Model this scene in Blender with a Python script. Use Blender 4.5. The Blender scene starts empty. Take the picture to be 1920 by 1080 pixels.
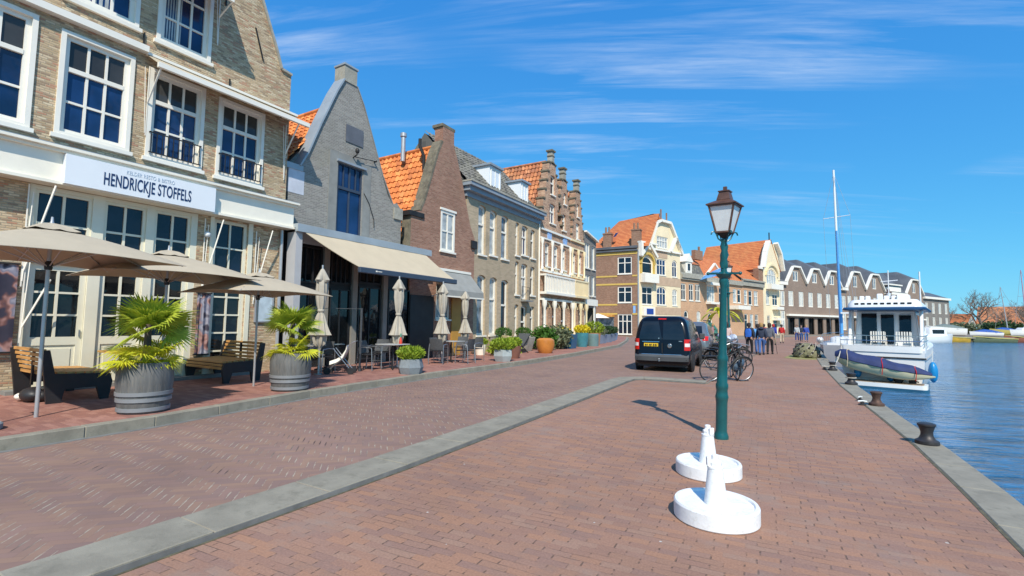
import bpy, bmesh, math, random
from mathutils import Vector, Matrix
from mathutils.geometry import tessellate_polygon
R = math.radians
PI = math.pi
rnd = random.Random(7)
scene = bpy.context.scene
COL = scene.collection
EYE = 1.6

# ------------------------------------------------------------------ mesh builder
def frame(ox, oy, ang=90.0, oz=0.0):
    """facade frame: x = along the wall, y = outwards from the wall, z = up"""
    a = R(ang)
    return Matrix(((math.cos(a), math.sin(a), 0, ox), (math.sin(a), -math.cos(a), 0, oy), (0, 0, 1, oz), (0, 0, 0, 1)))
IDM = Matrix.Identity(4)

class MB:
    def __init__(self, fr=None):
        self.v = []; self.f = []; self.fr = fr or IDM
    def add(self, vs, fs, m=None):
        n = len(self.v); M = self.fr @ m if m is not None else self.fr
        self.v += [M @ Vector(p) for p in vs]
        self.f += [tuple(i + n for i in f) for f in fs]
        return self
    def box(self, x0, x1, y0, y1, z0, z1, m=None):
        vs = [(x, y, z) for z in (z0, z1) for y in (y0, y1) for x in (x0, x1)]
        return self.add(vs, [(0, 1, 3, 2), (4, 6, 7, 5), (0, 4, 5, 1), (2, 3, 7, 6), (0, 2, 6, 4), (1, 5, 7, 3)], m)
    def poly(self, pts, m=None):
        return self.add(pts, [tuple(range(len(pts)))], m)
    def prism(self, prof, y0, y1, m=None):          # outline in (x, z), pushed along y
        n = len(prof)
        tri = tessellate_polygon([[Vector((p[0], p[1], 0)) for p in prof]])
        vs = [(p[0], y0, p[1]) for p in prof] + [(p[0], y1, p[1]) for p in prof]
        fs = [tuple(t) for t in tri] + [tuple(i + n for i in t) for t in tri]
        fs += [(i, (i + 1) % n, n + (i + 1) % n, n + i) for i in range(n)]
        return self.add(vs, fs, m)
    def slab(self, pts, z0, z1, m=None):             # outline in (x, y), pushed along z
        n = len(pts)
        tri = tessellate_polygon([[Vector((p[0], p[1], 0)) for p in pts]])
        vs = [(p[0], p[1], z0) for p in pts] + [(p[0], p[1], z1) for p in pts]
        fs = [tuple(t) for t in tri] + [tuple(i + n for i in t) for t in tri]
        fs += [(i, (i + 1) % n, n + (i + 1) % n, n + i) for i in range(n)]
        return self.add(vs, fs, m)
    def tube(self, path, r, seg=6, cap=True, closed=False):
        P = [Vector(p) for p in path]; n = len(P)
        rs = r if isinstance(r, (list, tuple)) else [r] * n
        vs = []; fs = []; up = Vector((0, 0, 1)); prev = None
        for i, p in enumerate(P):
            a = P[(i - 1) % n] if (closed or i > 0) else p
            b = P[(i + 1) % n] if (closed or i < n - 1) else p
            t = (b - a).normalized()
            if prev is None:
                s = t.cross(up)
                if s.length < 1e-3: s = t.cross(Vector((1, 0, 0)))
            else:
                s = prev - t * prev.dot(t)
                if s.length < 1e-4: s = t.cross(up)
            s.normalize(); prev = s; w = t.cross(s)
            for k in range(seg):
                q = 2 * PI * k / seg
                vs.append(p + (s * math.cos(q) + w * math.sin(q)) * rs[i])
        m = n if closed else n - 1
        for i in range(m):
            for k in range(seg):
                a = i * seg + k; b = i * seg + (k + 1) % seg; j = ((i + 1) % n) * seg
                fs.append((a, b, j + (k + 1) % seg, j + k))
        if cap and not closed:
            fs.append(tuple(range(seg - 1, -1, -1))); fs.append(tuple(range((n - 1) * seg, n * seg)))
        return self.add(vs, fs)
    def bar(self, a, b, w, h=None):
        a = Vector(a); b = Vector(b); d = b - a; L = d.length
        q = d.to_track_quat('X', 'Z').to_matrix().to_4x4()
        h = h or w
        return self.box(0, L, -w / 2, w / 2, -h / 2, h / 2, Matrix.Translation(a) @ q)
    def lathe(self, prof, seg=24, m=None, mod=None):
        vs = []; fs = []; n = len(prof)
        for i, (r, z) in enumerate(prof):
            for k in range(seg):
                q = 2 * PI * k / seg; rr = r * (mod(q, z) if mod else 1)
                vs.append((rr * math.cos(q), rr * math.sin(q), z))
        for i in range(n - 1):
            for k in range(seg):
                fs.append((i * seg + k, i * seg + (k + 1) % seg, (i + 1) * seg + (k + 1) % seg, (i + 1) * seg + k))
        fs.append(tuple(range(seg - 1, -1, -1))); fs.append(tuple(range((n - 1) * seg, n * seg)))
        return self.add(vs, fs, m)
    def ball(self, c, r, seg=12, rings=8):
        rx, ry, rz = r if isinstance(r, tuple) else (r, r, r)
        prof = [(max(.001, math.sin(PI * i / rings)), -math.cos(PI * i / rings)) for i in range(rings + 1)]
        return self.lathe(prof, seg, Matrix.Translation(c) @ Matrix.Diagonal((rx, ry, rz, 1)))
    def loft(self, rings, cap=True):
        n = len(rings[0]); vs = [p for r_ in rings for p in r_]; fs = []
        for i in range(len(rings) - 1):
            for k in range(n):
                fs.append((i * n + k, i * n + (k + 1) % n, (i + 1) * n + (k + 1) % n, (i + 1) * n + k))
        if cap:
            fs.append(tuple(range(n - 1, -1, -1))); fs.append(tuple(range((len(rings) - 1) * n, len(rings) * n)))
        return self.add(vs, fs)
    def build(self, name, mat, parent=None, smooth=False, bevel=0.0, recalc=True, sharp=40):
        me = bpy.data.meshes.new(name)
        off = Vector(WL.get(parent.name, (0, 0, 0))) if parent else Vector((0, 0, 0))
        me.from_pydata([tuple(p - off) for p in self.v], [], self.f)
        if recalc or bevel:
            bm = bmesh.new(); bm.from_mesh(me)
            if smooth: bmesh.ops.remove_doubles(bm, verts=bm.verts, dist=1e-5)
            bmesh.ops.recalc_face_normals(bm, faces=bm.faces)
            if bevel:
                ed = [e for e in bm.edges if len(e.link_faces) == 2 and e.calc_face_angle(0) > .5]
                bmesh.ops.bevel(bm, geom=ed, offset=bevel, segments=1, affect='EDGES')
            bm.to_mesh(me); bm.free()
        me.materials.append(mat)
        if smooth:
            me.polygons.foreach_set('use_smooth', [True] * len(me.polygons))
            try: me.set_sharp_from_angle(angle=R(sharp))
            except Exception: pass
        o = bpy.data.objects.new(name, me); COL.objects.link(o)
        if parent:
            o.parent = parent; WL[o.name] = tuple(off)
        return o

def build_pieces(mb, name, mat, parent, **k):
    """separate pieces of one builder become separate meshes"""
    n = len(mb.v); up_ = list(range(n))
    def fd(i):
        while up_[i] != i: up_[i] = up_[up_[i]]; i = up_[i]
        return i
    for f in mb.f:
        for i in f[1:]: up_[fd(i)] = fd(f[0])
    cl_ = {}
    for i in range(n): cl_.setdefault(fd(i), []).append(i)
    B = []
    for ids in cl_.values():
        lo = [min(mb.v[i][c] for i in ids) for c in range(3)]; hi = [max(mb.v[i][c] for i in ids) for c in range(3)]
        B.append([set(ids), lo, hi])
    ch = True
    while ch:
        ch = False
        for i in range(len(B)):
            for j in range(i + 1, len(B)):
                if all(B[i][1][c] < B[j][2][c] + .012 and B[j][1][c] < B[i][2][c] + .012 for c in range(3)):
                    B[i] = [B[i][0] | B[j][0], [min(B[i][1][c], B[j][1][c]) for c in range(3)], [max(B[i][2][c], B[j][2][c]) for c in range(3)]]
                    B.pop(j); ch = True; break
            if ch: break
    for ids, _, _ in B:
        m2 = MB(); mp = {}
        for i in sorted(ids): mp[i] = len(m2.v); m2.v.append(mb.v[i])
        m2.f = [tuple(mp[i] for i in f) for f in mb.f if f[0] in ids]
        m2.build(name, mat, parent, **k)
MB.pieces = build_pieces
WL = {}
def tag(o, label=None, cat=None, group=None, kind=None):
    if label: o['label'] = label
    if cat: o['category'] = cat
    if group: o['group'] = group
    if kind: o['kind'] = kind
    return o
def thing(name, label, cat, loc=(0, 0, 0), group=None):
    o = bpy.data.objects.new(name, None); COL.objects.link(o); o.location = loc
    o.empty_display_size = .2
    WL[o.name] = tuple(loc)
    return tag(o, label, cat, group)
def copy_tree(o, parent=None):
    c = o.copy(); COL.objects.link(c)
    if parent: c.parent = parent
    for ch in list(o.children): copy_tree(ch, c)
    return c
def place(proto, state, x, y, rz, label, group=None, z=0.0, sc=1.0):
    """first call moves the prototype itself, later ones copy the whole tree"""
    o = proto if not state.get(proto.name) else copy_tree(proto)
    state[proto.name] = True
    o.location = (x, y, z); o.rotation_euler = (0, 0, rz); o.scale = (sc, sc, sc)
    o['label'] = label
    if group: o['group'] = group
    return o
USED = {}
def struct(mb, name, mat, **k):
    o = mb.build(name, mat, None, **k); o['kind'] = 'structure'; return o

# ------------------------------------------------------------------ materials
class NT:
    def __init__(self, name):
        self.m = bpy.data.materials.new(name); self.m.use_nodes = True
        self.t = self.m.node_tree; self.n = self.t.nodes; self.l = self.t.links
        self.b = self.n['Principled BSDF']
    def new(self, t, **k):
        o = self.n.new(t)
        for a, b in k.items(): setattr(o, a, b)
        return o
    def link(self, a, b): self.l.new(a, b)
    def set(self, sock, v):
        if hasattr(v, 'is_linked') or isinstance(v, bpy.types.NodeSocket): self.link(v, sock)
        else: sock.default_value = v
    def math(self, op, a, b=0.0, c=None):
        o = self.new('ShaderNodeMath', operation=op)
        self.set(o.inputs[0], a); self.set(o.inputs[1], b)
        if c is not None: self.set(o.inputs[2], c)
        return o.outputs[0]
    def vmath(self, op, a, b):
        o = self.new('ShaderNodeVectorMath', operation=op)
        self.set(o.inputs[0], a); self.set(o.inputs[1], b)
        return o
    def mix(self, f, a, b, mode='MIX'):
        o = self.new('ShaderNodeMix', data_type='RGBA', blend_type=mode)
        self.set(o.inputs[0], f); self.set(o.inputs[6], a); self.set(o.inputs[7], b)
        return o.outputs[2]
    def noise(self, vec, scale, detail=4, rough=.5, out='Fac'):
        o = self.new('ShaderNodeTexNoise'); self.link(vec, o.inputs['Vector'])
        o.inputs['Scale'].default_value = scale; o.inputs['Detail'].default_value = detail; o.inputs['Roughness'].default_value = rough
        return o.outputs[0] if out == 'Fac' else o.outputs[1]
    def ramp(self, f, stops, interp='LINEAR'):
        o = self.new('ShaderNodeValToRGB'); self.link(f, o.inputs[0]); r = o.color_ramp; r.interpolation = interp
        while len(r.elements) < len(stops): r.elements.new(.5)
        for e, (p, c) in zip(r.elements, stops): e.position = p; e.color = c if len(c) == 4 else (*c, 1)
        return o.outputs[0]
    def mapr(self, v, a, b, c, d):
        o = self.new('ShaderNodeMapRange'); self.set(o.inputs[0], v)
        for i, x in enumerate((a, b, c, d)): o.inputs[i + 1].default_value = x
        return o.outputs[0]
    def bump(self, h, dist=.01, strength=1.0):
        o = self.new('ShaderNodeBump'); self.link(h, o.inputs['Height'])
        o.inputs['Distance'].default_value = dist; o.inputs['Strength'].default_value = strength
        self.link(o.outputs[0], self.b.inputs['Normal'])
    def pos(self): return self.new('ShaderNodeNewGeometry').outputs['Position']

def rgb(*c): return (*c, 1)
def paint(name, c, rough=.55, metal=0.0, var=.12, scale=3.0, bump=0.0, bscale=40, spec=.5, dirt=None, obj=True, stretch=None):
    t = NT(name); b = t.b
    co = t.new('ShaderNodeTexCoord').outputs['Object'] if obj else t.pos()
    if stretch: co = t.vmath('MULTIPLY', co, stretch).outputs[0]
    n = t.noise(co, scale, 5, .6)
    lo = tuple(x * (1 - var) for x in c); hi = tuple(min(1, x * (1 + var)) for x in c)
    colr = t.ramp(n, [(.3, lo), (.7, hi)])
    if dirt:
        n2 = t.noise(co, scale * 2.7, 6, .7)
        colr = t.mix(t.mapr(n2, .52, .72, 0, dirt[1]), colr, rgb(*dirt[0]))
    t.link(colr, b.inputs['Base Color'])
    b.inputs['Roughness'].default_value = rough; b.inputs['Metallic'].default_value = metal
    b.inputs['Specular IOR Level'].default_value = spec
    if bump: t.bump(t.noise(co, bscale, 4, .6), bump)
    return t.m

def brick(name, w, h, cols, mortar, mw=.012, floor=False, bump=.004, big=.25, bigscale=.5, shift=.5, rot=0.0, rough=.85, patch=None, jitter=.0, mortar_fade=None, speck=False):
    """running-bond units in real metres; unit colour picked per brick"""
    t = NT(name); P = t.pos()
    if floor:
        if rot:
            v = t.new('ShaderNodeVectorRotate', rotation_type='Z_AXIS'); t.link(P, v.inputs[0]); v.inputs['Angle'].default_value = rot; P2 = v.outputs[0]
        else: P2 = P
        s = t.new('ShaderNodeSeparateXYZ'); t.link(P2, s.inputs[0]); u, v_ = s.outputs[0], s.outputs[1]
    else:
        g = t.new('ShaderNodeNewGeometry')
        cr = t.vmath('CROSS_PRODUCT', g.outputs['True Normal'], (0, 0, 1))
        crn = t.vmath('NORMALIZE', cr.outputs[0], (0, 0, 0))
        u = t.vmath('DOT_PRODUCT', crn.outputs[0], P).outputs['Value']
        s = t.new('ShaderNodeSeparateXYZ'); t.link(P, s.inputs[0]); v_ = s.outputs[2]
    if jitter:
        nj = t.noise(P, 1.1, 3, .6); v_ = t.math('ADD', v_, t.math('MULTIPLY', t.math('SUBTRACT', nj, .5), jitter))
        nj2 = t.noise(P, 9, 2, .5); v_ = t.math('ADD', v_, t.math('MULTIPLY', t.math('SUBTRACT', nj2, .5), jitter * .25))
    vv = t.math('DIVIDE', v_, h); j = t.math('FLOOR', vv)
    odd = t.math('MODULO', t.math('ABSOLUTE', j), 2.0)
    wj = t.new('ShaderNodeTexWhiteNoise', noise_dimensions='1D'); t.link(j, wj.inputs['W'])
    uu = t.math('ADD', t.math('DIVIDE', u, w), t.math('ADD', t.math('MULTIPLY', odd, shift), t.math('MULTIPLY', wj.outputs[0], .18 if jitter else 0.0)))
    i = t.math('FLOOR', uu)
    c = t.new('ShaderNodeCombineXYZ'); t.link(i, c.inputs[0]); t.link(j, c.inputs[1])
    wn = t.new('ShaderNodeTexWhiteNoise', noise_dimensions='3D'); t.link(c.outputs[0], wn.inputs[0])
    n = len(cols); colr = t.ramp(wn.outputs[0], [(k / n, cc) for k, cc in enumerate(cols)], 'CONSTANT')
    # fine grain inside each brick
    gr = t.noise(P, 60, 3, .6); colr = t.mix(.35, colr, t.mix(1.0, colr, t.ramp(gr, [(.3, (.6,) * 3), (.7, (1.35,) * 3)]), 'MULTIPLY'))
    fu = t.math('FRACT', uu); fv = t.math('FRACT', vv)
    du = t.math('MULTIPLY', t.math('MINIMUM', fu, t.math('SUBTRACT', 1.0, fu)), w)
    dv = t.math('MULTIPLY', t.math('MINIMUM', fv, t.math('SUBTRACT', 1.0, fv)), h)
    d = t.math('MINIMUM', du, dv)
    mask = t.mapr(d, mw * .3, mw * .7, 1, 0)
    if floor:
        mU = t.math('MULTIPLY', t.mapr(du, mw * .35, mw * .7, 1, 0), .75); mV = t.mapr(dv, mw * .2, mw * .55, 1, 0)
        nn = t.mapr(t.noise(P, 2.3, 4, .65), .46, .66, .03, .6)
        mask = t.math('MAXIMUM', t.math('MULTIPLY', mU, t.mapr(t.noise(P, 19, 2, .5), .44, .6, .05, 1)), t.math('MULTIPLY', mV, nn))
    mf = mask
    if mortar_fade: mf = t.math('MULTIPLY', mask, t.mapr(t.noise(P, mortar_fade, 3, .6), .4, .6, .15, 1.0))
    colr = t.mix(mf, colr, rgb(*mortar))
    if big:
        bn = t.noise(P, bigscale, 5, .65)
        colr = t.mix(1.0, colr, t.ramp(bn, [(.3, (1 - big,) * 3), (.7, (1 + big,) * 3)]), 'MULTIPLY')
    if patch:
        pn = t.noise(P, patch[2], 5, .7); colr = t.mix(t.mapr(pn, .55, .7, 0, patch[1]), colr, rgb(*patch[0]))
    if speck:
        vo = t.new('ShaderNodeTexVoronoi'); t.link(P, vo.inputs['Vector']); vo.inputs['Scale'].default_value = 5.5
        sz = t.new('ShaderNodeSeparateColor'); t.link(vo.outputs['Color'], sz.inputs[0])
        sp_ = t.math('LESS_THAN', vo.outputs['Distance'], t.mapr(sz.outputs[0], .55, 1, 0, .075))
        colr = t.mix(t.math('MULTIPLY', sp_, .75), colr, t.mix(t.math('GREATER_THAN', sz.outputs[1], .45), rgb(.12, .09, .075), rgb(.6, .56, .5)))
        st = t.noise(P, .9, 6, .75); colr = t.mix(t.mapr(st, .56, .7, 0, .55), colr, rgb(.2, .145, .12)); st2 = t.noise(P, .45, 5, .7); colr = t.mix(t.mapr(st2, .55, .7, 0, .35), colr, rgb(.42, .26, .19))
    t.link(colr, t.b.inputs['Base Color']); t.b.inputs['Roughness'].default_value = rough
    t.b.inputs['Specular IOR Level'].default_value = .3
    if bump: t.bump(t.math('ADD', t.math('MULTIPLY', mask, -1.0), t.math('MULTIPLY', gr, .35)), bump)
    return t.m

def herringbone(name, w, n, cols, jointA, jointB, rot=PI / 4):
    t = NT(name); P = t.pos()
    v = t.new('ShaderNodeVectorRotate', rotation_type='Z_AXIS'); t.link(P, v.inputs[0]); v.inputs['Angle'].default_value = rot
    s = t.new('ShaderNodeSeparateXYZ'); t.link(t.vmath('SCALE', v.outputs[0], (0, 0, 0)).outputs[0], s.inputs[0])
    sc = s.inputs[0].links[0].from_node; sc.inputs['Scale'].default_value = 1 / w
    x = t.math('ADD', s.outputs[0], 6000); y = t.math('ADD', s.outputs[1], 600)
    i = t.math('FLOOR', x); j = t.math('FLOOR', y); fx = t.math('FRACT', x); fy = t.math('FRACT', y)
    k = t.math('MODULO', t.math('ADD', t.math('SUBTRACT', i, j), 12 * n * 500), 2.0 * n)
    hz = t.math('LESS_THAN', k, n - .5)
    kv = t.math('SUBTRACT', 2 * n - 1, k)
    alH = t.math('ADD', k, fx); alV = t.math('ADD', kv, fy)
    al = t.math('ADD', t.math('MULTIPLY', hz, alH), t.math('MULTIPLY', t.math('SUBTRACT', 1.0, hz), alV))
    ac = t.math('ADD', t.math('MULTIPLY', hz, fy), t.math('MULTIPLY', t.math('SUBTRACT', 1.0, hz), fx))
    dal = t.math('MINIMUM', al, t.math('SUBTRACT', n, al)); dac = t.math('MINIMUM', ac, t.math('SUBTRACT', 1.0, ac))
    bi = t.math('SUBTRACT', i, t.math('MULTIPLY', hz, k)); bj = t.math('SUBTRACT', j, t.math('MULTIPLY', t.math('SUBTRACT', 1.0, hz), kv))
    c = t.new('ShaderNodeCombineXYZ'); t.link(bi, c.inputs[0]); t.link(bj, c.inputs[1]); t.link(hz, c.inputs[2])
    wn = t.new('ShaderNodeTexWhiteNoise', noise_dimensions='3D'); t.link(c.outputs[0], wn.inputs[0])
    m = len(cols); colr = t.ramp(wn.outputs[0], [(q / m, cc) for q, cc in enumerate(cols)], 'CONSTANT')
    sel = t.noise(P, .8, 4, .6)
    jc = t.mix(t.mapr(sel, .52, .62, 0, 1), rgb(*jointA), rgb(*jointB))
    mA = t.math('MULTIPLY', t.mapr(dac, .06, .13, 1, 0), t.math('MULTIPLY', t.math('MULTIPLY', hz, t.math('GREATER_THAN', dal, .35)), t.mapr(t.noise(P, 6, 3, .6), .4, .55, .0, .95)))
    mB = t.math('MULTIPLY', t.mapr(t.math('MINIMUM', dal, dac), .03, .08, 1, 0), .12)
    colr = t.mix(mB, colr, rgb(.09, .06, .055)); colr = t.mix(mA, colr, jc)
    bn = t.noise(P, .45, 5, .65)
    colr = t.mix(1.0, colr, t.ramp(bn, [(.3, (.84, .83, .84)), (.7, (1.14, 1.12, 1.1))]), 'MULTIPLY')
    t.link(colr, t.b.inputs['Base Color']); t.b.inputs['Roughness'].default_value = .8; t.b.inputs['Specular IOR Level'].default_value = .35
    t.bump(t.math('MULTIPLY', t.math('MAXIMUM', mB, mA), -1.0), .004)
    return t.m

def glass(name, c=(.012, .022, .045), rough=.04, ior=1.75, var=.4, scale=1.4):
    t = NT(name); b = t.b; P = t.pos()
    n = t.noise(P, scale, 3, .5)
    t.link(t.ramp(n, [(.35, tuple(x * (1 - var) for x in c)), (.65, tuple(x * (1 + var) for x in c))]), b.inputs['Base Color'])
    b.inputs['Roughness'].default_value = rough; b.inputs['IOR'].default_value = ior
    t.bump(t.noise(P, 2.2, 2, .5), .006)
    return t.m

def leafmat(name, a, b_, scale=6, trans=.25):
    t = NT(name)
    oi = t.new('ShaderNodeTexCoord').outputs['Object']
    n = t.noise(oi, scale, 4, .7)
    t.link(t.ramp(n, [(.3, a), (.7, b_)]), t.b.inputs['Base Color'])
    t.b.inputs['Roughness'].default_value = .55; t.b.inputs['Specular IOR Level'].default_value = .3
    tr = t.new('ShaderNodeBsdfTranslucent'); t.link(t.ramp(n, [(.3, tuple(x * 1.3 for x in a)), (.7, tuple(x * 1.3 for x in b_))]), tr.inputs[0])
    mx = t.new('ShaderNodeMixShader'); mx.inputs[0].default_value = trans
    t.link(t.b.outputs[0], mx.inputs[1]); t.link(tr.outputs[0], mx.inputs[2]); t.link(mx.outputs[0], t.n['Material Output'].inputs[0])
    return t.m

def tilemat(name, cols, w=.24, h=.3, dirt=(.12, .09, .06), dirtamt=.5):
    t = NT(name); P = t.pos(); g = t.new('ShaderNodeNewGeometry')
    s = t.new('ShaderNodeSeparateXYZ'); t.link(P, s.inputs[0])
    c = t.new('ShaderNodeCombineXYZ')
    cr = t.math('FLOOR', t.math('DIVIDE', t.math('ADD', s.outputs[0], s.outputs[1]), w)); t.link(cr, c.inputs[0])
    t.link(t.math('FLOOR', t.math('DIVIDE', s.outputs[2], h)), c.inputs[1])
    wn = t.new('ShaderNodeTexWhiteNoise', noise_dimensions='3D'); t.link(c.outputs[0], wn.inputs[0])
    n = len(cols); colr = t.ramp(wn.outputs[0], [(k / n, cc) for k, cc in enumerate(cols)], 'CONSTANT')
    dn = t.noise(P, 1.2, 6, .7); colr = t.mix(t.mapr(dn, .5, .75, 0, dirtamt), colr, rgb(*dirt))
    t.link(colr, t.b.inputs['Base Color']); t.b.inputs['Roughness'].default_value = .75; t.b.inputs['Specular IOR Level'].default_value = .3
    return t.m

M = {}
M['quay'] = brick('quay_pavers', .21, .075, [(0.319, 0.179, 0.12), (0.346, 0.187, 0.12), (0.302, 0.17, 0.12), (0.328, 0.195, 0.137), (0.284, 0.166, 0.124), (0.355, 0.191, 0.12), (0.31, 0.179, 0.128), (0.328, 0.183, 0.124)], (0.098, 0.066, 0.048), .011, floor=True, rot=R(-4), big=.12, bigscale=.35, patch=((.29, .215, .175), .65, 1.3), jitter=.05, shift=.42, speck=True)
M['walk'] = brick('pavement_brick', .21, .09, [(0.306, 0.143, 0.111), (0.34, 0.168, 0.128), (0.281, 0.134, 0.106), (0.365, 0.185, 0.145)], (0.17, 0.101, 0.085), .01, floor=True, big=.15, bigscale=.6, mortar_fade=6)
M['road'] = herringbone('road_clinkers', .075, 3, [(.26, .165, .125), (.275, .172, .13), (.245, .157, .125), (.285, .18, .13), (.265, .168, .135), (.24, .157, .13)], (.4, .335, .26), (.08, .055, .05))
M['kerb'] = paint('kerb_stone', (.265, .24, .185), .85, var=.18, scale=3, bump=.003, bscale=60, dirt=((.17, .155, .115), .75), obj=False)
M['kerbdark'] = paint('kerb_face', (.17, .17, .16), .9, var=.25, scale=5, obj=False)
M['bandjoint'] = paint('joint_sand', (.12, .115, .1), .9, obj=False)
M['moss'] = paint('moss_joint', (.1, .09, .055), .95, var=.5, scale=9, obj=False)
M['ground'] = paint('land_ground', (.22, .19, .15), .9, var=.2, scale=.1, obj=False)
M['b1'] = brick('yellow_handmade_brick', .145, .044, [(.6, .45, .27), (.5, .36, .21), (.66, .51, .33), (.43, .29, .17), (.58, .42, .25), (.7, .57, .38), (.5, .26, .16), (.55, .41, .26), (.36, .25, .16), (.63, .47, .3)], (.47, .38, .26), .011, bump=.01, big=.14, bigscale=.8, jitter=.03)
M['grey'] = brick('grey_brick', .18, .05, [(0.26, 0.246, 0.219), (0.288, 0.27, 0.242), (0.233, 0.219, 0.195), (0.316, 0.298, 0.265), (0.242, 0.223, 0.205)], (0.372, 0.353, 0.307), .012, bump=.006, big=.12, patch=((.3, .28, .2), .3, .8))
M['brown'] = brick('red_brown_brick', .19, .052, [(.32, .15, .095), (.37, .18, .12), (.28, .13, .085), (.4, .21, .14), (.34, .165, .11)], (.33, .26, .2), .011, bump=.005, big=.12, patch=((.2, .15, .09), .3, .6))
M['brown2'] = brick('brown_brick', .22, .07, [(.29, .16, .1), (.32, .18, .115), (.26, .145, .09), (.34, .2, .13)], (.2, .15, .12), .01, bump=0, big=.1)
M['pinkbr'] = brick('orange_brick', .22, .07, [(.6, .35, .2), (.64, .38, .22), (.55, .32, .19), (.62, .37, .21)], (.36, .28, .2), .01, bump=0, big=.1)
M['redstep'] = brick('weathered_red_brick', .21, .065, [(.44, .24, .15), (.5, .29, .18), (.38, .2, .13), (.55, .34, .22)], (.5, .4, .28), .012, bump=.004, big=.2, bigscale=1)
M['tan'] = brick('tan_brick', .22, .065, [(0.46, 0.36, 0.235), (0.5, 0.39, 0.263), (0.42, 0.33, 0.218), (0.48, 0.37, 0.246)], (0.42, 0.34, 0.246), .01, bump=.003, big=.12, patch=((.2, .17, .12), .4, .7))
M['dgrey'] = brick('dark_grey_brick', .22, .065, [(.22, .2, .18), (.25, .23, .2), (.19, .175, .16)], (.22, .2, .18), .01, bump=0, big=.12)
M['cream'] = paint('cream_paint', (.87, .82, .69), .5, var=.05, scale=2, obj=False)
M['cream2'] = paint('cream_plaster', (.82, .68, .42), .7, var=.08, scale=1, obj=False)
M['doorcream'] = paint('door_paint', (.78, .74, .58), .45, var=.05, scale=2, obj=False)
M['white'] = paint('white_paint', (.86, .81, .7), .45, var=.04, scale=2, obj=False)
M['signwhite'] = paint('sign_white', (.78, .81, .83), .5, var=.03, scale=1, obj=False)
M['navyink'] = paint('sign_lettering', (.012, .035, .11), .5, var=.1, obj=False)
M['paleink'] = paint('faint_lettering', (.5, .57, .65), .6, var=.1, obj=False)
M['black'] = paint('black_paint', (.018, .018, .02), .5, var=.3)
M['iron'] = paint('black_iron', (.03, .028, .026), .6, metal=.3, var=.3)
M['glass'] = glass('window_glass', (.008, .013, .026), ior=1.5)
M['glassblue'] = glass('sky_window_glass', (.008, .028, .09), ior=1.55)
M['glassdark'] = glass('shaded_glass', (.01, .012, .014), ior=1.5)
M['curtain'] = glass('curtained_glass', (.42, .44, .43), .15, 1.5, .25, 3)
M['greycurt'] = glass('half_curtained_glass', (.16, .19, .22), .1, 1.6, .6, 2.5)
M['tile'] = tilemat('orange_pantiles', [(.66, .22, .06), (.72, .26, .075), (.58, .18, .05), (.76, .3, .09), (.62, .2, .055), (.5, .16, .05)], dirtamt=.4)
M['tile2'] = tilemat('weathered_pantiles', [(.5, .19, .08), (.55, .22, .09), (.42, .15, .065), (.6, .26, .12), (.36, .14, .07)], dirt=(.14, .1, .06), dirtamt=.7)
M['tile3'] = tilemat('flat_orange_tiles', [(.58, .19, .07), (.62, .22, .08), (.54, .17, .065)], dirtamt=.25)
M['slate'] = tilemat('grey_roof_tiles', [(.13, .125, .11), (.17, .16, .14), (.1, .095, .085), (.19, .18, .15)], dirt=(.2, .18, .1), dirtamt=.6)
M['quaybrick'] = brick('grey_brown_brick', .22, .07, [(.27, .195, .15), (.3, .22, .17), (.25, .18, .14)], (.25, .2, .16), .01, bump=0, big=.1)
M['darkroof'] = paint('dark_roof_tiles', (.1, .108, .12), .6, var=.2, scale=.6, obj=False)
M['zinc'] = paint('zinc_sheet', (.36, .4, .42), .45, metal=.2, var=.12, scale=1.5, obj=False)
M['zincdark'] = paint('cornice_grey', (.27, .31, .35), .5, var=.1, obj=False)
M['sandstone'] = paint('sandstone', (.36, .34, .28), .85, var=.2, scale=3, bump=.004, bscale=30, dirt=((.18, .16, .11), .6), obj=False)
M['greystone'] = paint('grey_stone', (.25, .25, .23), .85, var=.15, scale=3, obj=False)
M['mosscap'] = paint('lichened_coping', (.16, .14, .1), .95, var=.4, scale=4, bump=.01, bscale=20, dirt=((.3, .27, .15), .6), obj=False)
M['plaque'] = paint('dark_plaque', (.12, .125, .14), .6, var=.15, obj=False)
M['canvas'] = paint('taupe_canvas', (.46, .39, .285), .85, var=.06, scale=3, bump=.002, bscale=150)
M['canvas2'] = paint('beige_canvas', (.42, .38, .31), .85, var=.16, scale=3, bump=.003, bscale=30)
M['awncloth'] = paint('awning_cloth', (.52, .43, .3), .85, var=.06, scale=1.5, obj=False)
M['awngrey'] = paint('grey_awning_cloth', (.27, .27, .25), .85, var=.1, obj=False)
M['awnblue'] = paint('blue_grey_profile', (.045, .06, .09), .4, var=.1, obj=False)
M['steel'] = paint('brushed_steel', (.42, .43, .44), .35, metal=.8, var=.1)
M['alu'] = paint('matt_aluminium', (.5, .5, .5), .4, metal=.5, var=.1)
M['wood'] = paint('oiled_slats', (.56, .29, .09), .55, var=.3, scale=3, stretch=(1, 9, 9))
M['barrel'] = paint('grey_barrel_staves', (.125, .125, .12), .7, var=.3, scale=2.5, stretch=(5, 5, .6), bump=.008, bscale=5, dirt=((.26, .22, .17), .5))
M['barrelhoop'] = paint('grey_hoops', (.24, .25, .26), .5, metal=.2, var=.15)
M['palm'] = leafmat('palm_green', (.22, .32, .03), (.56, .6, .07))
M['palmy'] = leafmat('palm_yellow', (.4, .46, .03), (.75, .68, .04))
M['shrub'] = leafmat('bright_shrub', (.14, .24, .02), (.42, .5, .05), 8)
M['box'] = leafmat('box_leaves', (.03, .09, .015), (.1, .22, .03), 8)
M['yellow'] = leafmat('yellow_flowers', (.6, .5, .02), (.85, .72, .04), 8)
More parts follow.
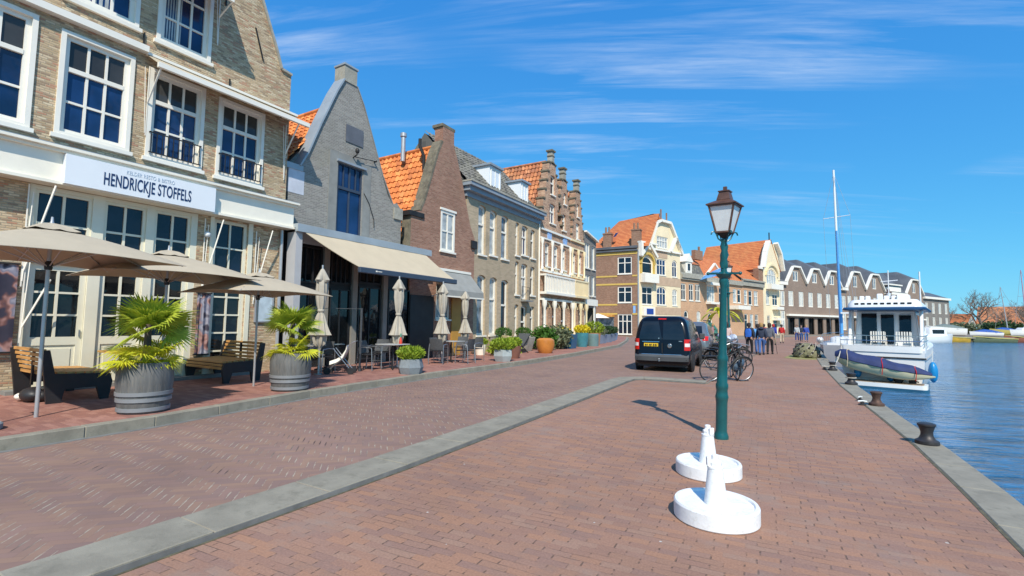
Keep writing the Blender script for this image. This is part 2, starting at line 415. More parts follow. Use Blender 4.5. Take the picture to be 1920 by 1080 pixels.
M['olive'] = leafmat('olive_leaves', (.1, .13, .07), (.26, .28, .16), 8)
M['darkleaf'] = leafmat('dark_leaves', (.02, .05, .02), (.07, .12, .04), 5)
M['bark'] = paint('bark', (.12, .09, .065), .9, var=.3, scale=6)
M['twig'] = paint('bare_twigs', (.2, .16, .13), .9, var=.3, scale=2)
M['lampgreen'] = paint('green_cast_iron', (.006, .085, .09), .28, metal=.0, var=.2, scale=5, spec=.6)
M['lampcopper'] = paint('brown_lantern_metal', (.16, .08, .055), .45, metal=.4, var=.3, scale=8)
M['milk'] = paint('milky_pane', (.74, .76, .74), .35, var=.06, scale=6)
M['bollwhite'] = paint('thick_white_paint', (.82, .82, .81), .5, var=.03, scale=6, bump=.003, bscale=18, dirt=((.5, .48, .43), .55))
M['rust'] = paint('rusty_iron', (.1, .06, .045), .65, metal=.4, var=.4, scale=9, dirt=((.2, .08, .04), .6))
M['castdark'] = paint('dark_cast_iron', (.055, .05, .05), .5, metal=.5, var=.3, scale=9)
M['concrete'] = paint('planter_concrete', (.2, .23, .25), .8, var=.15, scale=4, bump=.004, bscale=20, dirt=((.12, .13, .14), .6))
M['rubber'] = paint('tyre_rubber', (.02, .02, .021), .8, var=.2)
M['chrome'] = paint('bright_metal', (.6, .6, .6), .2, metal=1, var=.05)
# ------------------------------------------------------------------ camera, sky, sun
FPX = 900.0; PITCH = R(4.12016); YAW = R(30.94079); ROLL = R(0.76)
cam = bpy.data.cameras.new('camera'); cam.sensor_width = 36; cam.lens = FPX / 1920 * 36; cam.clip_end = 3000; cam.clip_start = .05
camo = bpy.data.objects.new('camera', cam); COL.objects.link(camo); scene.camera = camo
fw = Vector((-math.sin(YAW) * math.cos(PITCH), math.cos(YAW) * math.cos(PITCH), math.sin(PITCH)))
rt = Vector((math.cos(YAW), math.sin(YAW), 0)); upv = rt.cross(fw)
# roll: the picture turns clockwise, the camera counter-clockwise
r2 = rt * math.cos(ROLL) + upv * math.sin(ROLL); u2 = -rt * math.sin(ROLL) + upv * math.cos(ROLL)
mw = Matrix((r2, u2, -fw)).transposed().to_4x4(); mw.translation = (0, 0, EYE); camo.matrix_world = mw

SUNAZ = Vector((.59, -.81)).normalized(); EL = R(45.5)
sd = Vector((SUNAZ.x * math.cos(EL), SUNAZ.y * math.cos(EL), math.sin(EL)))
sun = bpy.data.lights.new('sun', 'SUN'); sun.energy = 5.0; sun.angle = R(.5); sun.color = (1, .93, .82)
suno = bpy.data.objects.new('sun', sun); COL.objects.link(suno)
suno.rotation_euler = (-sd).to_track_quat('-Z', 'Y').to_euler(); suno.location = (20, -30, 60)

w = bpy.data.worlds.new('World'); scene.world = w; w.use_nodes = True
nt = w.node_tree; bg = nt.nodes['Background']
sky = nt.nodes.new('ShaderNodeTexSky'); sky.sky_type = 'NISHITA'; sky.sun_disc = False
sky.sun_elevation = EL; sky.sun_rotation = math.atan2(SUNAZ.x, SUNAZ.y); sky.air_density = 1.0; sky.dust_density = .3; sky.ozone_density = 3.5
def wn(t, **k):
    o = nt.nodes.new(t)
    for a, b in k.items(): setattr(o, a, b)
    return o
def wm(op, a, b=0.0):
    o = wn('ShaderNodeMath', operation=op)
    for s, v in zip(o.inputs, (a, b)):
        if isinstance(v, (int, float)): s.default_value = v
        else: nt.links.new(v, s)
    return o.outputs[0]
tc = wn('ShaderNodeTexCoord'); sp = wn('ShaderNodeSeparateXYZ'); nt.links.new(tc.outputs['Generated'], sp.inputs[0])
# thin cirrus on a plane high above: direction divided by its height
zc = wm('ADD', wm('MAXIMUM', sp.outputs[2], 0.0), .12)
cx = wm('DIVIDE', sp.outputs[0], zc); cy = wm('DIVIDE', sp.outputs[1], zc)
cv = wn('ShaderNodeCombineXYZ'); nt.links.new(cx, cv.inputs[0]); nt.links.new(cy, cv.inputs[1])
rot = wn('ShaderNodeVectorRotate', rotation_type='Z_AXIS'); nt.links.new(cv.outputs[0], rot.inputs[0]); rot.inputs['Angle'].default_value = -YAW + R(6)
st = wn('ShaderNodeVectorMath', operation='MULTIPLY'); nt.links.new(rot.outputs[0], st.inputs[0]); st.inputs[1].default_value = (.4, 3.6, 1)
def wnoise(vec, sc, det, ro, dist=0.0):
    o = wn('ShaderNodeTexNoise'); nt.links.new(vec, o.inputs['Vector']); o.inputs['Scale'].default_value = sc
    o.inputs['Detail'].default_value = det; o.inputs['Roughness'].default_value = ro; o.inputs['Distortion'].default_value = dist; return o.outputs[0]
def wr(v, a, b, c, d):
    o = wn('ShaderNodeMapRange'); nt.links.new(v, o.inputs[0])
    for i, x in enumerate((a, b, c, d)): o.inputs[i + 1].default_value = x
    return o.outputs[0]
n1 = wnoise(st.outputs[0], 1.5, 9, .62, .5); n2 = wnoise(rot.outputs[0], .8, 3, .5); n3 = wnoise(st.outputs[0], 9, 6, .65, .3)
m1 = wr(n1, .49, .74, 0, 1); m2 = wr(n2, .38, .56, 0, 1); m3 = wr(n3, .3, .7, .25, 1)
cl = wm('MULTIPLY', wm('MULTIPLY', wm('MULTIPLY', m1, m2), m3), .75)
cl = wm('MULTIPLY', cl, wr(sp.outputs[2], .08, .34, .12, 1))
ss = wn('ShaderNodeSeparateColor'); nt.links.new(sky.outputs[0], ss.inputs[0]); sc_ = wn('ShaderNodeCombineColor')
for k, (g_, k_) in enumerate(((.9, .52), (.62, 2.15), (.3, 5.5))): nt.links.new(wm('MULTIPLY', wm('POWER', ss.outputs[k], g_), k_), sc_.inputs[k])
mx = wn('ShaderNodeMix', data_type='RGBA'); nt.links.new(cl, mx.inputs[0]); nt.links.new(sc_.outputs[0], mx.inputs[6]); mx.inputs[7].default_value = (7.6, 8.8, 10.5, 1)
nt.links.new(mx.outputs[2], bg.inputs[0]); bg.inputs[1].default_value = .1
scene.view_settings.view_transform = 'Standard'; scene.view_settings.look = 'None'; scene.view_settings.gamma = 1; scene.view_settings.exposure = 0

# ------------------------------------------------------------------ ground, road, quay, water
WZ = -.95
QE = [(1.34, -12), (1.34, 6.6), (1.31, 8.5), (1.2, 10.7), (.92, 15.8), (.72, 24), (.68, 30), (.72, 40), (1.4, 52), (3.4, 66), (6.8, 84), (11.2, 101), (16.4, 113.5), (26, 121.5), (40, 133), (75, 158), (160, 190)]
QO = [(x + d, y - e) for (x, y), (d, e) in zip(QE, [(.36, 0), (.36, 0), (.34, 0), (.34, 0), (.4, 0), (.45, 0), (.45, 0), (.45, 0), (.5, 0), (.6, .1), (.6, .2), (.6, .3), (.6, .5), (.5, .7), (.5, .7), (.4, .7), (.4, .7)])]
QK = [(-3.7, -12), (-3.7, 4), (-3.78, 6.2), (-3.95, 10), (-4.12, 13.2), (-4.1, 13.75), (-3.9, 13.95), (-2.25, 14.05)]     # edge stones facing the quay
LK = [(-7.9, -12), (-7.93, 1.8), (-7.98, 3.4), (-8.45, 6.3), (-8.74, 10.1), (-8.86, 15.9), (-9.3, 21.4), (-10.6, 32), (-13.2, 42), (-16.2, 52), (-22, 60)]
b = MB(); b.slab([(-3.7, -12), (-3.7, 4), (-3.78, 6.2), (-3.95, 10), (-4.12, 13.2), (-4.1, 13.75), (-3.9, 13.95), (-2.25, 14.05), (-2.2, 14.1), (-2.1, 34), (-3.2, 42), (-3.5, 60), (-2, 80), (4, 100), (10, 114)] + QE[11:6:-1] + QE[6::-1], -.4, 0)
struct(b, 'quay_pavement', M['quay'])
b = MB(); b.slab([(-60, -12)] + [(-3.78, -12), (-3.78, 4), (-3.86, 6.2), (-4.03, 10), (-4.2, 13.2), (-4.16, 13.82), (-3.94, 14.03), (-2.25, 14.13), (-2.2, 14.2), (-2.1, 34), (-3.2, 42), (-3.5, 60), (-2, 80), (4, 100), (10, 114), (16.4, 113.5), (26, 121.5), (40, 133), (75, 158), (160, 190), (600, 300), (600, 900), (-600, 900), (-600, -12)], -1.5, .02)
struct(b, 'land_ground', M['ground'])
b = MB(); b.slab([(x - .08, y) for x, y in LK[:1]] + [(-3.75, -12), (-3.75, 4), (-3.83, 6.2), (-4.0, 10), (-4.17, 13.2), (-4.13, 13.8), (-3.92, 13.99), (-2.3, 14.09), (-2.25, 14.2), (-2.15, 34), (-3.25, 42), (-3.55, 60), (-9, 63), (-14, 62), (-30, 62), (-30, 54)] + [(x - .08, y) for x, y in LK[:0:-1]], -.3, .045)
struct(b, 'road', M['road'])
def strip(path, d0, d1, z0, z1):
    """band beside a polyline, d = offset to the left of travel"""
    P = [Vector((x, y)) for x, y in path]; L = []; Rr = []
    for i, p in enumerate(P):
        a = P[max(0, i - 1)]; c = P[min(len(P) - 1, i + 1)]
        t = (c - a).normalized(); n = Vector((-t.y, t.x))
        L.append(p + n * d1); Rr.append(p + n * d0)
    mb = MB()
    for i in range(len(P) - 1):
        q = [Rr[i], Rr[i + 1], L[i + 1], L[i]]
        vs = [(v.x, v.y, z) for z in (z0, z1) for v in q]
        mb.add(vs, [(0, 1, 2, 3), (4, 5, 6, 7), (0, 1, 5, 4), (1, 2, 6, 5), (2, 3, 7, 6), (3, 0, 4, 7)])
    return mb
def stones(path, d0, d1, z0, z1, L=1.0, gap=.008, jit=.004):
    """kerb of single stones with joints, following a polyline"""
    P = [Vector((x, y)) for x, y in path]; mb = MB(); pts = []
    for a, c in zip(P[:-1], P[1:]):
        n = max(1, round((c - a).length / L))
        for k in range(n): pts.append(a.lerp(c, k / n))
    pts.append(P[-1]); N = []
    for i, p in enumerate(pts):
        t = (pts[min(i + 1, len(pts) - 1)] - pts[max(0, i - 1)]).normalized(); N.append(Vector((-t.y, t.x)))
    for i in range(len(pts) - 1):
        t = (pts[i + 1] - pts[i]).normalized() * gap / 2; dz = rnd.uniform(-jit, jit)
        q = [pts[i] + N[i] * d0 + t, pts[i + 1] + N[i + 1] * d0 - t, pts[i + 1] + N[i + 1] * d1 - t, pts[i] + N[i] * d1 + t]
        vs = [(v.x, v.y, z + (dz if z == z1 else 0)) for z in (z0, z1) for v in q]
        mb.add(vs, [(0, 1, 2, 3), (4, 5, 6, 7), (0, 1, 5, 4), (1, 2, 6, 5), (2, 3, 7, 6), (3, 0, 4, 7)])
    return mb
struct(stones(QK, 0, .5, -.3, .054, 1.0), 'road_edge_stones', M['kerb'], bevel=.006)
struct(strip(QK, .01, .49, -.3, .04), 'edge_bedding', M['kerbdark'])
struct(strip(QK, -.006, .002, -.3, .043), 'edge_face', M['kerbdark'])
struct(strip(QK, -.025, 0, -.3, .004), 'sand_joint', M['moss'])
b = MB(); b.slab([(-60, -12), (LK[0][0] - .16, -12)] + [(x - .16, y) for x, y in LK[1:]] + [(-30, 60), (-60, 60)], -.3, .18)
struct(b, 'pavement', M['walk'])
struct(stones(LK, 0, .17, -.3, .186, .95), 'kerb', M['kerb'], bevel=.008)
struct(strip(LK, .01, .16, -.3, .17), 'kerb_bedding', M['kerbdark'])
struct(strip(LK, -.1, -.0, -.3, .049), 'gutter', M['kerbdark'])
def between(A, B, z0, z1, n0, n1):
    mb = MB()
    for i in range(n0, n1):
        a, b_, c, d = A[i], A[i + 1], B[i + 1], B[i]
        L = math.dist(a, b_); n = max(1, min(40, round(L / 1.1)))
        for k in range(n):
            s, e = k / n + .004 / max(L, 1), (k + 1) / n - .004 / max(L, 1)
            q = [(a[0] + (b_[0] - a[0]) * s, a[1] + (b_[1] - a[1]) * s), (a[0] + (b_[0] - a[0]) * e, a[1] + (b_[1] - a[1]) * e),
                 (d[0] + (c[0] - d[0]) * e, d[1] + (c[1] - d[1]) * e), (d[0] + (c[0] - d[0]) * s, d[1] + (c[1] - d[1]) * s)]
            mb.add([(x, y, z) for z in (z0, z1) for x, y in q], [(0, 1, 2, 3), (4, 5, 6, 7), (0, 1, 5, 4), (1, 2, 6, 5), (2, 3, 7, 6), (3, 0, 4, 7)])
    return mb
struct(between(QE, QO, -.25, .012, 0, len(QE) - 1), 'quay_edge_stones', M['kerb'], bevel=.008)
QI = [(x - .028, y) for x, y in QE]
QW = [((a[0] + b_[0]) / 2 + .1, (a[1] + b_[1]) / 2) for a, b_ in zip(QE, QO)]
struct(between(QI, QW, -2.2, .0035, 0, len(QE) - 1), 'quay_wall', M['moss'])
# water: one sheet to the horizon, with waves in the mesh nearby and in the bump
t = NT('harbour_water'); P = t.pos()
s1 = t.vmath('MULTIPLY', P, (1.0, 1.0, 1)).outputs[0]
wv = t.new('ShaderNodeVectorRotate', rotation_type='Z_AXIS'); t.link(s1, wv.inputs[0]); wv.inputs['Angle'].default_value = R(-20)
wv2 = t.vmath('MULTIPLY', wv.outputs[0], (.55, 1.5, 1)).outputs[0]
a1 = t.noise(wv2, 1.1, 4, .55); a2 = t.noise(wv2, 3.6, 4, .6); a3 = t.noise(P, .12, 3, .5)
hh = t.math('ADD', t.math('MULTIPLY', a1, 1.0), t.math('MULTIPLY', a2, .5))
t.link(t.ramp(t.math('ADD', t.math('MULTIPLY', a1, .45), t.math('ADD', t.math('MULTIPLY', a2, .4), t.math('MULTIPLY', a3, .15))), [(.4, (.01, .06, .12)), (.6, (.06, .2, .38))]), t.b.inputs['Base Color'])  # ripple light and dark painted into the colour: paler crests, darker troughs
t.b.inputs['Roughness'].default_value = .08; t.b.inputs['IOR'].default_value = 1.33
t.bump(hh, .22, 1.0)
b = MB(); b.poly([(-500, -400, WZ), (1500, -400, WZ), (1500, 1500, WZ), (-500, 1500, WZ)]); struct(b, 'water', t.m, recalc=False)

# ------------------------------------------------------------------ house helpers
def archpts(u0, u1, z1, rise, n=6):
    if not rise: return [(u1, z1), (u0, z1)]
    w_ = (u1 - u0) / 2; c = (u0 + u1) / 2
    return [(c + w_ * math.cos(q), z1 - rise + rise * math.sin(q)) for q in [PI * k / n for k in range(n + 1)]]
def hole_outline(h):
    u0, u1, z0, z1 = h[:4]; rise = h[4] if len(h) > 4 else 0
    return [(u0, z0), (u1, z0)] + archpts(u0, u1, z1, rise)
def wall(mb, outline, holes=(), o=0.0, depth=.35, reveal=.16):
    """front face at y=o with real openings, returned sides going back by depth"""
    loops = [[Vector((u, z, 0)) for u, z in outline]] + [[Vector((u, z, 0)) for u, z in hole_outline(h)] for h in holes]
    flat = [p for l in loops for p in l]
    tri = tessellate_polygon(loops)
    mb.add([(p.x, o, p.y) for p in flat], [tuple(t_) for t_ in tri])
    n = len(outline)
    mb.add([(u, y, z) for y in (o, o - depth) for u, z in outline], [(i, (i + 1) % n, n + (i + 1) % n, n + i) for i in range(n)])
    for h in holes:
        L = hole_outline(h); n = len(L)
        mb.add([(u, y, z) for y in (o, o - reveal) for u, z in L], [(i, (i + 1) % n, n + (i + 1) % n, n + i) for i in range(n)])
    return mb
def window(par, fr, h, cols=2, rows=3, o=0.0, rec=.1, fw_=.07, bw=.028, fm='white', gm='glass', sill=True, name='window', transom=None, casing=0.0, rowz=None, midw=None, sillmat='white'):
    """frame with bars as one part; pane and sill as its sub-parts"""
    u0, u1, z0, z1 = h[:4]; rise = h[4] if len(h) > 4 else 0
    fb = MB(fr); yb, yf = o - rec - .05, o - rec + .012
    if casing:   # boxed frame standing proud of the wall
        c = casing
        fb.box(u0 - c, u0 + .01, o - .12, o + .035, z0 - c, z1 + c).box(u1 - .01, u1 + c, o - .12, o + .035, z0 - c, z1 + c)
        fb.box(u0 + .01, u1 - .01, o - .12, o + .034, z1 - .01, z1 + c).box(u0 + .01, u1 - .01, o - .12, o + .034, z0 - c, z0 + .01)
    fb.box(u0 + .001, u0 + fw_, yb, yf, z0 + .001, z1 - rise * .75).box(u1 - fw_, u1 - .001, yb, yf, z0 + .001, z1 - rise * .75)
    fb.box(u0 + fw_, u1 - fw_, yb, yf - .002, z0 + .001, z0 + fw_)
    if rise:
        A = archpts(u0, u1, z1, rise); inner = [(u0 + (p[0] - u0) * (u1 - u0 - 2 * fw_) / (u1 - u0) + fw_, p[1] - fw_) for p in A]
        for i in range(len(A) - 1):
            fb.add([(p[0], y, p[1]) for y in (yb, yf - .003) for p in (A[i], A[i + 1], inner[i + 1], inner[i])], [(0, 1, 2, 3), (4, 5, 6, 7), (0, 1, 5, 4), (2, 3, 7, 6)])
    else: fb.box(u0 + fw_, u1 - fw_, yb, yf - .002, z1 - fw_, z1 - .001)
    iu0, iu1, iz0, iz1 = u0 + fw_, u1 - fw_, z0 + fw_, z1 - fw_
    for k in range(1, cols):
        x = iu0 + (iu1 - iu0) * k / cols; fb.box(x - bw / 2, x + bw / 2, yb, yf - .012, iz0, iz1)
    zs = rowz if rowz is not None else [iz0 + (iz1 - iz0) * k / rows for k in range(1, rows)]
    for z in zs: fb.box(iu0, iu1, yb, yf - .015, z - bw / 2, z + bw / 2)
    if transom is not None: fb.box(iu0, iu1, yb, yf + .01, transom - .045, transom + .045)
    w_ = fb.build(name, M[fm], par)
    g = MB(fr); L = hole_outline(h); g.poly([(u, yb + .012, z) for u, z in L]); g.build('pane', M[gm], w_, recalc=False)
    if sill:
        s_ = MB(fr); s_.box(u0 - .05 - casing, u1 + .05 + casing, o - .08, o + .075, z0 - .07 - casing, z0 + (.0 if not casing else -casing + .012)); s_.build('sill', M[sillmat], w_)
    return w_
def tiles(mb, a, b_, c, d, w=.24, h=.33, amp=.022, step=.03, sub=4):
    """pantile surface on the quad a,b (eaves) c,d (ridge: b-c, a-d)"""
    a, b_, c, d = map(Vector, (a, b_, c, d)); nrm = (b_ - a).cross(d - a).normalized()
    if nrm.z < 0: nrm = -nrm
    nu = max(1, round((b_ - a).length / w)); nv = max(1, round((d - a).length / h))
    vs = []; fs = []; W = nu * sub + 1
    for j in range(nv):
        for e in (0, 1):
            v = (j + e) / nv; lift = step * (1 - e)
            for i in range(W):
                u = i / (W - 1); ph = (i % sub) / sub * 2 * PI
                p = (a.lerp(b_, u)).lerp(d.lerp(c, u), v) + nrm * (amp * math.sin(ph) + lift + .03)
                vs.append(p)
    for j in range(nv):
        r0 = (2 * j) * W; r1 = (2 * j + 1) * W
        for i in range(W - 1):
            fs.append((r0 + i, r0 + i + 1, r1 + i + 1, r1 + i))
            if j < nv - 1: fs.append((r1 + i, r1 + i + 1, r1 + W + i + 1, r1 + W + i))
        if j == 0:
            n0 = len(vs)
            for i in range(W): vs.append(vs[i] - nrm * .06)
            for i in range(W - 1): fs.append((i, i + 1, n0 + i + 1, n0 + i))
    return mb.add(vs, fs)
def textmesh(name, s, par, fr, u0, u1, z0, z1, o, mat, thick=.006, bold=0.0):
    cu = bpy.data.curves.new(name, 'FONT'); cu.body = s; cu.extrude = .002; cu.offset = bold; cu.space_character = 1.06
    to = bpy.data.objects.new(name + '_curve', cu); COL.objects.link(to)
    dg = bpy.context.evaluated_depsgraph_get(); me = bpy.data.meshes.new_from_object(to.evaluated_get(dg))
    xs = [v.co.x for v in me.vertices]; ys = [v.co.y for v in me.vertices]; ax, bx, ay, by = min(xs), max(xs), min(ys), max(ys)
    mb = MB(fr)
    mb.add([(u0 + (v.co.x - ax) / (bx - ax) * (u1 - u0), o + (thick if v.co.z > 0 else 0), z0 + (v.co.y - ay) / (by - ay) * (z1 - z0)) for v in me.vertices], [tuple(p.vertices) for p in me.polygons])
    bpy.data.objects.remove(to); bpy.data.meshes.remove(me)
    return mb.build(name, M[mat], par)
# ------------------------------------------------------------------ restaurant in yellow brick
M['awnreflect'] = glass('awning_reflection_glass', (.05, .05, .048), .08, 1.45, .3, 1.2)  # the awning's grey-brown reflection, painted into the upper panes' colour
F1 = frame(-12.5, 0, 90)
H = thing('brick_restaurant', 'tall yellow brick restaurant with white sign board and cream double doors', 'building', (-12.5, 8.2, .18))
up = [(8.22, .0), (8.22, 8.66), (7.9, 8.7), (7.72, 9.2), (7.25, 10.35), (6.6, 11.6), (5.7, 12.8), (4.9, 13.4), (4.6, 14.3), (3.2, 14.3), (2.9, 13.4), (2.1, 12.8), (1.2, 11.6), (.55, 10.35), (.1, 9.2), (-.1, 8.7), (-.5, 8.66), (-.5, .0)]
W1 = [(.1, 1.25, 5.22, 7.33), (1.66, 2.82, 5.22, 7.33), (3.3, 4.4, 5.26, 7.27), (4.83, 5.88, 5.26, 7.2), (6.34, 7.42, 5.24, 7.15)]
W2 = [(3.3, 4.42, 8.08, 10.1), (4.9, 5.94, 8.02, 10.1)]
bay = (2.98, 5.96, .24, 4.13); dr = (6.34, 7.2, .24, 4.1)
b = MB(F1); wall(b, up, W1 + W2 + [bay, dr], depth=9); b.build('wall', M['b1'], H)
b = MB(F1)
cp = [p for p in up[1:-1]]
for p, q in zip(cp[:-1], cp[1:]): b.bar((p[0], -.16, p[1] + .02), (q[0], -.16, q[1] + .02), .44, .06)
b.build('gable_coping', M['sandstone'], H)
for i, h in enumerate(W1):
    tr = h[3] - (h[3] - h[2]) * .34
    w_ = window(H, F1, h, 3, 1, rec=.05, fw_=.09, bw=.045, fm='white', gm='glassblue', casing=.07, transom=tr, rowz=[h[2] + (tr - h[2]) * .5])
    q_ = MB(F1); q_.poly([(h[0] + .09, -.082, tr), (h[1] - .09, -.082, tr), (h[1] - .09, -.082, h[3] - .09), (h[0] + .09, -.082, h[3] - .09)]); q_.build('reflection_pane', M['awnreflect'], w_, recalc=False)
    if i >= 3:
        g = MB(F1); zt, zb = h[2] + .52, h[2] + .06
        for z in (zt, zb): g.box(h[0] - .02, h[1] + .02, .06, .08, z - .012, z + .012)
        for k in range(10):
            x = h[0] + .02 + (h[1] - h[0] - .04) * k / 9; g.box(x - .008, x + .008, .062, .078, zb, zt)
        for x in (h[0] - .01, h[1] + .01): g.box(x - .01, x + .01, -.02, .08, zt - .012, zt + .012)
        g.build('window_railing', M['iron'], H)
for i, h in enumerate(W2):
    w_ = window(H, F1, h, 3, 1, rec=.05, fw_=.1, bw=.045, gm='glassblue', casing=.07, rowz=[h[2] + .62, h[2] + 1.26], transom=None)
    c_ = MB(F1)     # light curtains drawn at the left of the pane
    for k in range(7):
        x = h[0] + .1 + k * (.055 if i else .1); c_.box(x, x + (.03 if i else .06), -.088, -.084, h[2] + .1, h[3] - .1)
    c_.build('curtain', M['curtain'], w_)
# brick lintels
b = MB(F1)
for h in W1 + W2:
    for k in range(18):
        x = h[0] - .12 + (h[1] - h[0] + .24) * k / 18; b.box(x, x + (h[1] - h[0] + .24) / 18 - .012, -.02, .004, h[2] - .36, h[2] - .17)
b.pieces('soldier_course', M['b1'], H)
# wall anchors
for (u, z, dz, du) in [(2.75, 7.95, .3, 0), (4.6, 7.85, .28, 0), (6.5, 7.65, .26, 0), (7.95, 7.45, .3, 0), (7.35, 9.1, .8, -.25), (6.3, 9.9, .5, 0), (2.95, 6.2, .0, 0)]:
    if dz:
        a = MB(F1); a.bar((u, .02, z - dz / 2), (u + du, .02, z + dz / 2), .03, .03); a.build('wall_anchor', M['iron'], H)
# cream fascia with cornice
b = MB(F1)
b.box(-.5, 8.3, .0, .3, 4.2, 4.76).box(-.5, 8.34, .0, .38, 4.762, 4.82).box(-.5, 8.38, .0, .46, 4.822, 4.87).box(-.5, 8.32, .0, .36, 4.14, 4.198)
b.build('fascia', M['cream'], H)
b = MB(F1); b.box(-.5, 8.36, .0, .44, 4.872, 4.89); b.build('lead_flashing', M['zincdark'], H)
S = MB(F1); S.box(3.33, 6.1, .3, .46, 4.16, 4.74); sgn = S.build('sign_board', M['signwhite'], H)
textmesh('sign_lettering', 'HENDRICKJE STOFFELS', sgn, F1, 3.93, 5.56, 4.2, 4.545, .461, 'navyink', bold=.012)
textmesh('small_lettering', 'KELDER RESTO & BISTRO', sgn, F1, 4.3, 5.2, 4.6, 4.68, .461, 'paleink')
# white awning case over the windows and its folding arms
def arms(u, o1, z0, z1):
    a = MB(F1); a.bar((u, .03, z0 - .75), (u, .03, z0 + .85), .018); a.bar((u, .04, z0), (u, o1, z1), .028); a.bar((u - .09, .05, z0 + .8), (u - .02, .04, z0 - .7), .012)
    a.build('awning_arm', M['white'], H)
a = MB(F1); a.box(-.5, 4.66, .0, .17, 7.52, 7.66); a.build('awning_case', M['white'], H)
a = MB(F1); a.box(4.66, 8.42, .0, .1, 7.5, 7.56); a.build('awning_case', M['white'], H)
a = MB(F1); a.add([(4.68, .02, 7.53), (8.38, .02, 7.5), (8.38, .62, 7.1), (4.68, .62, 7.16), (4.68, .02, 7.515), (8.38, .02, 7.485), (8.38, .62, 7.085), (4.68, .62, 7.145)], [(0, 1, 2, 3), (7, 6, 5, 4), (0, 3, 7, 4), (1, 2, 6, 5)]); a.build('awning_cloth', M['awncloth'], H)
a = MB(F1); a.box(4.66, 8.42, .6, .68, 7.06, 7.17); a.build('awning_rail', M['white'], H)
arms(4.74, .62, 6.42, 7.12); arms(8.12, .62, 6.3, 7.08)
# upper awning, out of the picture but for one arm and its shade on the gable
a = MB(F1); a.add([(3.1, .02, 10.55), (6.1, .02, 10.55), (6.1, .72, 9.42), (3.1, .72, 9.42), (3.1, .02, 10.53), (6.1, .02, 10.53), (6.1, .72, 9.4), (3.1, .72, 9.4)], [(0, 1, 2, 3), (7, 6, 5, 4), (0, 3, 7, 4), (1, 2, 6, 5)]); a.build('awning_cloth', M['awncloth'], H)
a = MB(F1); a.box(3.08, 6.12, .7, .76, 9.37, 9.46); a.build('awning_rail', M['white'], H)
arms(6.15, .7, 9.25, 9.5)
# arms of the rolled ground-floor awnings
for (u, z0, o1, z1) in [(2.95, 2.75, .34, 4.1), (2.99, 1.7, .3, 2.3), (6.1, 2.7, .3, 4.05), (7.4, 2.6, .3, 4.0)]:
    a = MB(F1); a.bar((u, .05, z0 - .6), (u, .05, z0 + 1.35), .02); a.bar((u + .02, .06, z0 - .3), (u + .3, o1, z1), .026); a.bar((u + .06, .1, z0 + 1.2), (u + .01, .06, z0 - .5), .014); a.build('awning_arm', M['white'], H)
# the three double-door bays
bays = [(3.0, 3.98), (4.1, 4.93), (5.03, 5.84)]
b = MB(F1); y0, y1 = -.16, -.03
for u0, u1 in [(2.98, 3.06), (3.94, 4.14), (4.9, 5.06), (5.82, 5.96)]: b.box(u0, u1, y0, y1 + .02, .24, 4.13)
b.box(2.98, 5.96, y0, y1 + .012, 4.05, 4.128).box(3.06, 5.82, y0, y1 + .03, 2.62, 2.76)
b.build('door_frame', M['doorcream'], H)
for u0, u1 in [(3.06, 3.94), (4.14, 4.9), (5.06, 5.82)]:
    window(H, F1, (u0, u1, 2.76, 4.05), 2, 2, rec=.06, fw_=.06, bw=.045, fm='doorcream', gm='glass', sill=False)
    d = MB(F1); d.box(u0 + .004, u0 + .1, -.12, -.06, .26, 2.616).box(u1 - .1, u1 - .004, -.12, -.06, .26, 2.616)
    d.box(u0 + .1, u1 - .1, -.12, -.061, 2.5, 2.616).box(u0 + .1, u1 - .1, -.12, -.061, .26, .42).box(u0 + .1, u1 - .1, -.12, -.061, 1.04, 1.2)
    d.box(u0 + .1, u1 - .1, -.11, -.085, .42, 1.04).box(u0 + .17, u1 - .17, -.1, -.07, .5, .97)
    um = (u0 + u1) / 2; d.box(um - .022, um + .022, -.12, -.064, 1.2, 2.5)
    for z in (1.63, 2.07): d.box(u0 + .1, u1 - .1, -.12, -.066, z - .02, z + .02)
    dd = d.build('door', M['doorcream'], H)
    g = MB(F1); g.poly([(u0 + .1, -.1, 1.2), (u1 - .1, -.1, 1.2), (u1 - .1, -.1, 2.5), (u0 + .1, -.1, 2.5)]); g.build('pane', M['glassdark'], dd, recalc=False)
    k = MB(F1); k.bar((u1 - .06, -.04, 1.2), (u1 - .06, -.04, 1.34), .02); k.build('handle', M['steel'], dd)
window(H, F1, (6.34, 7.2, 2.7, 4.1), 2, 2, rec=.06, fm='doorcream', fw_=.08, bw=.04, sill=False)
window(H, F1, (6.34, 7.2, .24, 2.7), 2, 5, rec=.06, fm='doorcream', fw_=.1, bw=.04, sill=False, gm='glassdark', name='glazed_door')
b = MB(F1); b.box(6.24, 6.335, -.02, .03, .24, 4.13).box(7.205, 7.32, -.02, .03, .24, 4.13); b.pieces('door_casing', M['doorcream'], H)
b = MB(F1); b.box(2.8, 7.4, .02, .34, .18, .25); b.build('door_step', M['greystone'], H)
b = MB(F1); b.ball((6.13, .12, 3.65), .075, 12, 8); b.box(6.11, 6.15, 0, .08, 3.62, 3.68); b.build('wall_lamp', M['milk'], H, smooth=True)
b = MB(F1); b.tube([(8.12, .07, .2), (8.12, .07, 4.1)], .045, 8); b.build('drainpipe', M['alu'], H)
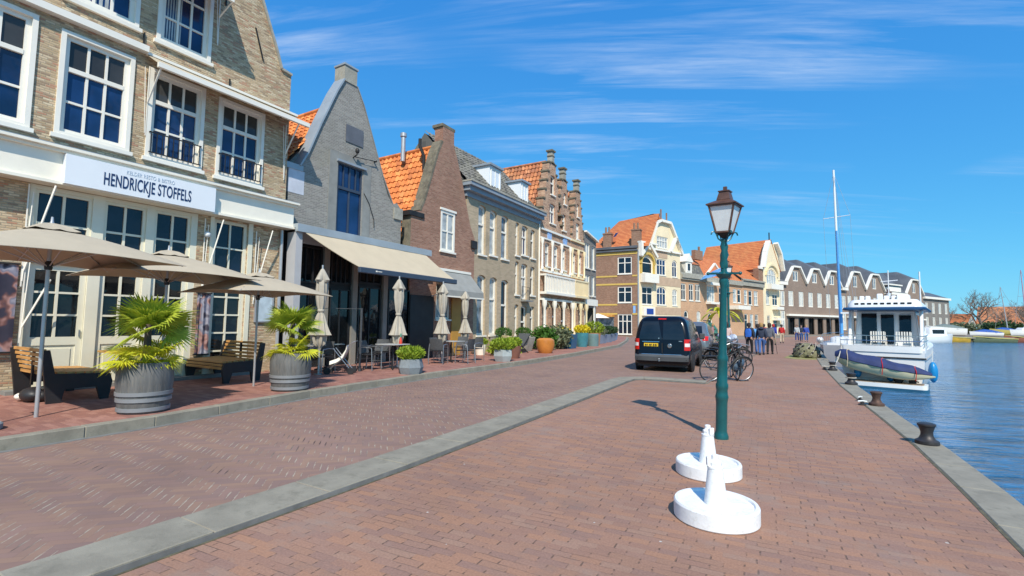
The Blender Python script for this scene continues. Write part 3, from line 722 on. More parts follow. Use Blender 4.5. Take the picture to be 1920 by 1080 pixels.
# menu case on the wall
mc = thing('menu_case', 'pale framed menu case hung on yellow brick beside the drainpipe', 'menu case', (-12.45, 7.7, 1.5))
b = MB(F1); b.box(7.46, 7.98, .0, .06, 1.52, 1.56).box(7.46, 7.98, .0, .06, 2.28, 2.32).box(7.46, 7.5, .0, .06, 1.56, 2.28).box(7.94, 7.98, .0, .06, 1.56, 2.28); b.build('case_frame', M['alu'], mc)
b = MB(F1); b.box(7.5, 7.94, .004, .04, 1.56, 2.28); b.build('menu_sheet', paint('menu_paper', (.5, .58, .62), .3, var=.15, scale=6, obj=False), mc)
# printed banners of a painting, as plain generic colour patches
def banner_mat(name, seed):
    t = NT(name); P = t.vmath('MULTIPLY', t.pos(), (0, 2.2, 1.6)).outputs[0]
    P = t.vmath('ADD', P, (seed, seed, 0)).outputs[0]
    n = t.noise(P, 1.7, 2, .5)
    t.link(t.ramp(n, [(.0, (.02, .02, .035)), (.4, (.035, .03, .05)), (.45, (.16, .07, .06)), (.5, (.4, .22, .19)), (.55, (.2, .19, .24)), (.62, (.34, .33, .38)), (.7, (.05, .04, .06))], 'LINEAR'), t.b.inputs['Base Color']); t.b.inputs['Roughness'].default_value = .6
    return t.m
for (u0, u1, z0, z1, lab, sd_) in [(2.2, 2.9, .95, 2.55, 'large hanging cloth print in dark and flesh tones left of the doors', 3.1), (6.02, 6.32, .75, 2.2, 'narrow hanging cloth print in dark tones between doors and glazed door', 7.7)]:
    bn = thing('wall_banner', lab, 'banner', (-12.4, u0, z0), 'printed banners on the restaurant wall')
    b = MB(F1); n = 8
    L = [(u0 + (u1 - u0) * k / n, .06 + .02 * math.sin(k * 1.9), 0) for k in range(n + 1)]
    b.add([(x, y, z) for z in (z0, z1) for x, y, _ in L] + [(x, y - .006, z) for z in (z0, z1) for x, y, _ in L], [(k, k + 1, n + 2 + k, n + 1 + k) for k in range(n)] + [(2 * n + 2 + k, 2 * n + 3 + k, 3 * n + 4 + k, 3 * n + 3 + k) for k in range(n)])
    b.build('print', banner_mat('banner_print', sd_), bn, smooth=True)
    b = MB(F1); b.box(u0 - .02, u1 + .02, .03, .1, z1, z1 + .03).box(u0 - .02, u1 + .02, .03, .1, z0 - .03, z0).box(u0 + .02, u0 + .05, 0, .04, z1, z1 + .03); b.pieces('banner_rod', M['iron'], bn)

# ------------------------------------------------------------------ grey gabled house with terrace front
F2 = frame(-12.6, 0, 90)
H = thing('grey_gabled_house', 'grey brick house with pointed gable, tall blue-black window and beige awning', 'building', (-12.6, 10.5, .18))
out = [(8.35, 4.2), (12.95, 4.2), (12.95, 5.7), (12.72, 5.92), (12.5, 5.82), (12.25, 6.1), (11.95, 6.75), (11.5, 7.8), (11.0, 8.9), (10.68, 9.45), (10.2, 9.45), (9.9, 8.9), (9.35, 7.6), (8.95, 6.55), (8.75, 6.15), (8.35, 6.15)]
wn_ = (10.06, 11.06, 4.34, 6.68)
b = MB(F2); wall(b, out, [wn_], depth=.4); b.build('gable_wall', M['grey'], H)
b = MB(F2); b.prism([(8.35, .18), (12.95, .18), (12.95, 5.6), (10.45, 8.6), (8.35, 6.0)], -.4, -7); b.build('wall', M['grey'], H)
b = MB(F2)
for p, q in [((8.72, 6.14), (8.95, 6.58)), ((8.95, 6.58), (9.35, 7.62)), ((9.35, 7.62), (9.9, 8.92)), ((9.9, 8.92), (10.18, 9.46))]: b.bar((p[0] - .03, -.2, p[1] + .02), (q[0] - .03, -.2, q[1] + .02), .52, .05)
b.box(8.2, 8.8, -.5, .03, 6.0, 6.17)
b.build('zinc_verge', M['zinc'], H)
b = MB(F2); b.bar((10.7, -.2, 9.47), (11.02, -.2, 8.92), .44, .04); b.bar((11.02, -.2, 8.92), (11.97, -.2, 6.76), .44, .04); b.bar((11.97, -.2, 6.76), (12.5, -.2, 5.84), .44, .04); b.build('gable_coping', M['greystone'], H)
b = MB(F2); b.box(10.15, 10.66, -.46, .03, 9.44, 10.0); b.build('gable_finial', M['sandstone'], H)
b = MB(F2); b.box(10.12, 10.69, -.48, .06, 9.97, 10.03); b.build('finial_cap', M['zinc'], H)
b = MB(F2); b.box(12.55, 12.98, -.4, .05, 5.32, 5.74); b.build('kneeler_stone', M['sandstone'], H)
b = MB(F2); b.box(8.34, 8.86, -.36, .006, 5.3, 6.0); b.build('white_corner', paint('whitened_corner', (.55, .57, .62), .7, var=.12, obj=False), H)
b = MB(); tiles(b, (-12.95, 8.1, 5.75), (-19.5, 8.1, 5.75), (-19.5, 10.45, 8.8), (-12.95, 10.45, 8.8), w=.22, h=.27, amp=.03, step=.035)
b.tube([(-12.9, 10.45, 8.86), (-19.5, 10.45, 8.86)], .1, 8); r_ = b.build('roof', M['tile'], H)
b = MB(); tiles(b, (-12.95, 12.8, 5.75), (-19.5, 12.8, 5.75), (-19.5, 10.45, 8.8), (-12.95, 10.45, 8.8), w=.24, h=.33); b.pieces('roof_slope', M['tile'], H)
window(H, F2, wn_, 2, 1, rec=.03, fw_=.045, bw=.05, fm='awnblue', gm='glassblue', sill=False, transom=5.88)
a = MB(F2)
for k in (1, 3): x = 10.06 + k * .25; a.box(x - .012, x + .012, -.07, -.02, 5.92, 6.64)
a.pieces('glazing_bar', M['awnblue'], H)
b = MB(F2); b.box(9.72, 10.04, 0, .018, 4.34, 7.0).box(11.09, 11.42, 0, .018, 4.34, 6.9).box(10.04, 11.09, 0, .02, 6.75, 7.0); b.pieces('stone_surround', M['greystone'], H)
b = MB(F2); b.box(9.98, 11.16, 0, .1, 6.69, 6.76); b.pieces('window_hood', M['zincdark'], H)
b = MB(F2); b.box(10.3, 11.02, 0, .025, 7.45, 8.03); b.build('wall_plaque', M['plaque'], H)
b = MB(F2); b.ball((10.62, .22, 7.18), (.07, .07, .1), 10, 8); b.bar((10.62, 0, 6.98), (10.62, .22, 7.06), .03); b.bar((10.62, .1, 7.0), (11.55, .1, 7.12), .02); b.bar((11.55, .0, 7.12), (11.55, .14, 7.12), .04); b.build('gable_lantern', M['iron'], H, smooth=True)
b = MB(F2); b.tube([(11.13, .03, 5.9), (11.35, .05, 5.6), (11.6, .03, 5.1), (11.62, .03, 4.8)], .012, 5); b.build('cable', M['iron'], H)
# terrace front: piers, glazing set back, zinc hood
b = MB(F2); b.box(8.3, 14.0, .0, .62, 4.2, 4.3).box(8.3, 14.0, .5, .62, 4.08, 4.2); b.build('zinc_hood', M['zinc'], H)
b = MB(F2)
for u in (8.34,): b.box(u, u + .2, .1, .5, .18, 4.08)
b.box(8.68, 13.55, .05, .12, 3.85, 4.19)
b.build('white_pier', paint('pale_pier', (.46, .46, .47), .6, var=.06, obj=False), H)
b = MB(F2)
for u in (9.62, 10.75, 12.1): b.box(u, u + .2, -.02, .1, .18, 3.9)
b.pieces('inner_pier', paint('taupe_pier', (.3, .26, .22), .7, var=.1, obj=False), H)
b = MB(F2); b.box(8.35, 13.9, -.06, -.03, .18, 4.2); b.build('shopfront', M['black'], H)
for (u0, u1, z0, z1, c_) in [(8.72, 9.6, .5, 2.5, 2), (8.72, 9.6, 2.7, 3.8, 3), (9.92, 10.72, .4, 2.6, 2), (9.92, 10.72, 2.75, 3.8, 4), (11.05, 12.05, .3, 2.75, 2), (11.05, 12.05, 2.85, 3.8, 3), (12.4, 13.5, .3, 2.75, 2)]:
    window(H, F2, (u0, u1, z0, z1), c_, 1, o=.08, rec=.05, fw_=.05, bw=.04, fm='black', gm='glassdark', sill=False, name='shop_window')
b = MB(F2); b.box(13.9, 14.7, -.3, .0, 3.65, 4.2); b.build('wing_wall', M['sandstone'], H)
# beige terrace awning
A_ = thing('terrace_awning', 'beige awning with dark front profile over the grey house terrace', 'awning', (-12.0, 10.7, 3.9))
def PTS(): return [(8.9, .66, 4.06), (14.25, .66, 4.06), (14.0, 3.0, 2.95), (9.0, 3.0, 2.95)]
b = MB(F2); n = 14; vs = []
for e in (0, .012):
    for j in range(9):
        for i in range(n + 1):
            u = i / n; v = j / 8
            vs.append((8.55 + 5.15 * u + (.95 - .7 * u) * v, .6 + 1.2 * v, 4.08 - .95 * v - .03 * math.sin(PI * v) + .006 * math.sin(i * 2.1) - e))
W_ = n + 1; fs = [(j * W_ + i, j * W_ + i + 1, (j + 1) * W_ + i + 1, (j + 1) * W_ + i) for j in range(8) for i in range(n)]
fs += [tuple(k + 9 * W_ for k in f) for f in fs]; b.add(vs, fs); b.build('cloth', M['awncloth'], A_, smooth=True)
b = MB(F2); b.box(9.46, 14.0, 1.76, 1.87, 2.97, 3.14); b.build('front_profile', M['awnblue'], A_, bevel=.02)
b = MB(F2); b.box(10.05, 10.12, 1.871, 1.874, 3.04, 3.08).box(10.14, 10.3, 1.871, 1.874, 3.05, 3.07); b.build('profile_mark', M['white'], A_)
for u in (9.5, 13.6):
    a = MB(F2); a.bar((u, .55, 3.95), (u + .5, 1.2, 3.45), .05); a.bar((u + .5, 1.2, 3.45), (u, 1.76, 3.08), .045); a.build('folding_arm', M['alu'], A_)

# ------------------------------------------------------------------ red-brown gabled house
H = thing('brown_gabled_house', 'narrow red-brown brick house with tall gable topped by a chimney', 'building', (-12.6, 15.6, .18))
out = [(13.45, .18), (17.6, .18), (17.6, 5.35), (17.35, 5.75), (17.25, 5.9), (16.6, 7.7), (16.15, 8.75), (15.95, 9.1), (15.95, 9.75), (15.2, 9.75), (15.2, 9.1), (14.95, 8.6), (14.55, 7.4), (14.2, 6.4), (13.95, 5.9), (13.45, 5.75)]
out = [(u if u < 16 else u - .0, z) for u, z in out]
wh = (15.18, 16.12, 4.52, 6.2); gh = (15.0, 15.9, 1.7, 3.2)
b = MB(F2); wall(b, out, [wh, gh], o=.04, depth=.44); b.build('gable_wall', M['brown'], H)
b = MB(F2); b.prism([(13.45, .18), (17.5, .18), (17.5, 4.7), (15.5, 8.9), (13.45, 4.7)], -.4, -8); b.build('wall', M['brown'], H)
b = MB(F2)
for p, q in [((13.95, 5.9), (14.2, 6.4)), ((14.2, 6.4), (14.55, 7.4)), ((14.55, 7.4), (14.95, 8.6)), ((14.95, 8.6), (15.2, 9.1))]: b.bar((p[0] - .02, -.2, p[1]), (q[0] - .02, -.2, q[1]), .5, .1)
b.build('gable_coping', M['mosscap'], H)
b = MB(F2); b.box(13.42, 14.0, -.42, .03, 4.2, 5.62); b.build('kneeler_pier', M['mosscap'], H)
b = MB(F2); b.box(13.3, 14.12, -.46, .1, 5.62, 5.8).box(17.3, 17.72, -.3, .12, 4.9, 5.25); b.pieces('kneeler_cap', M['iron'], H)
b = MB(F2); b.box(15.14, 16.0, -.5, .05, 9.74, 9.86).box(15.18, 15.96, -.46, .02, 9.68, 9.74); b.build('chimney_cap', M['mosscap'], H)
b = MB(); tiles(b, (-12.95, 13.05, 4.05), (-20, 13.05, 4.05), (-20, 15.5, 9.0), (-12.95, 15.5, 9.0), w=.25, h=.33, amp=.035, step=.04); b.tube([(-12.95, 15.5, 9.06), (-20, 15.5, 9.06)], .1, 8); b.build('roof', M['tile'], H)
b = MB(); tiles(b, (-12.95, 17.5, 4.7), (-20, 17.5, 4.7), (-20, 15.5, 9.0), (-12.95, 15.5, 9.0)); b.pieces('roof_slope', M['tile'], H)
b = MB(); b.tube([(-14.6, 15.0, 8.5), (-14.6, 15.0, 9.65)], .1, 10); b.tube([(-14.6, 15.0, 9.6), (-14.6, 15.0, 9.75)], .14, 10); b.build('flue_pipe', M['alu'], H, smooth=True)
b = MB(); b.tube([(-13.35, 14.95, 7.9), (-13.35, 14.95, 8.5), (-13.5, 14.85, 8.95), (-13.5, 14.85, 9.25)], .07, 8); b.build('black_flue', M['iron'], H, smooth=True)
window(H, F2, wh, 2, 2, o=.04, rec=.0, fw_=.1, bw=.06, gm='curtain')
window(H, F2, gh, 2, 1, o=.04, rec=.05, fw_=.08, bw=.05, gm='greycurt')
b = MB(F2); b.box(15.12, 16.18, 0, .09, 6.21, 6.3); b.pieces('window_hood', M['white'], H)
b = MB(F2); b.box(13.5, 14.85, .045, .07, .18, 2.6); b.build('dark_shopfront', M['black'], H)
b = MB(F2); b.box(16.0, 16.62, .045, .09, .2, 2.75); b.build('ochre_panel', paint('ochre_board', (.5, .27, .05), .6, var=.1, obj=False), H)
A_ = thing('grey_awning', 'grey drop awning on the red-brown house', 'awning', (-12.4, 15.6, 3.2))
b = MB(F2); b.add([(14.7, .1, 3.7), (17.2, .1, 3.7), (17.2, .85, 2.85), (14.7, .85, 2.85), (14.7, .1, 3.68), (17.2, .1, 3.68), (17.2, .85, 2.83), (14.7, .85, 2.83)], [(0, 1, 2, 3), (7, 6, 5, 4), (0, 3, 7, 4), (1, 2, 6, 5)])
b.add([(14.7, .85, 2.85), (17.2, .85, 2.85), (17.2, .87, 2.6), (14.7, .87, 2.6)], [(0, 1, 2, 3)]); b.build('cloth', M['awngrey'], A_)
b = MB(F2); b.box(14.68, 17.22, .05, .16, 3.68, 3.78).box(14.68, 17.22, .82, .88, 2.57, 2.62); b.build('awning_case', M['white'], A_)
for u in (14.72, 17.18):
    a = MB(F2); a.bar((u, .05, 2.6), (u, .84, 2.84), .035); a.build('awning_arm', M['white'], A_)

# ------------------------------------------------------------------ two tan houses under one grey cornice
def tan_house(u0, u1, label, wins, dorm, roofmat, name='tan_brick_house'):
    H = thing(name, label, 'building', (-12.6, (u0 + u1) / 2, .18))
    holes = [w_[:5] for w_ in wins]
    b = MB(F2); wall(b, [(u0, .18), (u1, .18), (u1, 7.35), (u0, 7.35)], holes, depth=7); b.build('wall', M['tan'], H)
    b = MB(F2); e_ = 1 if u0 < 20 else 0; b.box(u0 - .1 * e_, u1, -.1, .06, 7.2, 7.42).box(u0 - .2 * e_, u1, -.1, .3, 7.422, 7.62).box(u0 - .3 * e_, u1, -.1, .44, 7.622, 7.78); b.build('cornice', M['zincdark'], H)
    b = MB(F2); b.box(u0 - .32 * e_, u1, -.1, .48, 7.782, 7.85); b.build('gutter_edge', M['sandstone'], H)
    b = MB(F2); b.prism([(0, 7.7), (-2.6, 10.6), (-5.2, 7.7)], u0, u1, Matrix(((0, 1, 0, 0), (1, 0, 0, 0), (0, 0, 1, 0), (0, 0, 0, 1)))); b.build('roof_body', M['slate'], H)
    b = MB(F2); tiles(b, (u0, .1, 7.8), (u1, .1, 7.8), (u1, -2.6, 10.7), (u0, -2.6, 10.7), w=.26, h=.33, amp=.03, step=.03); b.build('roof', M['slate'], H)
    for w_ in wins: window(H, F2, w_[:5], w_[5], 1, rec=.12, fw_=.09, bw=.04, gm=w_[6], transom=w_[2] + (w_[3] - w_[2]) * .62, sill=w_[7])
    d0, d1 = dorm
    D = MB(F2); D.box(d0, d1, -2.1, -.35, 7.85, 9.35); D = D.build('dormer', M['signwhite'], H)
    b = MB(F2); b.box(d0 - .1, d1 + .1, -2.1, -.22, 9.35, 9.45); b.build('dormer_roof', M['zincdark'], D)
    window(H, F2, (d0 + .1, d1 - .1, 8.1, 9.25), 2, 1, o=-.33, rec=.0, fw_=.06, bw=.05, gm='glass', sill=False, name='dormer_window')
    return H
tan_house(17.02, 21.05, 'tan brick house with three tall arched sash windows and white dormer', [
    (17.93, 18.55, 4.72, 7.05, .14, 1, 'curtain', True), (18.88, 19.5, 4.8, 7.0, .14, 1, 'curtain', True), (19.92, 20.58, 4.75, 6.95, .14, 1, 'greycurt', True),
    (17.93, 18.6, 1.0, 3.78, .14, 1, 'greycurt', True), (18.95, 19.6, 1.0, 3.76, .14, 1, 'curtain', True), (19.98, 20.65, .4, 3.72, .14, 1, 'glass', False)], (19.3, 20.35), 'slate')
Ht = tan_house(21.05, 24.0, 'slimmer tan brick house with three rows of small arched windows', [
    (21.3, 21.68, 5.1, 6.85, .1, 1, 'glass', True), (21.95, 22.62, 5.2, 6.8, .1, 2, 'glassblue', True), (22.95, 23.45, 5.15, 6.75, .1, 1, 'glass', True),
    (21.3, 21.7, 3.05, 4.8, .1, 1, 'glass', True), (21.95, 22.62, 2.85, 4.75, .1, 2, 'greycurt', False), (22.95, 23.45, 3.1, 4.7, .1, 1, 'glass', True),
    (21.3, 21.7, .9, 2.55, .1, 1, 'glass', True), (21.95, 22.6, .25, 2.5, .1, 1, 'glassdark', False), (22.95, 23.45, .9, 2.5, .1, 1, 'glass', True)], (22.4, 23.25), 'slate')
b = MB(F2); b.box(21.9, 22.7, 0, .35, 2.72, 2.8); b.build('balcony_slab', M['greystone'], Ht)
b = MB(F2); b.bar((21.88, .1, 2.8), (21.88, .1, 3.5), .02); b.bar((22.7, .1, 2.8), (22.7, .1, 3.5), .02); b.bar((21.88, .1, 3.5), (22.7, .1, 3.5), .02); b.build('balcony_rail', M['iron'], Ht)
b = MB(F2); b.tube([(23.88, .05, .2), (23.88, .05, 7.2)], .05, 6); b.build('drainpipe', M['cream'], Ht)

# ------------------------------------------------------------------ stepped gables
def stepped(c, w, z0, zt, n, blk=.5):
    """outline of the steps from the left shoulder over the top to the right one"""
    L = []; hw = w / 2; dz = (zt - z0) / n
    for k in range(n):
        x = c - hw + (hw - .28) * k / n; L += [(x, z0 + dz * k), (x, z0 + dz * (k + 1))]
    L2 = [(2 * c - x, z) for x, z in reversed(L)]
    return L + L2
def step_house(name, label, u0, u1, peaks, wins, z0=7.1):
    H = thing(name, label, 'building', (-12.6, (u0 + u1) / 2, .18), 'stepped gable houses')
    top = []
    for p in peaks: top += stepped(*p)
    out = [(u0, .18), (u1, .18), (u1, z0)] + [(min(max(x, u0), u1), z) for x, z in reversed(top)] + [(u0, z0)]
    cl = []
    for p in out:
        if not cl or math.dist(cl[-1], p) > 1e-4: cl.append(p)
    b = MB(F2); wall(b, cl, [w_[:5] for w_ in wins], depth=.45); b.build('wall', M['redstep'], H)
    b = MB(F2); b.box(u0, u1, -.45, -8, .18, 7.0); b.build('rear_wall', M['redstep'], H)
    for w_ in wins: window(H, F2, w_[:5], w_[5], 1, rec=.1, fw_=.08, bw=.04, gm=w_[6], transom=w_[2] + (w_[3] - w_[2]) * .6)
    b = MB(F2); d = MB(F2)
    for c, w, za, zt, n in peaks:
        dz = (zt - za) / n; hw = w / 2
        for s in (-1, 1):
            for k in range(n):
                x = c + s * (-hw + (hw - .28) * k / n) if s < 0 else c + hw - (hw - .28) * k / n
                xo = c - hw + (hw - .28) * k / n if s < 0 else c + hw - (hw - .28) * k / n
                xi = c - hw + (hw - .28) * (k + 1) / n if s < 0 else c + hw - (hw - .28) * (k + 1) / n
                if u0 - .2 < xo < u1 + .2: b.box(min(xo, xi) - .05, max(xo, xi) + .03, -.48, .05, za + dz * (k + 1) - .02, za + dz * (k + 1) + .07)
        b.box(c - .2, c + .2, -.3, .06, zt + .05, zt + .12)
        d.box(c - .16, c + .16, -.28, .04, zt + .1, zt + .75); b.box(c - .24, c + .24, -.34, .1, zt + .75, zt + .85); b.box(c - .2, c + .2, -.3, .06, zt + .45, zt + .51)
    b.pieces('step_coping', M['mosscap'], H); d.pieces('gable_pinnacle', M['sandstone'], H)
    return H
wA = [(25.35, 25.95, 9.3, 10.5, .1, 1, 'glass'), (25.25, 26.0, 7.55, 8.75, .1, 2, 'glassblue'), (27.2, 27.6, 9.1, 9.85, .1, 1, 'glass'), (27.05, 27.55, 7.4, 8.45, .1, 1, 'glass'),
      (24.7, 25.3, 4.9, 6.3, .12, 1, 'curtain'), (25.9, 26.5, 4.9, 6.3, .12, 1, 'curtain'), (27.1, 27.6, 4.9, 6.3, .12, 1, 'curtain'),
      (24.5, 25.1, .9, 2.7, .3, 1, 'glass'), (25.7, 26.3, .9, 2.7, .3, 1, 'glass'), (26.9, 27.5, .3, 2.7, .3, 1, 'glassdark')]
HA = step_house('step_gable_house', 'weathered red brick house with two stepped gables and white carved lower front', 24.02, 28.25, [(25.6, 3.1, 7.1, 11.2, 7), (27.3, 1.9, 7.9, 10.6, 5)], wA)
wB = [(29.3, 29.7, 8.7, 9.6, .1, 1, 'glass'), (29.2, 29.8, 7.2, 8.3, .1, 2, 'curtain'), (28.7, 29.2, 4.9, 6.2, .12, 1, 'curtain'), (29.7, 30.2, 4.9, 6.2, .12, 1, 'curtain'), (28.7, 29.2, .9, 2.6, .3, 1, 'glass'), (29.7, 30.2, .3, 2.6, .3, 1, 'glassdark')]
HB = step_house('step_gable_house', 'narrow stepped gable house with pale yellow lower front beside the dark grey house', 28.25, 30.58, [(29.5, 2.1, 6.9, 10.4, 7)], wB, 6.9)
b = MB(); tiles(b, (-13.05, 24.15, 8.0), (-17.6, 24.15, 8.0), (-17.6, 25.6, 11.35), (-13.05, 25.6, 11.35), w=.26, h=.33, amp=.04, step=.045); b.tube([(-13.05, 25.6, 11.4), (-17.6, 25.6, 11.4)], .1, 6)
tiles(b, (-13.05, 28.0, 7.2), (-17.6, 28.0, 7.2), (-17.6, 25.6, 11.35), (-13.05, 25.6, 11.35)); tiles(b, (-13.05, 24.1, 7.0), (-17.6, 24.1, 7.0), (-17.6, 24.16, 8.0), (-13.05, 24.16, 8.0)); b.pieces('roof', M['tile2'], HA)
b = MB(); tiles(b, (-13.05, 28.3, 7.2), (-16.8, 28.3, 7.2), (-16.8, 29.5, 10.5), (-13.05, 29.5, 10.5), w=.26, h=.33, amp=.04, step=.045); tiles(b, (-13.05, 30.6, 7.2), (-16.8, 30.6, 7.2), (-16.8, 29.5, 10.5), (-13.05, 29.5, 10.5)); b.pieces('roof', M['tile2'], HB)
for HH, u0, u1, cm in ((HA, 24.1, 28.2, 'white'), (HB, 28.32, 30.52, 'cream2')):
    b = MB(F2)
    for z, hgt, o_ in ((6.95, .12, .1), (6.45, .09, .06), (4.55, .12, .1), (3.25, .14, .42), (4.3, .1, .4), (2.9, .12, .2)): b.box(u0, u1, 0, o_, z, z + hgt)
    n = round((u1 - u0) / .22)
    for k in range(n + 1):
        u = u0 + .06 + (u1 - u0 - .12) * k / n; b.box(u - .045, u + .045, .28, .38, 3.39, 4.3)
    b.pieces('carved_band', M[cm], HH)
    b = MB(F2); n = max(2, round((u1 - u0) / 1.2))
    for k in range(n + 1):
        u = u0 + .1 + (u1 - u0 - .2) * k / n
        b.lathe([(.1, .18), (.1, .4), (.07, .45), (.065, 2.4), (.1, 2.5), (.14, 2.65), (.14, 2.9)], 8, Matrix.Translation((u, .25, 0)))
        b.lathe([(.09, 4.67), (.09, 4.8), (.06, 4.85), (.06, 6.1), (.11, 6.3), (.11, 6.45)], 8, Matrix.Translation((u, .08, 0)))
    b.pieces('carved_column', M[cm], HH, smooth=True)
    b = MB(F2)
    for k in range(n):
        u = u0 + .1 + (u1 - u0 - .2) * (k + .5) / n
        for q in range(8):
            a0, a1 = PI * q / 8, PI * (q + 1) / 8
            b.bar((u + .42 * math.cos(a0), .05, 2.5 + .3 * math.sin(a0)), (u + .42 * math.cos(a1), .05, 2.5 + .3 * math.sin(a1)), .06)
        b.box(u - .2, u + .2, 0, .04, 4.7, 4.9)
    b.pieces('arch_moulding', M['cream2'], HH)
# emblem on the red front
b = MB(F2); b.lathe([(.02, 0), (.3, 0), (.3, .05), (.02, .05)], 16, Matrix.Translation((27.4, .0, 6.75)) @ Matrix.Rotation(R(-90), 4, 'X')); b.build('blue_medallion', paint('medallion_blue', (.3, .45, .7), .5, var=.3, scale=6, obj=False), HA)
b = MB(F2); b.box(24.95, 25.45, 0, .05, 6.55, 6.92); b.build('blue_shield', paint('shield_blue', (.35, .5, .75), .5, var=.3, scale=6, obj=False), HA)

# ------------------------------------------------------------------ dark grey end house
H = thing('dark_grey_house', 'dark grey brick house with white windows and white band above the ground floor', 'building', (-12.6, 31.7, .18))
wg = [(30.75, 31.65, 5.45, 7.2, 0, 2, 'curtain'), (32.0, 32.6, 5.45, 7.1, 0, 1, 'curtain'), (30.75, 31.65, 3.55, 5.0, 0, 2, 'curtain'), (32.0, 32.6, 3.55, 5.0, 0, 1, 'curtain')]
b = MB(F2); wall(b, [(30.6, .18), (32.85, .18), (32.85, 7.5), (30.6, 7.9)], [w_[:5] for w_ in wg] + [(30.9, 32.6, .2, 2.7)], depth=7, reveal=.9); b.build('wall', M['dgrey'], H)
for w_ in wg: window(H, F2, w_[:5], w_[5], 1, rec=.06, fw_=.06, bw=.05, gm=w_[6])
b = MB(F2); b.box(30.6, 32.9, 0, .12, 2.85, 3.3); b.build('white_band', M['white'], H)
b = MB(F2); b.bar((30.6, .05, 7.95), (32.95, .05, 7.53), .3, .1); b.build('roof_edge', M['white'], H)
b = MB(F2); b.box(31.0, 32.5, -.9, -.85, .2, 2.7); b.build('recessed_front', M['black'], H)
b = MB(F2); b.box(30.6, 30.85, 0, .06, .2, 2.85).box(32.3, 32.55, 0, .06, .2, 2.85); b.pieces('pier', M['white'], H)
# ------------------------------------------------------------------ corner house: brown side with yellow bands, cream front
C0 = (-17.4, 59.5)
F3 = frame(C0[0], C0[1], 0); F4 = frame(C0[0], C0[1], 70)
M['bandyel'] = paint('yellow_band', (.62, .42, .1), .7, var=.08, obj=False)
M['creamfront'] = paint('pale_yellow_render', (.84, .7, .46), .75, var=.08, scale=.6, obj=False)
M['beigebr'] = paint('beige_brickwork', (.52, .37, .25), .85, var=.1, scale=2, obj=False)
H = thing('corner_house', 'large corner house with brown side wall, yellow bands and steep orange roof', 'building', (-17.4, 59.5, 0))
ws = [(-2.5, -.65, 7.95, 10.15, 0, 2), (-2.5, -.65, 4.3, 6.35, 0, 2), (-2.5, -.65, .3, 2.85, 0, 3)]
b = MB(F3); wall(b, [(-5.5, 0), (.02, 0), (.02, 11.2), (-5.5, 11.2)], [h[:5] for h in ws], depth=.4); b.build('side_wall', M['brown2'], H)
b = MB(F3)
for z, hh_ in ((10.45, .35), (7.6, .2), (6.55, .22), (3.95, .2), (2.78, .2)):
    if hh_ > .3 or z in (6.55,): b.box(-5.5, .03, .0, .05, z, z + hh_)
    else: b.box(-5.5, -2.55, 0, .05, z, z + hh_); b.box(-.6, .03, 0, .05, z, z + hh_)
b.pieces('yellow_band', M['bandyel'], H)
b = MB(F3); b.box(-5.55, .1, 0, .25, 10.85, 11.05).box(-5.55, .1, -.3, .3, 11.202, 11.5); b.build('parapet', M['darkroof'], H)
for h in ws: window(H, F3, h[:5], h[5], 1, rec=.06, fw_=.12, bw=.12, gm='glass', transom=h[2] + (h[3] - h[2]) * .65)
fs_ = [(.9, 3.3, 8.1, 10.3, .9, 1, 'glassdark'), (4.25, 6.35, 8.1, 10.25, 0, 3, 'glassblue'), (7.8, 9.05, 8.05, 10.4, .6, 2, 'glassblue'), (1.0, 3.3, 4.1, 6.4, 0, 2, 'glass'), (4.2, 6.35, 4.15, 6.6, .5, 3, 'glassblue'), (7.8, 9.0, 4.15, 6.4, .3, 2, 'curtain')]
gw = (4.3, 6.9, 11.75, 13.3, 0, 4, 'curtain')
fo = [(0, 0), (9.8, 0), (9.8, 11.4), (9.3, 12.4), (7.6, 14.6), (7.2, 15.2), (4.7, 15.2), (4.2, 14.4), (2.6, 11.4), (0, 11.2)]
b = MB(F4); wall(b, fo, [h[:5] for h in fs_] + [gw[:5]], depth=6); b.build('front_wall', M['creamfront'], H)
for h in fs_ + [gw]: window(H, F4, h[:5], h[5], 1, rec=.08, fw_=.13, bw=.1, gm=h[6], transom=h[2] + (h[3] - h[2]) * .62)
b = MB(F4); b.box(3.9, 9.78, .0, .03, 6.75, 7.9).box(3.9, 9.78, 0, .03, 2.9, 3.9).box(3.9, 6.7, 0, .03, 10.4, 11.3).box(3.9, 9.78, 0, .03, .1, 2.5); b.pieces('beige_panel', M['beigebr'], H)
b = MB(F4); b.box(.6, 3.6, .05, .8, 6.9, 8.0).box(.9, 3.3, .0, .35, 2.7, 3.8); b.pieces('white_apron', M['white'], H)
b = MB(F4); b.bar((.3, .4, 10.2), (2.1, .4, 12.0), .3, .35); b.bar((2.1, .4, 12.0), (3.8, .4, 10.3), .3, .35); b.box(.2, .6, .1, .6, 10.2, 12.0); b.box(.2, 3.9, -.2, .5, 11.9, 12.1); b.build('porch_gable', M['white'], H)
b = MB(F4)
for q in range(10):
    a0, a1 = PI * q / 10, PI * (q + 1) / 10
    b.bar((2.1 + 1.45 * math.cos(a0), .12, 9.3 + 1.4 * math.sin(a0)), (2.1 + 1.45 * math.cos(a1), .12, 9.3 + 1.4 * math.sin(a1)), .28)
b.box(.6, .85, .0, .2, 8.0, 9.3).box(3.35, 3.6, 0, .2, 8.0, 9.3); b.build('yellow_arch', M['bandyel'], H)
b = MB(F4)
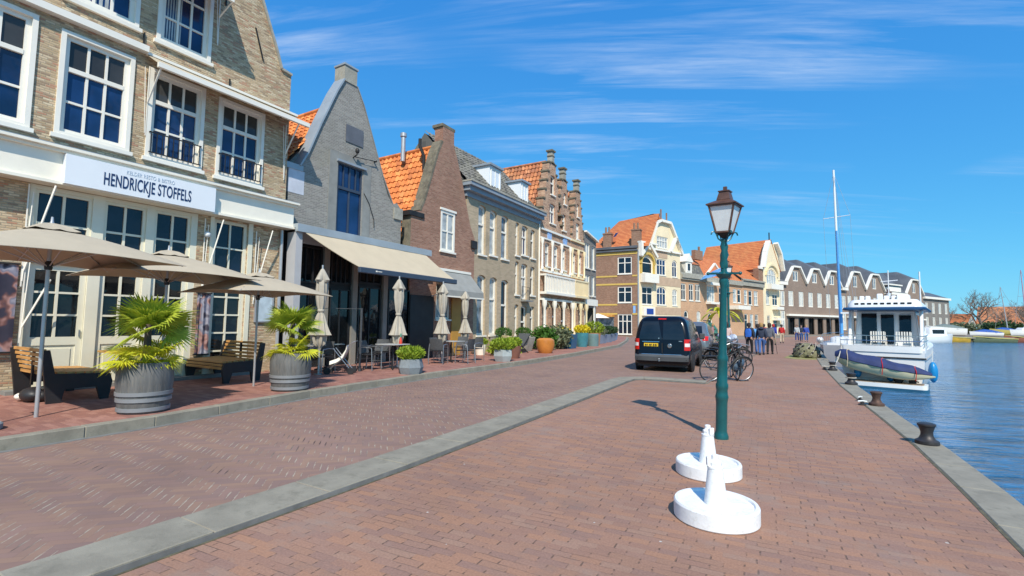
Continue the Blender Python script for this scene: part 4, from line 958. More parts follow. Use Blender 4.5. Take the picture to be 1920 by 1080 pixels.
for p, q in [((2.2, 11.2), (4.1, 15.0)), ((4.1, 15.0), (5.0, 15.4)), ((5.0, 15.4), (7.2, 15.35)), ((7.2, 15.35), (8.6, 13.4)), ((8.6, 13.4), (10.1, 11.2)), ((7.2, 11.4), (8.5, 13.5)), ((8.5, 13.5), (9.9, 11.6))]: b.bar((p[0], .2, p[1]), (q[0], .2, q[1]), .4, .32)
b.box(2.6, 9.9, 0, .25, 11.3, 11.55); b.pieces('bargeboard', M['white'], H)
b = MB(F4); b.tube([(.05, .15, .1), (.1, .15, 11)], .09, 6); b.build('drainpipe', M['alu'], H)
def wpt(fr, x, y, z): return tuple(fr @ Vector((x, y, z)))
b = MB(); e0 = wpt(F4, 2.6, -.1, 11.4); r0 = wpt(F4, 5.2, -.1, 16.4); r1 = wpt(F4, 5.2, -6.8, 16.4)
e1 = (-24.2, 60.2, 11.4); e0b = (-16.0, 59.9, 11.4)
nm = 14
tiles(b, e1, e0b, r0, r1, w=.4, h=.4, amp=.03, step=.04, sub=2)
b.poly([wpt(F4, 4.6, .25, 15.3), wpt(F4, 7.4, .25, 15.3), wpt(F4, 5.9, -1.6, 16.75)]); b.poly([wpt(F4, 7.4, .25, 15.3), wpt(F4, 10.2, 0, 11.4), wpt(F4, 10.2, -7, 11.4), r1, wpt(F4, 5.9, -1.6, 16.75)]); b.poly([wpt(F4, 4.6, .25, 15.3), r0, wpt(F4, 5.9, -1.6, 16.75)])
b.poly([e1, r1, (-26, 66, 11.4)]); b.pieces('roof', M['tile3'], H)
for (x, y, z1) in [(-21.6, 60.6, 13.6), (-17.6, 60.0, 13.7)]:
    c_ = MB(); c_.box(x - .55, x + .55, y - .3, y + .5, 11, z1).box(x - .62, x + .62, y - .37, y + .57, z1 - .2, z1 - .05)
    for s in (-.25, .2): c_.tube([(x + s, y, z1), (x + s, y, z1 + .8)], .14, 8)
    c_.build('chimney', M['brown2'], H)
b = MB(F4); b.tube([(5.0, .2, 15.5), (5.0, .2, 16.9)], .12, 6); b.tube([(6.3, .2, 15.5), (6.3, .2, 16.6)], .12, 6); b.pieces('ridge_finial', M['brown2'], H)
b = MB(F3); b.add([(-3.3, -.25, 12.9), (-2.9, -.25, 13.0), (-2.7, -.7, 13.6), (-3.1, -.7, 13.5)], [(0, 1, 2, 3)], Matrix.Translation((0, -.3, 0))); b.build('skylight', M['glassblue'], H)
b = MB(F4); b.box(1.5, 2.9, .36, .4, 2.9, 3.6); b.build('blue_sign', paint('blue_sign', (.02, .06, .3), .5, var=.1, obj=False), H)
b = MB(F3); b.box(-.5, -.2, .02, .06, 3.0, 3.9); b.build('small_sign', paint('pale_blue_sign', (.25, .45, .75), .5, var=.2, obj=False), H)

# ------------------------------------------------------------------ brick row behind the van
def row_house(name, label, u0, u1, wins, z1=8.0, wallm='pinkbr', group=None):
    H = thing(name, label, 'building', tuple(F4 @ Vector(((u0 + u1) / 2, 0, 0))), group)
    b = MB(F4); wall(b, [(u0, 0), (u1, 0), (u1, z1), (u0, z1)], [h[:5] for h in wins], depth=8); b.build('wall', M[wallm], H)
    for h in wins: window(H, F4, h[:5], h[5], 1, rec=.08, fw_=.14, bw=.1, gm=h[6], transom=h[2] + (h[3] - h[2]) * .62)
    return H
G_ = 'brick row houses along the quay'
H = row_house('terraced_house', 'orange brick terraced house with little white dormer right of the corner house', 9.82, 16.2, [(9.95, 11.2, 5.0, 7.35, 0, 2, 'glass'), (11.95, 13.2, 5.0, 7.4, 0, 2, 'glass'), (13.6, 15.0, 5.0, 7.45, 0, 3, 'glass'), (10.6, 11.7, 1.2, 3.6, .5, 1, 'glass'), (13.9, 15.0, .9, 3.6, .4, 2, 'curtain')], group=G_)
b = MB(F4); b.box(9.82, 16.2, 0, .25, 7.9, 8.15).box(9.82, 16.2, 0, .4, 8.152, 8.6).box(9.82, 16.2, -.2, .15, 8.602, 8.9); b.build('cornice', M['sandstone'], H)
b = MB(F4); b.prism([(0, 8.8), (-.9, 10.6), (-.9, 8.8)], 9.82, 16.2, Matrix(((0, 1, 0, 0), (1, 0, 0, 0), (0, 0, 1, 0), (0, 0, 0, 1)))); b.build('mansard', M['slate'], H)
b = MB(F4); tiles(b, (9.82, -.7, 10.4), (16.2, -.7, 10.4), (16.2, -4.5, 12.7), (9.82, -4.5, 12.7), w=.35, h=.4, sub=2); b.pieces('roof', M['tile3'], H)
D = MB(F4); D.box(11.2, 12.8, -2.5, .0, 8.9, 10.5).prism([(11.0, 10.5), (13.0, 10.5), (12.0, 11.7)], -2.5, .15); D = D.build('dormer', M['white'], H)
window(H, F4, (11.5, 12.5, 9.1, 10.4, 0), 1, 1, o=.02, rec=-.02, fw_=.15, gm='glass', sill=False, name='dormer_window')
H = row_house('terraced_house', 'orange brick terraced house with blue flag and white bay behind the big lamp post', 16.2, 27.6, [(16.8, 19.1, 5.0, 7.5, 0, 3, 'curtain'), (20.3, 22.2, 5.0, 7.4, 0, 2, 'glass'), (24.7, 26.0, 5.2, 7.4, 0, 1, 'curtain'), (26.2, 27.4, 5.2, 7.4, 0, 1, 'glass'), (17.0, 18.2, .8, 3.4, .5, 1, 'glass'), (20.5, 21.8, .8, 3.4, .4, 1, 'glass')], group=G_)
b = MB(F4); b.box(16.2, 27.6, 0, .3, 8.0, 8.7); b.build('cornice', M['sandstone'], H)
b = MB(F4); tiles(b, (16.2, .1, 8.7), (27.6, .1, 8.7), (27.6, -4.5, 12.6), (16.2, -4.5, 12.6), w=.35, h=.4, sub=2); b.pieces('roof', M['tile3'], H)
b = MB(F4); b.box(16.5, 19.4, .0, .8, 4.7, 5.0).box(16.5, 19.4, 0, .8, 7.5, 7.9); b.build('bay', M['white'], H)
b = MB(F4); b.bar((16.2, .3, 9.0), (18.6, .3, 10.8), .25); b.bar((18.6, .3, 10.8), (21.2, .3, 9.0), .25); b.build('roof_gable', M['white'], H)
b = MB(F4); b.box(23.2, 27.2, 0, 1.6, 4.1, 4.7); b.build('white_canopy', M['white'], H)
b = MB(F4); b.box(16.5, 18.7, -2.2, -1.6, 11.5, 12.9).tube([(18.3, -2, 12.9), (18.3, -2, 13.6)], .2, 6); b.build('chimney', M['brown2'], H)
H = row_house('terraced_house', 'orange brick terraced house with six tall windows beside the arched gable house', 27.6, 35.4, [(28.4, 29.6, 5.0, 7.4, 0, 1, 'curtain'), (30.0, 31.3, 5.0, 7.4, 0, 1, 'glass'), (31.9, 33.4, 5.0, 7.4, 0, 2, 'curtain'), (28.4, 29.6, .9, 3.5, 0, 1, 'glass'), (30.3, 31.6, .9, 3.5, 0, 1, 'curtain'), (32.1, 33.4, .9, 3.5, 0, 2, 'glass')], group=G_)
b = MB(F4); b.box(27.6, 35.4, 0, .3, 8.1, 9.2).box(27.6, 35.4, 0, .5, 8.9, 9.1); b.build('cornice', M['sandstone'], H)
b = MB(F4); tiles(b, (27.6, .1, 9.2), (35.4, .1, 9.2), (35.4, -4.5, 12.6), (27.6, -4.5, 12.6), w=.35, h=.4, sub=2); b.pieces('roof', M['tile3'], H)
b = MB(F4); b.box(33.6, 35.3, -.8, .1, 9.2, 11.4); b.build('dormer', M['brown2'], H)
# arched gable house with big orange roof
H = thing('arched_gable_house', 'tall house with great orange roof and white arched gable and balcony', 'building', tuple(F4 @ Vector((39, 0, 0))), G_)
fw2 = [(36.5, 37.9, 5.3, 7.9, .5, 2, 'curtain'), (39.0, 41.2, 5.2, 7.2, 0, 2, 'glass'), (36.9, 40.9, 8.9, 11.6, 1.6, 4, 'curtain'), (36.8, 38.0, .9, 3.4, 0, 2, 'glass'), (39.3, 40.9, .2, 3.2, 0, 1, 'glassdark')]
b = MB(F4); wall(b, [(35.4, 0), (42.4, 0), (42.4, 11.8), (41.6, 14.3), (40.2, 16.2), (37.4, 16.2), (36.2, 14.2), (35.4, 11.8)], [h[:5] for h in fw2], depth=.5); b.build('front_wall', M['creamfront'], H)
b = MB(F4); b.box(35.4, 42.4, -.5, -11, 0, 11.5); b.build('wall', M['brown2'], H)
for h in fw2: window(H, F4, h[:5], h[5], 1, rec=.08, fw_=.13, bw=.1, gm=h[6], transom=h[2] + (h[3] - h[2]) * .62)
b = MB(F4)
for p, q in [((34.9, 11.6), (35.9, 14.4)), ((35.9, 14.4), (37.2, 16.4)), ((40.2, 16.4), (41.9, 14.6)), ((41.9, 14.6), (42.9, 11.6))]: b.bar((p[0], .3, p[1]), (q[0], .3, q[1]), .8, .4)
b.box(36.5, 41.3, 0, 1.0, 8.0, 8.9).box(38.8, 41.6, 0, .9, 4.5, 5.0).box(33.6, 35.4, 0, .3, 11.3, 11.8).box(38.8, 41.6, 0, .9, 2.6, 3.0)
b.pieces('white_trim', M['white'], H)
b = MB(F4)
for q in range(10):
    a0, a1 = PI * q / 10, PI * (q + 1) / 10
    b.bar((38.9 + 2.4 * math.cos(a0), .12, 10.4 + 2.0 * math.sin(a0)), (38.9 + 2.4 * math.cos(a1), .12, 10.4 + 2.0 * math.sin(a1)), .3)
b.build('arch', M['cream2'], H)
b = MB(F4); tiles(b, (35.2, -12, 11.4), (35.2, .1, 11.4), (38.8, .1, 16.9), (38.8, -12, 16.9), w=.4, h=.4, sub=2); tiles(b, (42.6, -12, 11.4), (42.6, .1, 11.4), (38.8, .1, 16.9), (38.8, -12, 16.9), w=.4, h=.4, sub=2)
b.poly([wpt(F4, 37.0, .6, 16.3), wpt(F4, 40.4, .6, 16.3), wpt(F4, 38.8, -1, 17.2)]); b.pieces('roof', M['tile3'], H)
b = MB(F4); b.tube([(38.8, -.2, 16.8), (38.8, -.2, 18.2)], .1, 5); b.pieces('ridge_finial', M['iron'], H)
# flags
for (u, z, lab, colr, nm_) in [(15.6, 9.0, 'large sky blue flag hanging out over the brick row', (.12, .32, .62), 'blue')]:
    fl = thing('flag', lab, 'flag', tuple(F4 @ Vector((u, .2, z))), None)
    b = MB(F4); b.bar((u, .1, z - .3), (u + .4, 3.2, z + 1.0), .08); b.build('flag_pole', M['white'], fl)
    b = MB(F4); vs = []
    for j in range(7):
        for i in range(9):
            s = i / 8; tt = j / 6; vs.append((u + .2 - 1.6 * tt * (nm_ == 'blue') + 1.4 * tt * (nm_ != 'blue') + .12 * math.sin(s * 9 + j), 3.0 - 2.6 * s, z + .9 - s * 1.0 - 1.4 * tt * (1 - .4 * s)))
    b.add(vs + [(x, y - .02, q) for x, y, q in vs], [(j * 9 + i, j * 9 + i + 1, j * 9 + i + 10, j * 9 + i + 9) for j in range(6) for i in range(8)])
    b.build('flag_cloth', paint('flag_' + nm_, colr, .8, var=.3, scale=1, obj=False), fl, smooth=True)

# ------------------------------------------------------------------ modern gabled quay houses
F5 = frame(-3.03, 98.97, 62)
GG = 'modern quay houses with white gable trim'
def gable_unit(u0, u1, label, zt=12.9, ze=9.6, flat=.28, wallm='quaybrick', win=3, big=False):
    H = thing('quay_gable_house', label, 'building', tuple(F5 @ Vector(((u0 + u1) / 2, 0, 0))), GG)
    w = u1 - u0; c = (u0 + u1) / 2; fl = w * flat / 2
    hs = [(c - .9, c + .9, ze + .4, zt - .7, 0, 2, 'greycurt')]
    k = 2 if w < 8 else 3
    for i in range(k):
        m_ = u0 + w * (i + .5) / k; hs += [(m_ - .85, m_ + .85, 5.3, 8.1, 0, 3, 'curtain')]
    base = [(u0 + w * (i + .5) / 2 - w * .17, u0 + w * (i + .5) / 2 + w * .17, .1, 3.2, 0, 1, 'glassdark') for i in range(2)]
    out = [(u0, 0), (u1, 0), (u1, ze), (c + fl, zt), (c - fl, zt), (u0, ze)]
    b = MB(F5); wall(b, out, [h[:5] for h in hs + base], depth=9); b.build('wall', M[wallm], H)
    for h in hs: window(H, F5, h[:5], h[5], 1, rec=.08, fw_=.16, bw=.2, gm=h[6], sill=False)
    for h in base: window(H, F5, h[:5], 1, 1, rec=.5, fw_=.16, bw=.2, gm='glassdark', fm='black', sill=False, name='ground_floor_opening')
    b = MB(F5)
    for p, q in [((u0, ze), (c - fl, zt)), ((c - fl, zt), (c + fl, zt)), ((c + fl, zt), (u1, ze))]: b.bar((p[0], .15, p[1] + .1), (q[0], .15, q[1] + .1), .5, .3)
    b.box(u0, u1, 0, .5, 3.5, 3.85); b.pieces('white_trim', M['white'], H)
    b = MB(F5); zr = zt + 2.3; q_ = fl * .35
    for s in (-1, 1):
        e_ = u0 - .1 if s < 0 else u1 + .1
        b.poly([(e_, .2, ze), (c + s * fl, .2, zt + .3), (c + s * q_, -3.2, zr), (e_, -3.2, ze + .3)]); b.poly([(e_, -3.2, ze + .3), (c + s * q_, -3.2, zr), (c + s * q_, -10, zr), (e_, -10, ze + .3)])
    b.poly([(c - fl, .2, zt + .3), (c + fl, .2, zt + .3), (c + q_, -3.2, zr), (c - q_, -3.2, zr)]); b.poly([(c - q_, -3.2, zr), (c + q_, -3.2, zr), (c + q_, -10, zr), (c - q_, -10, zr)])
    b.poly([(c - q_, -10, zr), (c + q_, -10, zr), (u1 + .1, -10, ze + .3), (u0 - .1, -10, ze + .3)])
    b.build('roof', M['darkroof'], H)
    return H
units = [(2.0, 8.9, 'first brown gabled quay house, next to the arched gable house'), (8.9, 15.4, 'second brown gabled quay house from the left, dark roof and white trim'), (15.4, 22.0, 'brown gabled quay house just left of the sailing boat mast'),
         (24.2, 32.4, 'brown gabled quay house right behind the tall mast, above the wheelhouse'), (32.4, 41.5, 'brown gabled quay house above the right half of the wheelhouse'), (52.5, 62.5, 'last brown gabled quay house before the grey end block')]
for u0, u1, l in units: gable_unit(u0, u1, l, zt=12.6 + (.5 if u0 > 20 else 0), flat=.34)
def flat_unit(u0, u1, label, ze, wallm, rz, name='quay_row_house'):
    H = thing(name, label, 'building', tuple(F5 @ Vector(((u0 + u1) / 2, 0, 0))), GG)
    n = max(1, round((u1 - u0) / 4)); hs = []
    for i in range(n):
        c = u0 + (u1 - u0) * (i + .5) / n; hs += [(c - .9, c + .9, 5.3, 8.0, 0, 2, 'curtain')] + ([(c - .9, c + .9, 1.0, 4.4, 0, 2, 'curtain')] if ze < 9.5 or True else [])
    b = MB(F5); wall(b, [(u0, 0), (u1, 0), (u1, ze), (u0, ze)], [h[:5] for h in hs], depth=9); b.build('wall', M[wallm], H)
    for h in hs: window(H, F5, h[:5], h[5], 1, rec=.08, fw_=.16, bw=.2, gm=h[6], sill=False)
    b = MB(F5); b.box(u0, u1, 0, .5, ze - .1, ze + .45); b.pieces('white_trim', M['white'], H)
    b = MB(F5); b.poly([(u0, .3, ze + .4), (u1, .3, ze + .4), (u1 - .6, -4, rz), (u0 + .2, -4, rz)]); b.poly([(u1, .3, ze + .4), (u1, -9, ze + .4), (u1 - .6, -4, rz)]); b.poly([(u0, -9, ze + .4), (u1, -9, ze + .4), (u1 - .6, -4, rz), (u0 + .2, -4, rz)]); b.build('roof', M['darkroof'], H)
    return H
H = flat_unit(-.4, 2.0, 'narrow brown quay house with white attic between arched gable and first gabled house', 9.2, 'quaybrick', 12.6)
flat_unit(22.0, 24.2, 'slim brown quay house hidden behind the mast between two gabled houses', 9.2, 'quaybrick', 12.5)
H = flat_unit(41.5, 52.5, 'long brown quay house with big dark roof and wide white dormer', 9.2, 'quaybrick', 14.6)
b = MB(F5); b.box(44, 50, -1.5, .1, 9.9, 10.9).box(43.6, 50.4, -1.5, .3, 11.3, 11.6); D = b.build('dormer', M['white'], H)
b = MB(F5); b.box(44.2, 49.8, -1.4, .05, 10.9, 11.3); b.build('dormer_glass', M['glass'], D)
flat_unit(62.5, 79.0, 'grey brick end block of the quay row with pale rounded cornice', 9.0, 'dgrey', 11.2)

# ------------------------------------------------------------------ bare trees, far roofs, far shore
def bare_tree(loc, h, label, seed, cat='tree', group='bare trees beyond the far quay', spread=.55, sc=1.0):
    rr = random.Random(seed); T = thing('bare_tree', label, cat, loc, group)
    tr = MB(Matrix.Translation(loc)); cr = MB(Matrix.Translation(loc))
    tr.tube([(0, 0, 0), (.05 * h, 0, h * .18), (.02 * h, 0, h * .36)], [h * .03, h * .024, h * .018], 6)
    def br(p, d, L, r, n):
        q = p + d * L; mid = p.lerp(q, .5) + Vector((rr.uniform(-1, 1), rr.uniform(-1, 1), rr.uniform(-.3, .6))) * L * .08
        cr.tube([p, mid, q], [r, r * .8, r * .55], 4 if n > 2 else 3, cap=False)
        if n:
            for k in range(3 if n > 1 else 4):
                a = Vector((rr.uniform(-1, 1), rr.uniform(-1, 1), rr.uniform(-.35, .9))).normalized()
                br(q if k else mid, (d * (1 - spread) + a * spread + Vector((0, 0, .08))).normalized(), L * rr.uniform(.62, .82), r * .58, n - 1)
    for k in range(8):
        q = 2 * PI * k / 5 + rr.uniform(-.3, .3)
        br(Vector((.02 * h, 0, h * (.2 + .04 * k))), Vector((math.cos(q) * .7, math.sin(q) * .7, .8)).normalized(), h * .2, h * .015, 4)
    tr.build('trunk', M['twig'], T); cr.build('crown', M['twig'], T, recalc=False)
    return T
bare_tree((50, 213, 0), 15, 'big bare tree with round crown beyond the moored boats', 3)
for k, (x, y, h, l) in enumerate([(40, 205, 9.5, 'small bare reddish tree right beside the grey end block'), (61, 212, 9.5, 'bare tree between the round crowned tree and right masts'), (70, 215, 11, 'bare tree at the far right edge of the picture'), (46, 222, 9, 'low bare tree just left of the round crowned tree'), (64.5, 225, 12, 'bare tree behind the leaning far mast'), (57, 219, 9, 'bare tree just right of the round crowned tree'), (66, 208, 8.5, 'low bare tree under the leaning far mast')]): bare_tree((x, y, 0), h, l, 20 + k)
def far_house(x, y, L, W, ze, zr, rz, label, wm, rm):
    H = thing('far_house', label, 'building', (x, y, 0), 'orange roofed houses beyond the far boats')
    m_ = Matrix.Translation((x, y, 0)) @ Matrix.Rotation(rz, 4, 'Z')
    b = MB(m_); b.prism([(-W / 2, 0), (W / 2, 0), (W / 2, ze), (0, zr - .2), (-W / 2, ze)], -L / 2, L / 2); b.build('wall', M[wm], H)
    b = MB(m_)
    for s in (-1, 1): b.add([(s * (W / 2 + .4), -L / 2 - .3, ze - .2), (s * (W / 2 + .4), L / 2 + .3, ze - .2), (0, L / 2 + .3, zr), (0, -L / 2 - .3, zr), (s * (W / 2 + .4), -L / 2 - .3, ze - .4), (s * (W / 2 + .4), L / 2 + .3, ze - .4), (0, L / 2 + .3, zr - .2), (0, -L / 2 - .3, zr - .2)], [(0, 1, 2, 3), (7, 6, 5, 4), (0, 1, 5, 4), (0, 3, 7, 4), (1, 2, 6, 5)])
    b.build('roof', M[rm], H)
    for s in range(3):
        q = MB(m_); q.box(-W / 2 - .06, -W / 2 + .02, -L / 3 + s * L / 3 - .6, -L / 3 + s * L / 3 + .6, 1.2, 2.8); w_ = q.build('window', M['white'], H)
        q = MB(m_); q.box(-W / 2 - .08, -W / 2 - .062, -L / 3 + s * L / 3 - .5, -L / 3 + s * L / 3 + .5, 1.3, 2.7); q.build('pane', M['glass'], w_)
far_house(68, 236, 24, 12, 3.5, 9.6, R(70), 'long far house with faded orange roof behind the bare trees', 'sandstone', 'tile2')
far_house(44, 218, 11, 8, 3.2, 6.5, R(60), 'small far house with orange roof beside the grey end block', 'white', 'tile3')
far_house(78, 230, 18, 12, 3.5, 8.4, R(80), 'far house with brownish roof at the right edge', 'sandstone', 'tile2')
def bush(loc, r, label, mat, n=500, leaf=.3, name='bush', group=None, seed=1, cat='bush'):
    rr = random.Random(seed); T = thing(name, label, cat, loc, group); b = MB(Matrix.Translation(loc)); s = MB(Matrix.Translation(loc))
    for k in range(5): q = 2 * PI * k / 5; s.tube([(0, 0, 0), (math.cos(q) * r[0] * .4, math.sin(q) * r[1] * .4, r[2] * 1.0)], [.08 * r[2], .03 * r[2]], 4)
    for k in range(n):
        d = Vector((rr.gauss(0, 1), rr.gauss(0, 1), rr.gauss(0, 1))).normalized() * (rr.uniform(.35, 1) ** .5) * (1 + .18 * math.sin(k * .7))
        p = Vector((d.x * r[0], d.y * r[1], r[2] + d.z * r[2])); a = Vector((rr.uniform(-1, 1), rr.uniform(-1, 1), rr.uniform(-1, 1))).normalized() * leaf; c = a.cross(Vector((rr.uniform(-1, 1), rr.uniform(-1, 1), rr.uniform(-1, 1)))).normalized() * leaf * .6
        b.add([p - a, p + c, p + a, p - c], [(0, 1, 2, 3)])
    s.build('stems', M['bark'], T); b.build('foliage', M[mat], T, recalc=False); return T
for k, (x, y, rx, rz, mt, l) in enumerate([(47.5, 182, 5, 1.9, 'darkleaf', 'dark green bush beyond the blue covered boats'), (57, 185, 4, 2.4, 'darkleaf', 'tall dark bush near the right edge behind the white boats'), (38, 178, 4, 1.6, 'olive', 'olive bush behind the yellow boat'), (63, 196, 6, 3.2, 'olive', 'olive brown bush under the long orange roof')]):
    bush((x, y, 0), (rx, 3, rz), l, mt, 700, .45, group='bushes on the far shore', seed=k)
# ------------------------------------------------------------------ street lamps
def make_lamp():
    T = thing('street_lamp', '', 'street lamp')
    b = MB()
    b.lathe([(r_ * .69, z) for r_, z in [(.155, 0), (.155, .05), (.135, .08), (.12, .12), (.12, .55), (.13, .6), (.14, .64), (.125, .68), (.118, .74), (.132, .78), (.132, .83), (.112, .86), (.108, 1.18), (.118, 1.2), (.118, 1.25), (.09, 1.3), (.085, 1.5), (.07, 2.3), (.075, 2.36), (.1, 2.42), (.09, 2.47), (.14, 2.5), (.17, 2.54), (.07, 2.58), (.06, 2.64)]], 24, mod=lambda q, z: 1 - (.07 if .13 < z < .54 or 1.32 < z < 2.28 else 0) * (math.cos(q * 8) > .3))
    b.build('post', M['lampgreen'], T, smooth=True, sharp=35)
    b = MB(); b.lathe([(.052, 2.63), (.058, 2.7), (.05, 2.76), (.062, 2.84), (.046, 2.9), (.058, 2.97), (.04, 3.03), (.05, 3.06), (.03, 3.1)], 16, mod=lambda q, z: 1 + .14 * math.sin(q * 3 + z * 22)); b.build('ornament_shaft', M['lampgreen'], T, smooth=True)
    b = MB(); b.box(-.24, .24, -.02, .02, 2.535, 2.565); b.ball((-.24, 0, 2.55), .028, 8, 6); b.ball((.24, 0, 2.55), .028, 8, 6); b.build('ladder_rest', M['lampgreen'], T, smooth=True)
    b = MB()
    for k in range(4):
        q = PI / 4 + k * PI / 2; c, s = math.cos(q), math.sin(q)
        b.tube([(.03 * c, .03 * s, 3.04), (.1 * c, .1 * s, 3.09), (.13 * c, .13 * s, 3.16), (.16 * c, .16 * s, 3.2), (.2 * c, .2 * s, 3.19), (.215 * c, .215 * s, 3.15)], .011, 6)
    b.build('bracket', M['lampgreen'], T, smooth=True)
    L = MB(); a0, a1, z0, z1 = .1, .185, 3.19, 3.6
    for sx, sy in ((1, 1), (1, -1), (-1, 1), (-1, -1)): L.bar((sx * a0, sy * a0, z0), (sx * a1, sy * a1, z1), .024)
    for a, z, w_ in ((a0, z0, .026), (a1, z1, .034)):
        for s in (-1, 1): L.bar((-a, s * a, z), (a, s * a, z), w_); L.bar((s * a, -a, z), (s * a, a, z), w_)
    L.loft([[(-r, -r, z), (r, -r, z), (r, r, z), (-r, r, z)] for r, z in ((.222, 3.605), (.222, 3.625), (.1, 3.69), (.085, 3.7))])
    lan = L.build('lantern', M['lampcopper'], T, bevel=.002)
    p = MB()
    for s in (-1, 1):
        p.add([(-a0, s * a0 * .98, z0), (a0, s * a0 * .98, z0), (a1, s * a1 * .98, z1), (-a1, s * a1 * .98, z1)], [(0, 1, 2, 3)]); p.add([(s * a0 * .98, -a0, z0), (s * a0 * .98, a0, z0), (s * a1 * .98, a1, z1), (s * a1 * .98, -a1, z1)], [(0, 1, 2, 3)])
    p.build('milk_pane', M['milk'], lan)
    c = MB(); c.loft([[(-r, -r, z), (r, -r, z), (r, r, z), (-r, r, z)] for r, z in ((.1, 3.695), (.072, 3.82), (.085, 3.825), (.085, 3.84), (.025, 3.86), (.025, 3.91))]); c.build('lantern_cap', M['lampcopper'], lan)
    u = MB(); u.loft([[(-r, -r, z), (r, -r, z), (r, r, z), (-r, r, z)] for r, z in ((.098, 3.185), (.03, 3.1))]); u.build('lantern_bottom', M['iron'], lan)
    return T
lamp = make_lamp()
st_ = {}
l1 = place(lamp, st_, -1.0, 7.49, R(-12), 'big green cast iron street lamp standing on the quay behind the white bases', 'green street lamps', sc=.92)
l1.rotation_euler = (R(1.0), R(2.2), R(-10))
l2 = place(lamp, st_, -3.3, 28.3, R(10), 'second green street lamp, half hidden behind the big lamp post', 'green street lamps'); l2.scale = (1.15, 1.15, 1.32)
l3 = place(lamp, st_, 8.4, 66, R(10), 'small dark street lamp seen behind the moored motor yacht', 'green street lamps'); l3.scale = (1.1, 1.1, 1.5)

# ------------------------------------------------------------------ white round bases
def make_base():
    T = thing('bollard_base', '', 'post base')
    b = MB(); b.lathe([(.35, 0), (.362, .012), (.362, .135), (.352, .152), (.325, .152), (.315, .132), (.05, .128)], 48); b.build('round_base', M['bollwhite'], T, smooth=True, sharp=30)
    b = MB(); b.lathe([(.1, .125), (.096, .16), (.066, .44), (.07, .445), (.07, .46), (.05, .465)], 24); b.build('cone', M['bollwhite'], T, smooth=True, sharp=30)
    b = MB(); b.lathe([(.056, .46), (.058, .5), (.04, .515), (.034, .53), (.034, .56), (.02, .565)], 8); b.box(-.075, -.045, -.03, .03, .46, .54); b.build('cap', M['bollwhite'], T, bevel=.004)
    b = MB(); b.box(.1, .3, -.012, .012, .128, .145); b.build('weld_strip', M['bollwhite'], T)
    return T
pb = make_base(); s_ = {}
place(pb, s_, -.64, 4.42, R(20), 'nearer white round base with stubby cone post on the brick quay', 'white post bases', 0, .92)
place(pb, s_, -.89, 5.66, R(140), 'farther white round base with cone post, next to the big lamp', 'white post bases', 0, .92)

# ------------------------------------------------------------------ quay bollards
def make_bollard(mat, nm='mooring_bollard'):
    T = thing(nm, '', 'bollard')
    b = MB(); b.lathe([(.165, 0), (.17, .02), (.165, .06), (.12, .085), (.088, .15), (.085, .2), (.105, .27), (.115, .3)], 28); b.build('stem', M[mat], T, smooth=True, sharp=40)
    b = MB(); b.lathe([(.115, .3), (.13, .315), (.13, .34), (.1, .355), (.03, .35)], 28); b.build('head', M[mat], T, smooth=True, sharp=40)
    return T
p1 = make_bollard('castdark'); p2 = make_bollard('rust'); s1, s2 = {}, {}
place(p1, s1, 1.46, 8.72, 0, 'dark iron mooring bollard nearest the camera on the quay edge', 'mooring bollards', .012, .8)
place(p2, s2, 1.3, 12.35, 0, 'rusty brown mooring bollard, second along the quay edge', 'mooring bollards', .012, .8)
place(p1, s1, 1.18, 16.4, 0, 'dark mooring bollard right beside the stern of the motor yacht', 'mooring bollards', .012, .9)
place(p1, s1, .98, 21.2, 0, 'farthest dark mooring bollard with ropes beside the yacht', 'mooring bollards', .012, .9)
def make_cleat():
    T = thing('mooring_cleat', '', 'cleat')
    b = MB(); b.box(-.09, .09, -.05, .05, 0, .03).box(-.04, .04, -.03, .03, .03, .09); b.build('foot', M['castdark'], T, bevel=.006)
    b = MB(); b.tube([(-.12, 0, .1), (0, 0, .115), (.12, 0, .1)], .02, 8); b.build('horn', M['milk'], T, smooth=True)
    return T
pc = make_cleat(); s_ = {}
place(pc, s_, 1.06, 12.3, R(20), 'small black and white cleat in front of the rusty bollard', 'small quay cleats', .01, .7)
place(pc, s_, 1.08, 13.0, R(60), 'small black and white cleat behind and left of the rusty bollard', 'small quay cleats', .01, .7)
place(pc, s_, .75, 21.6, R(10), 'small white cleat by the farthest bollard where yacht ropes end', 'small quay cleats', .01, .9)

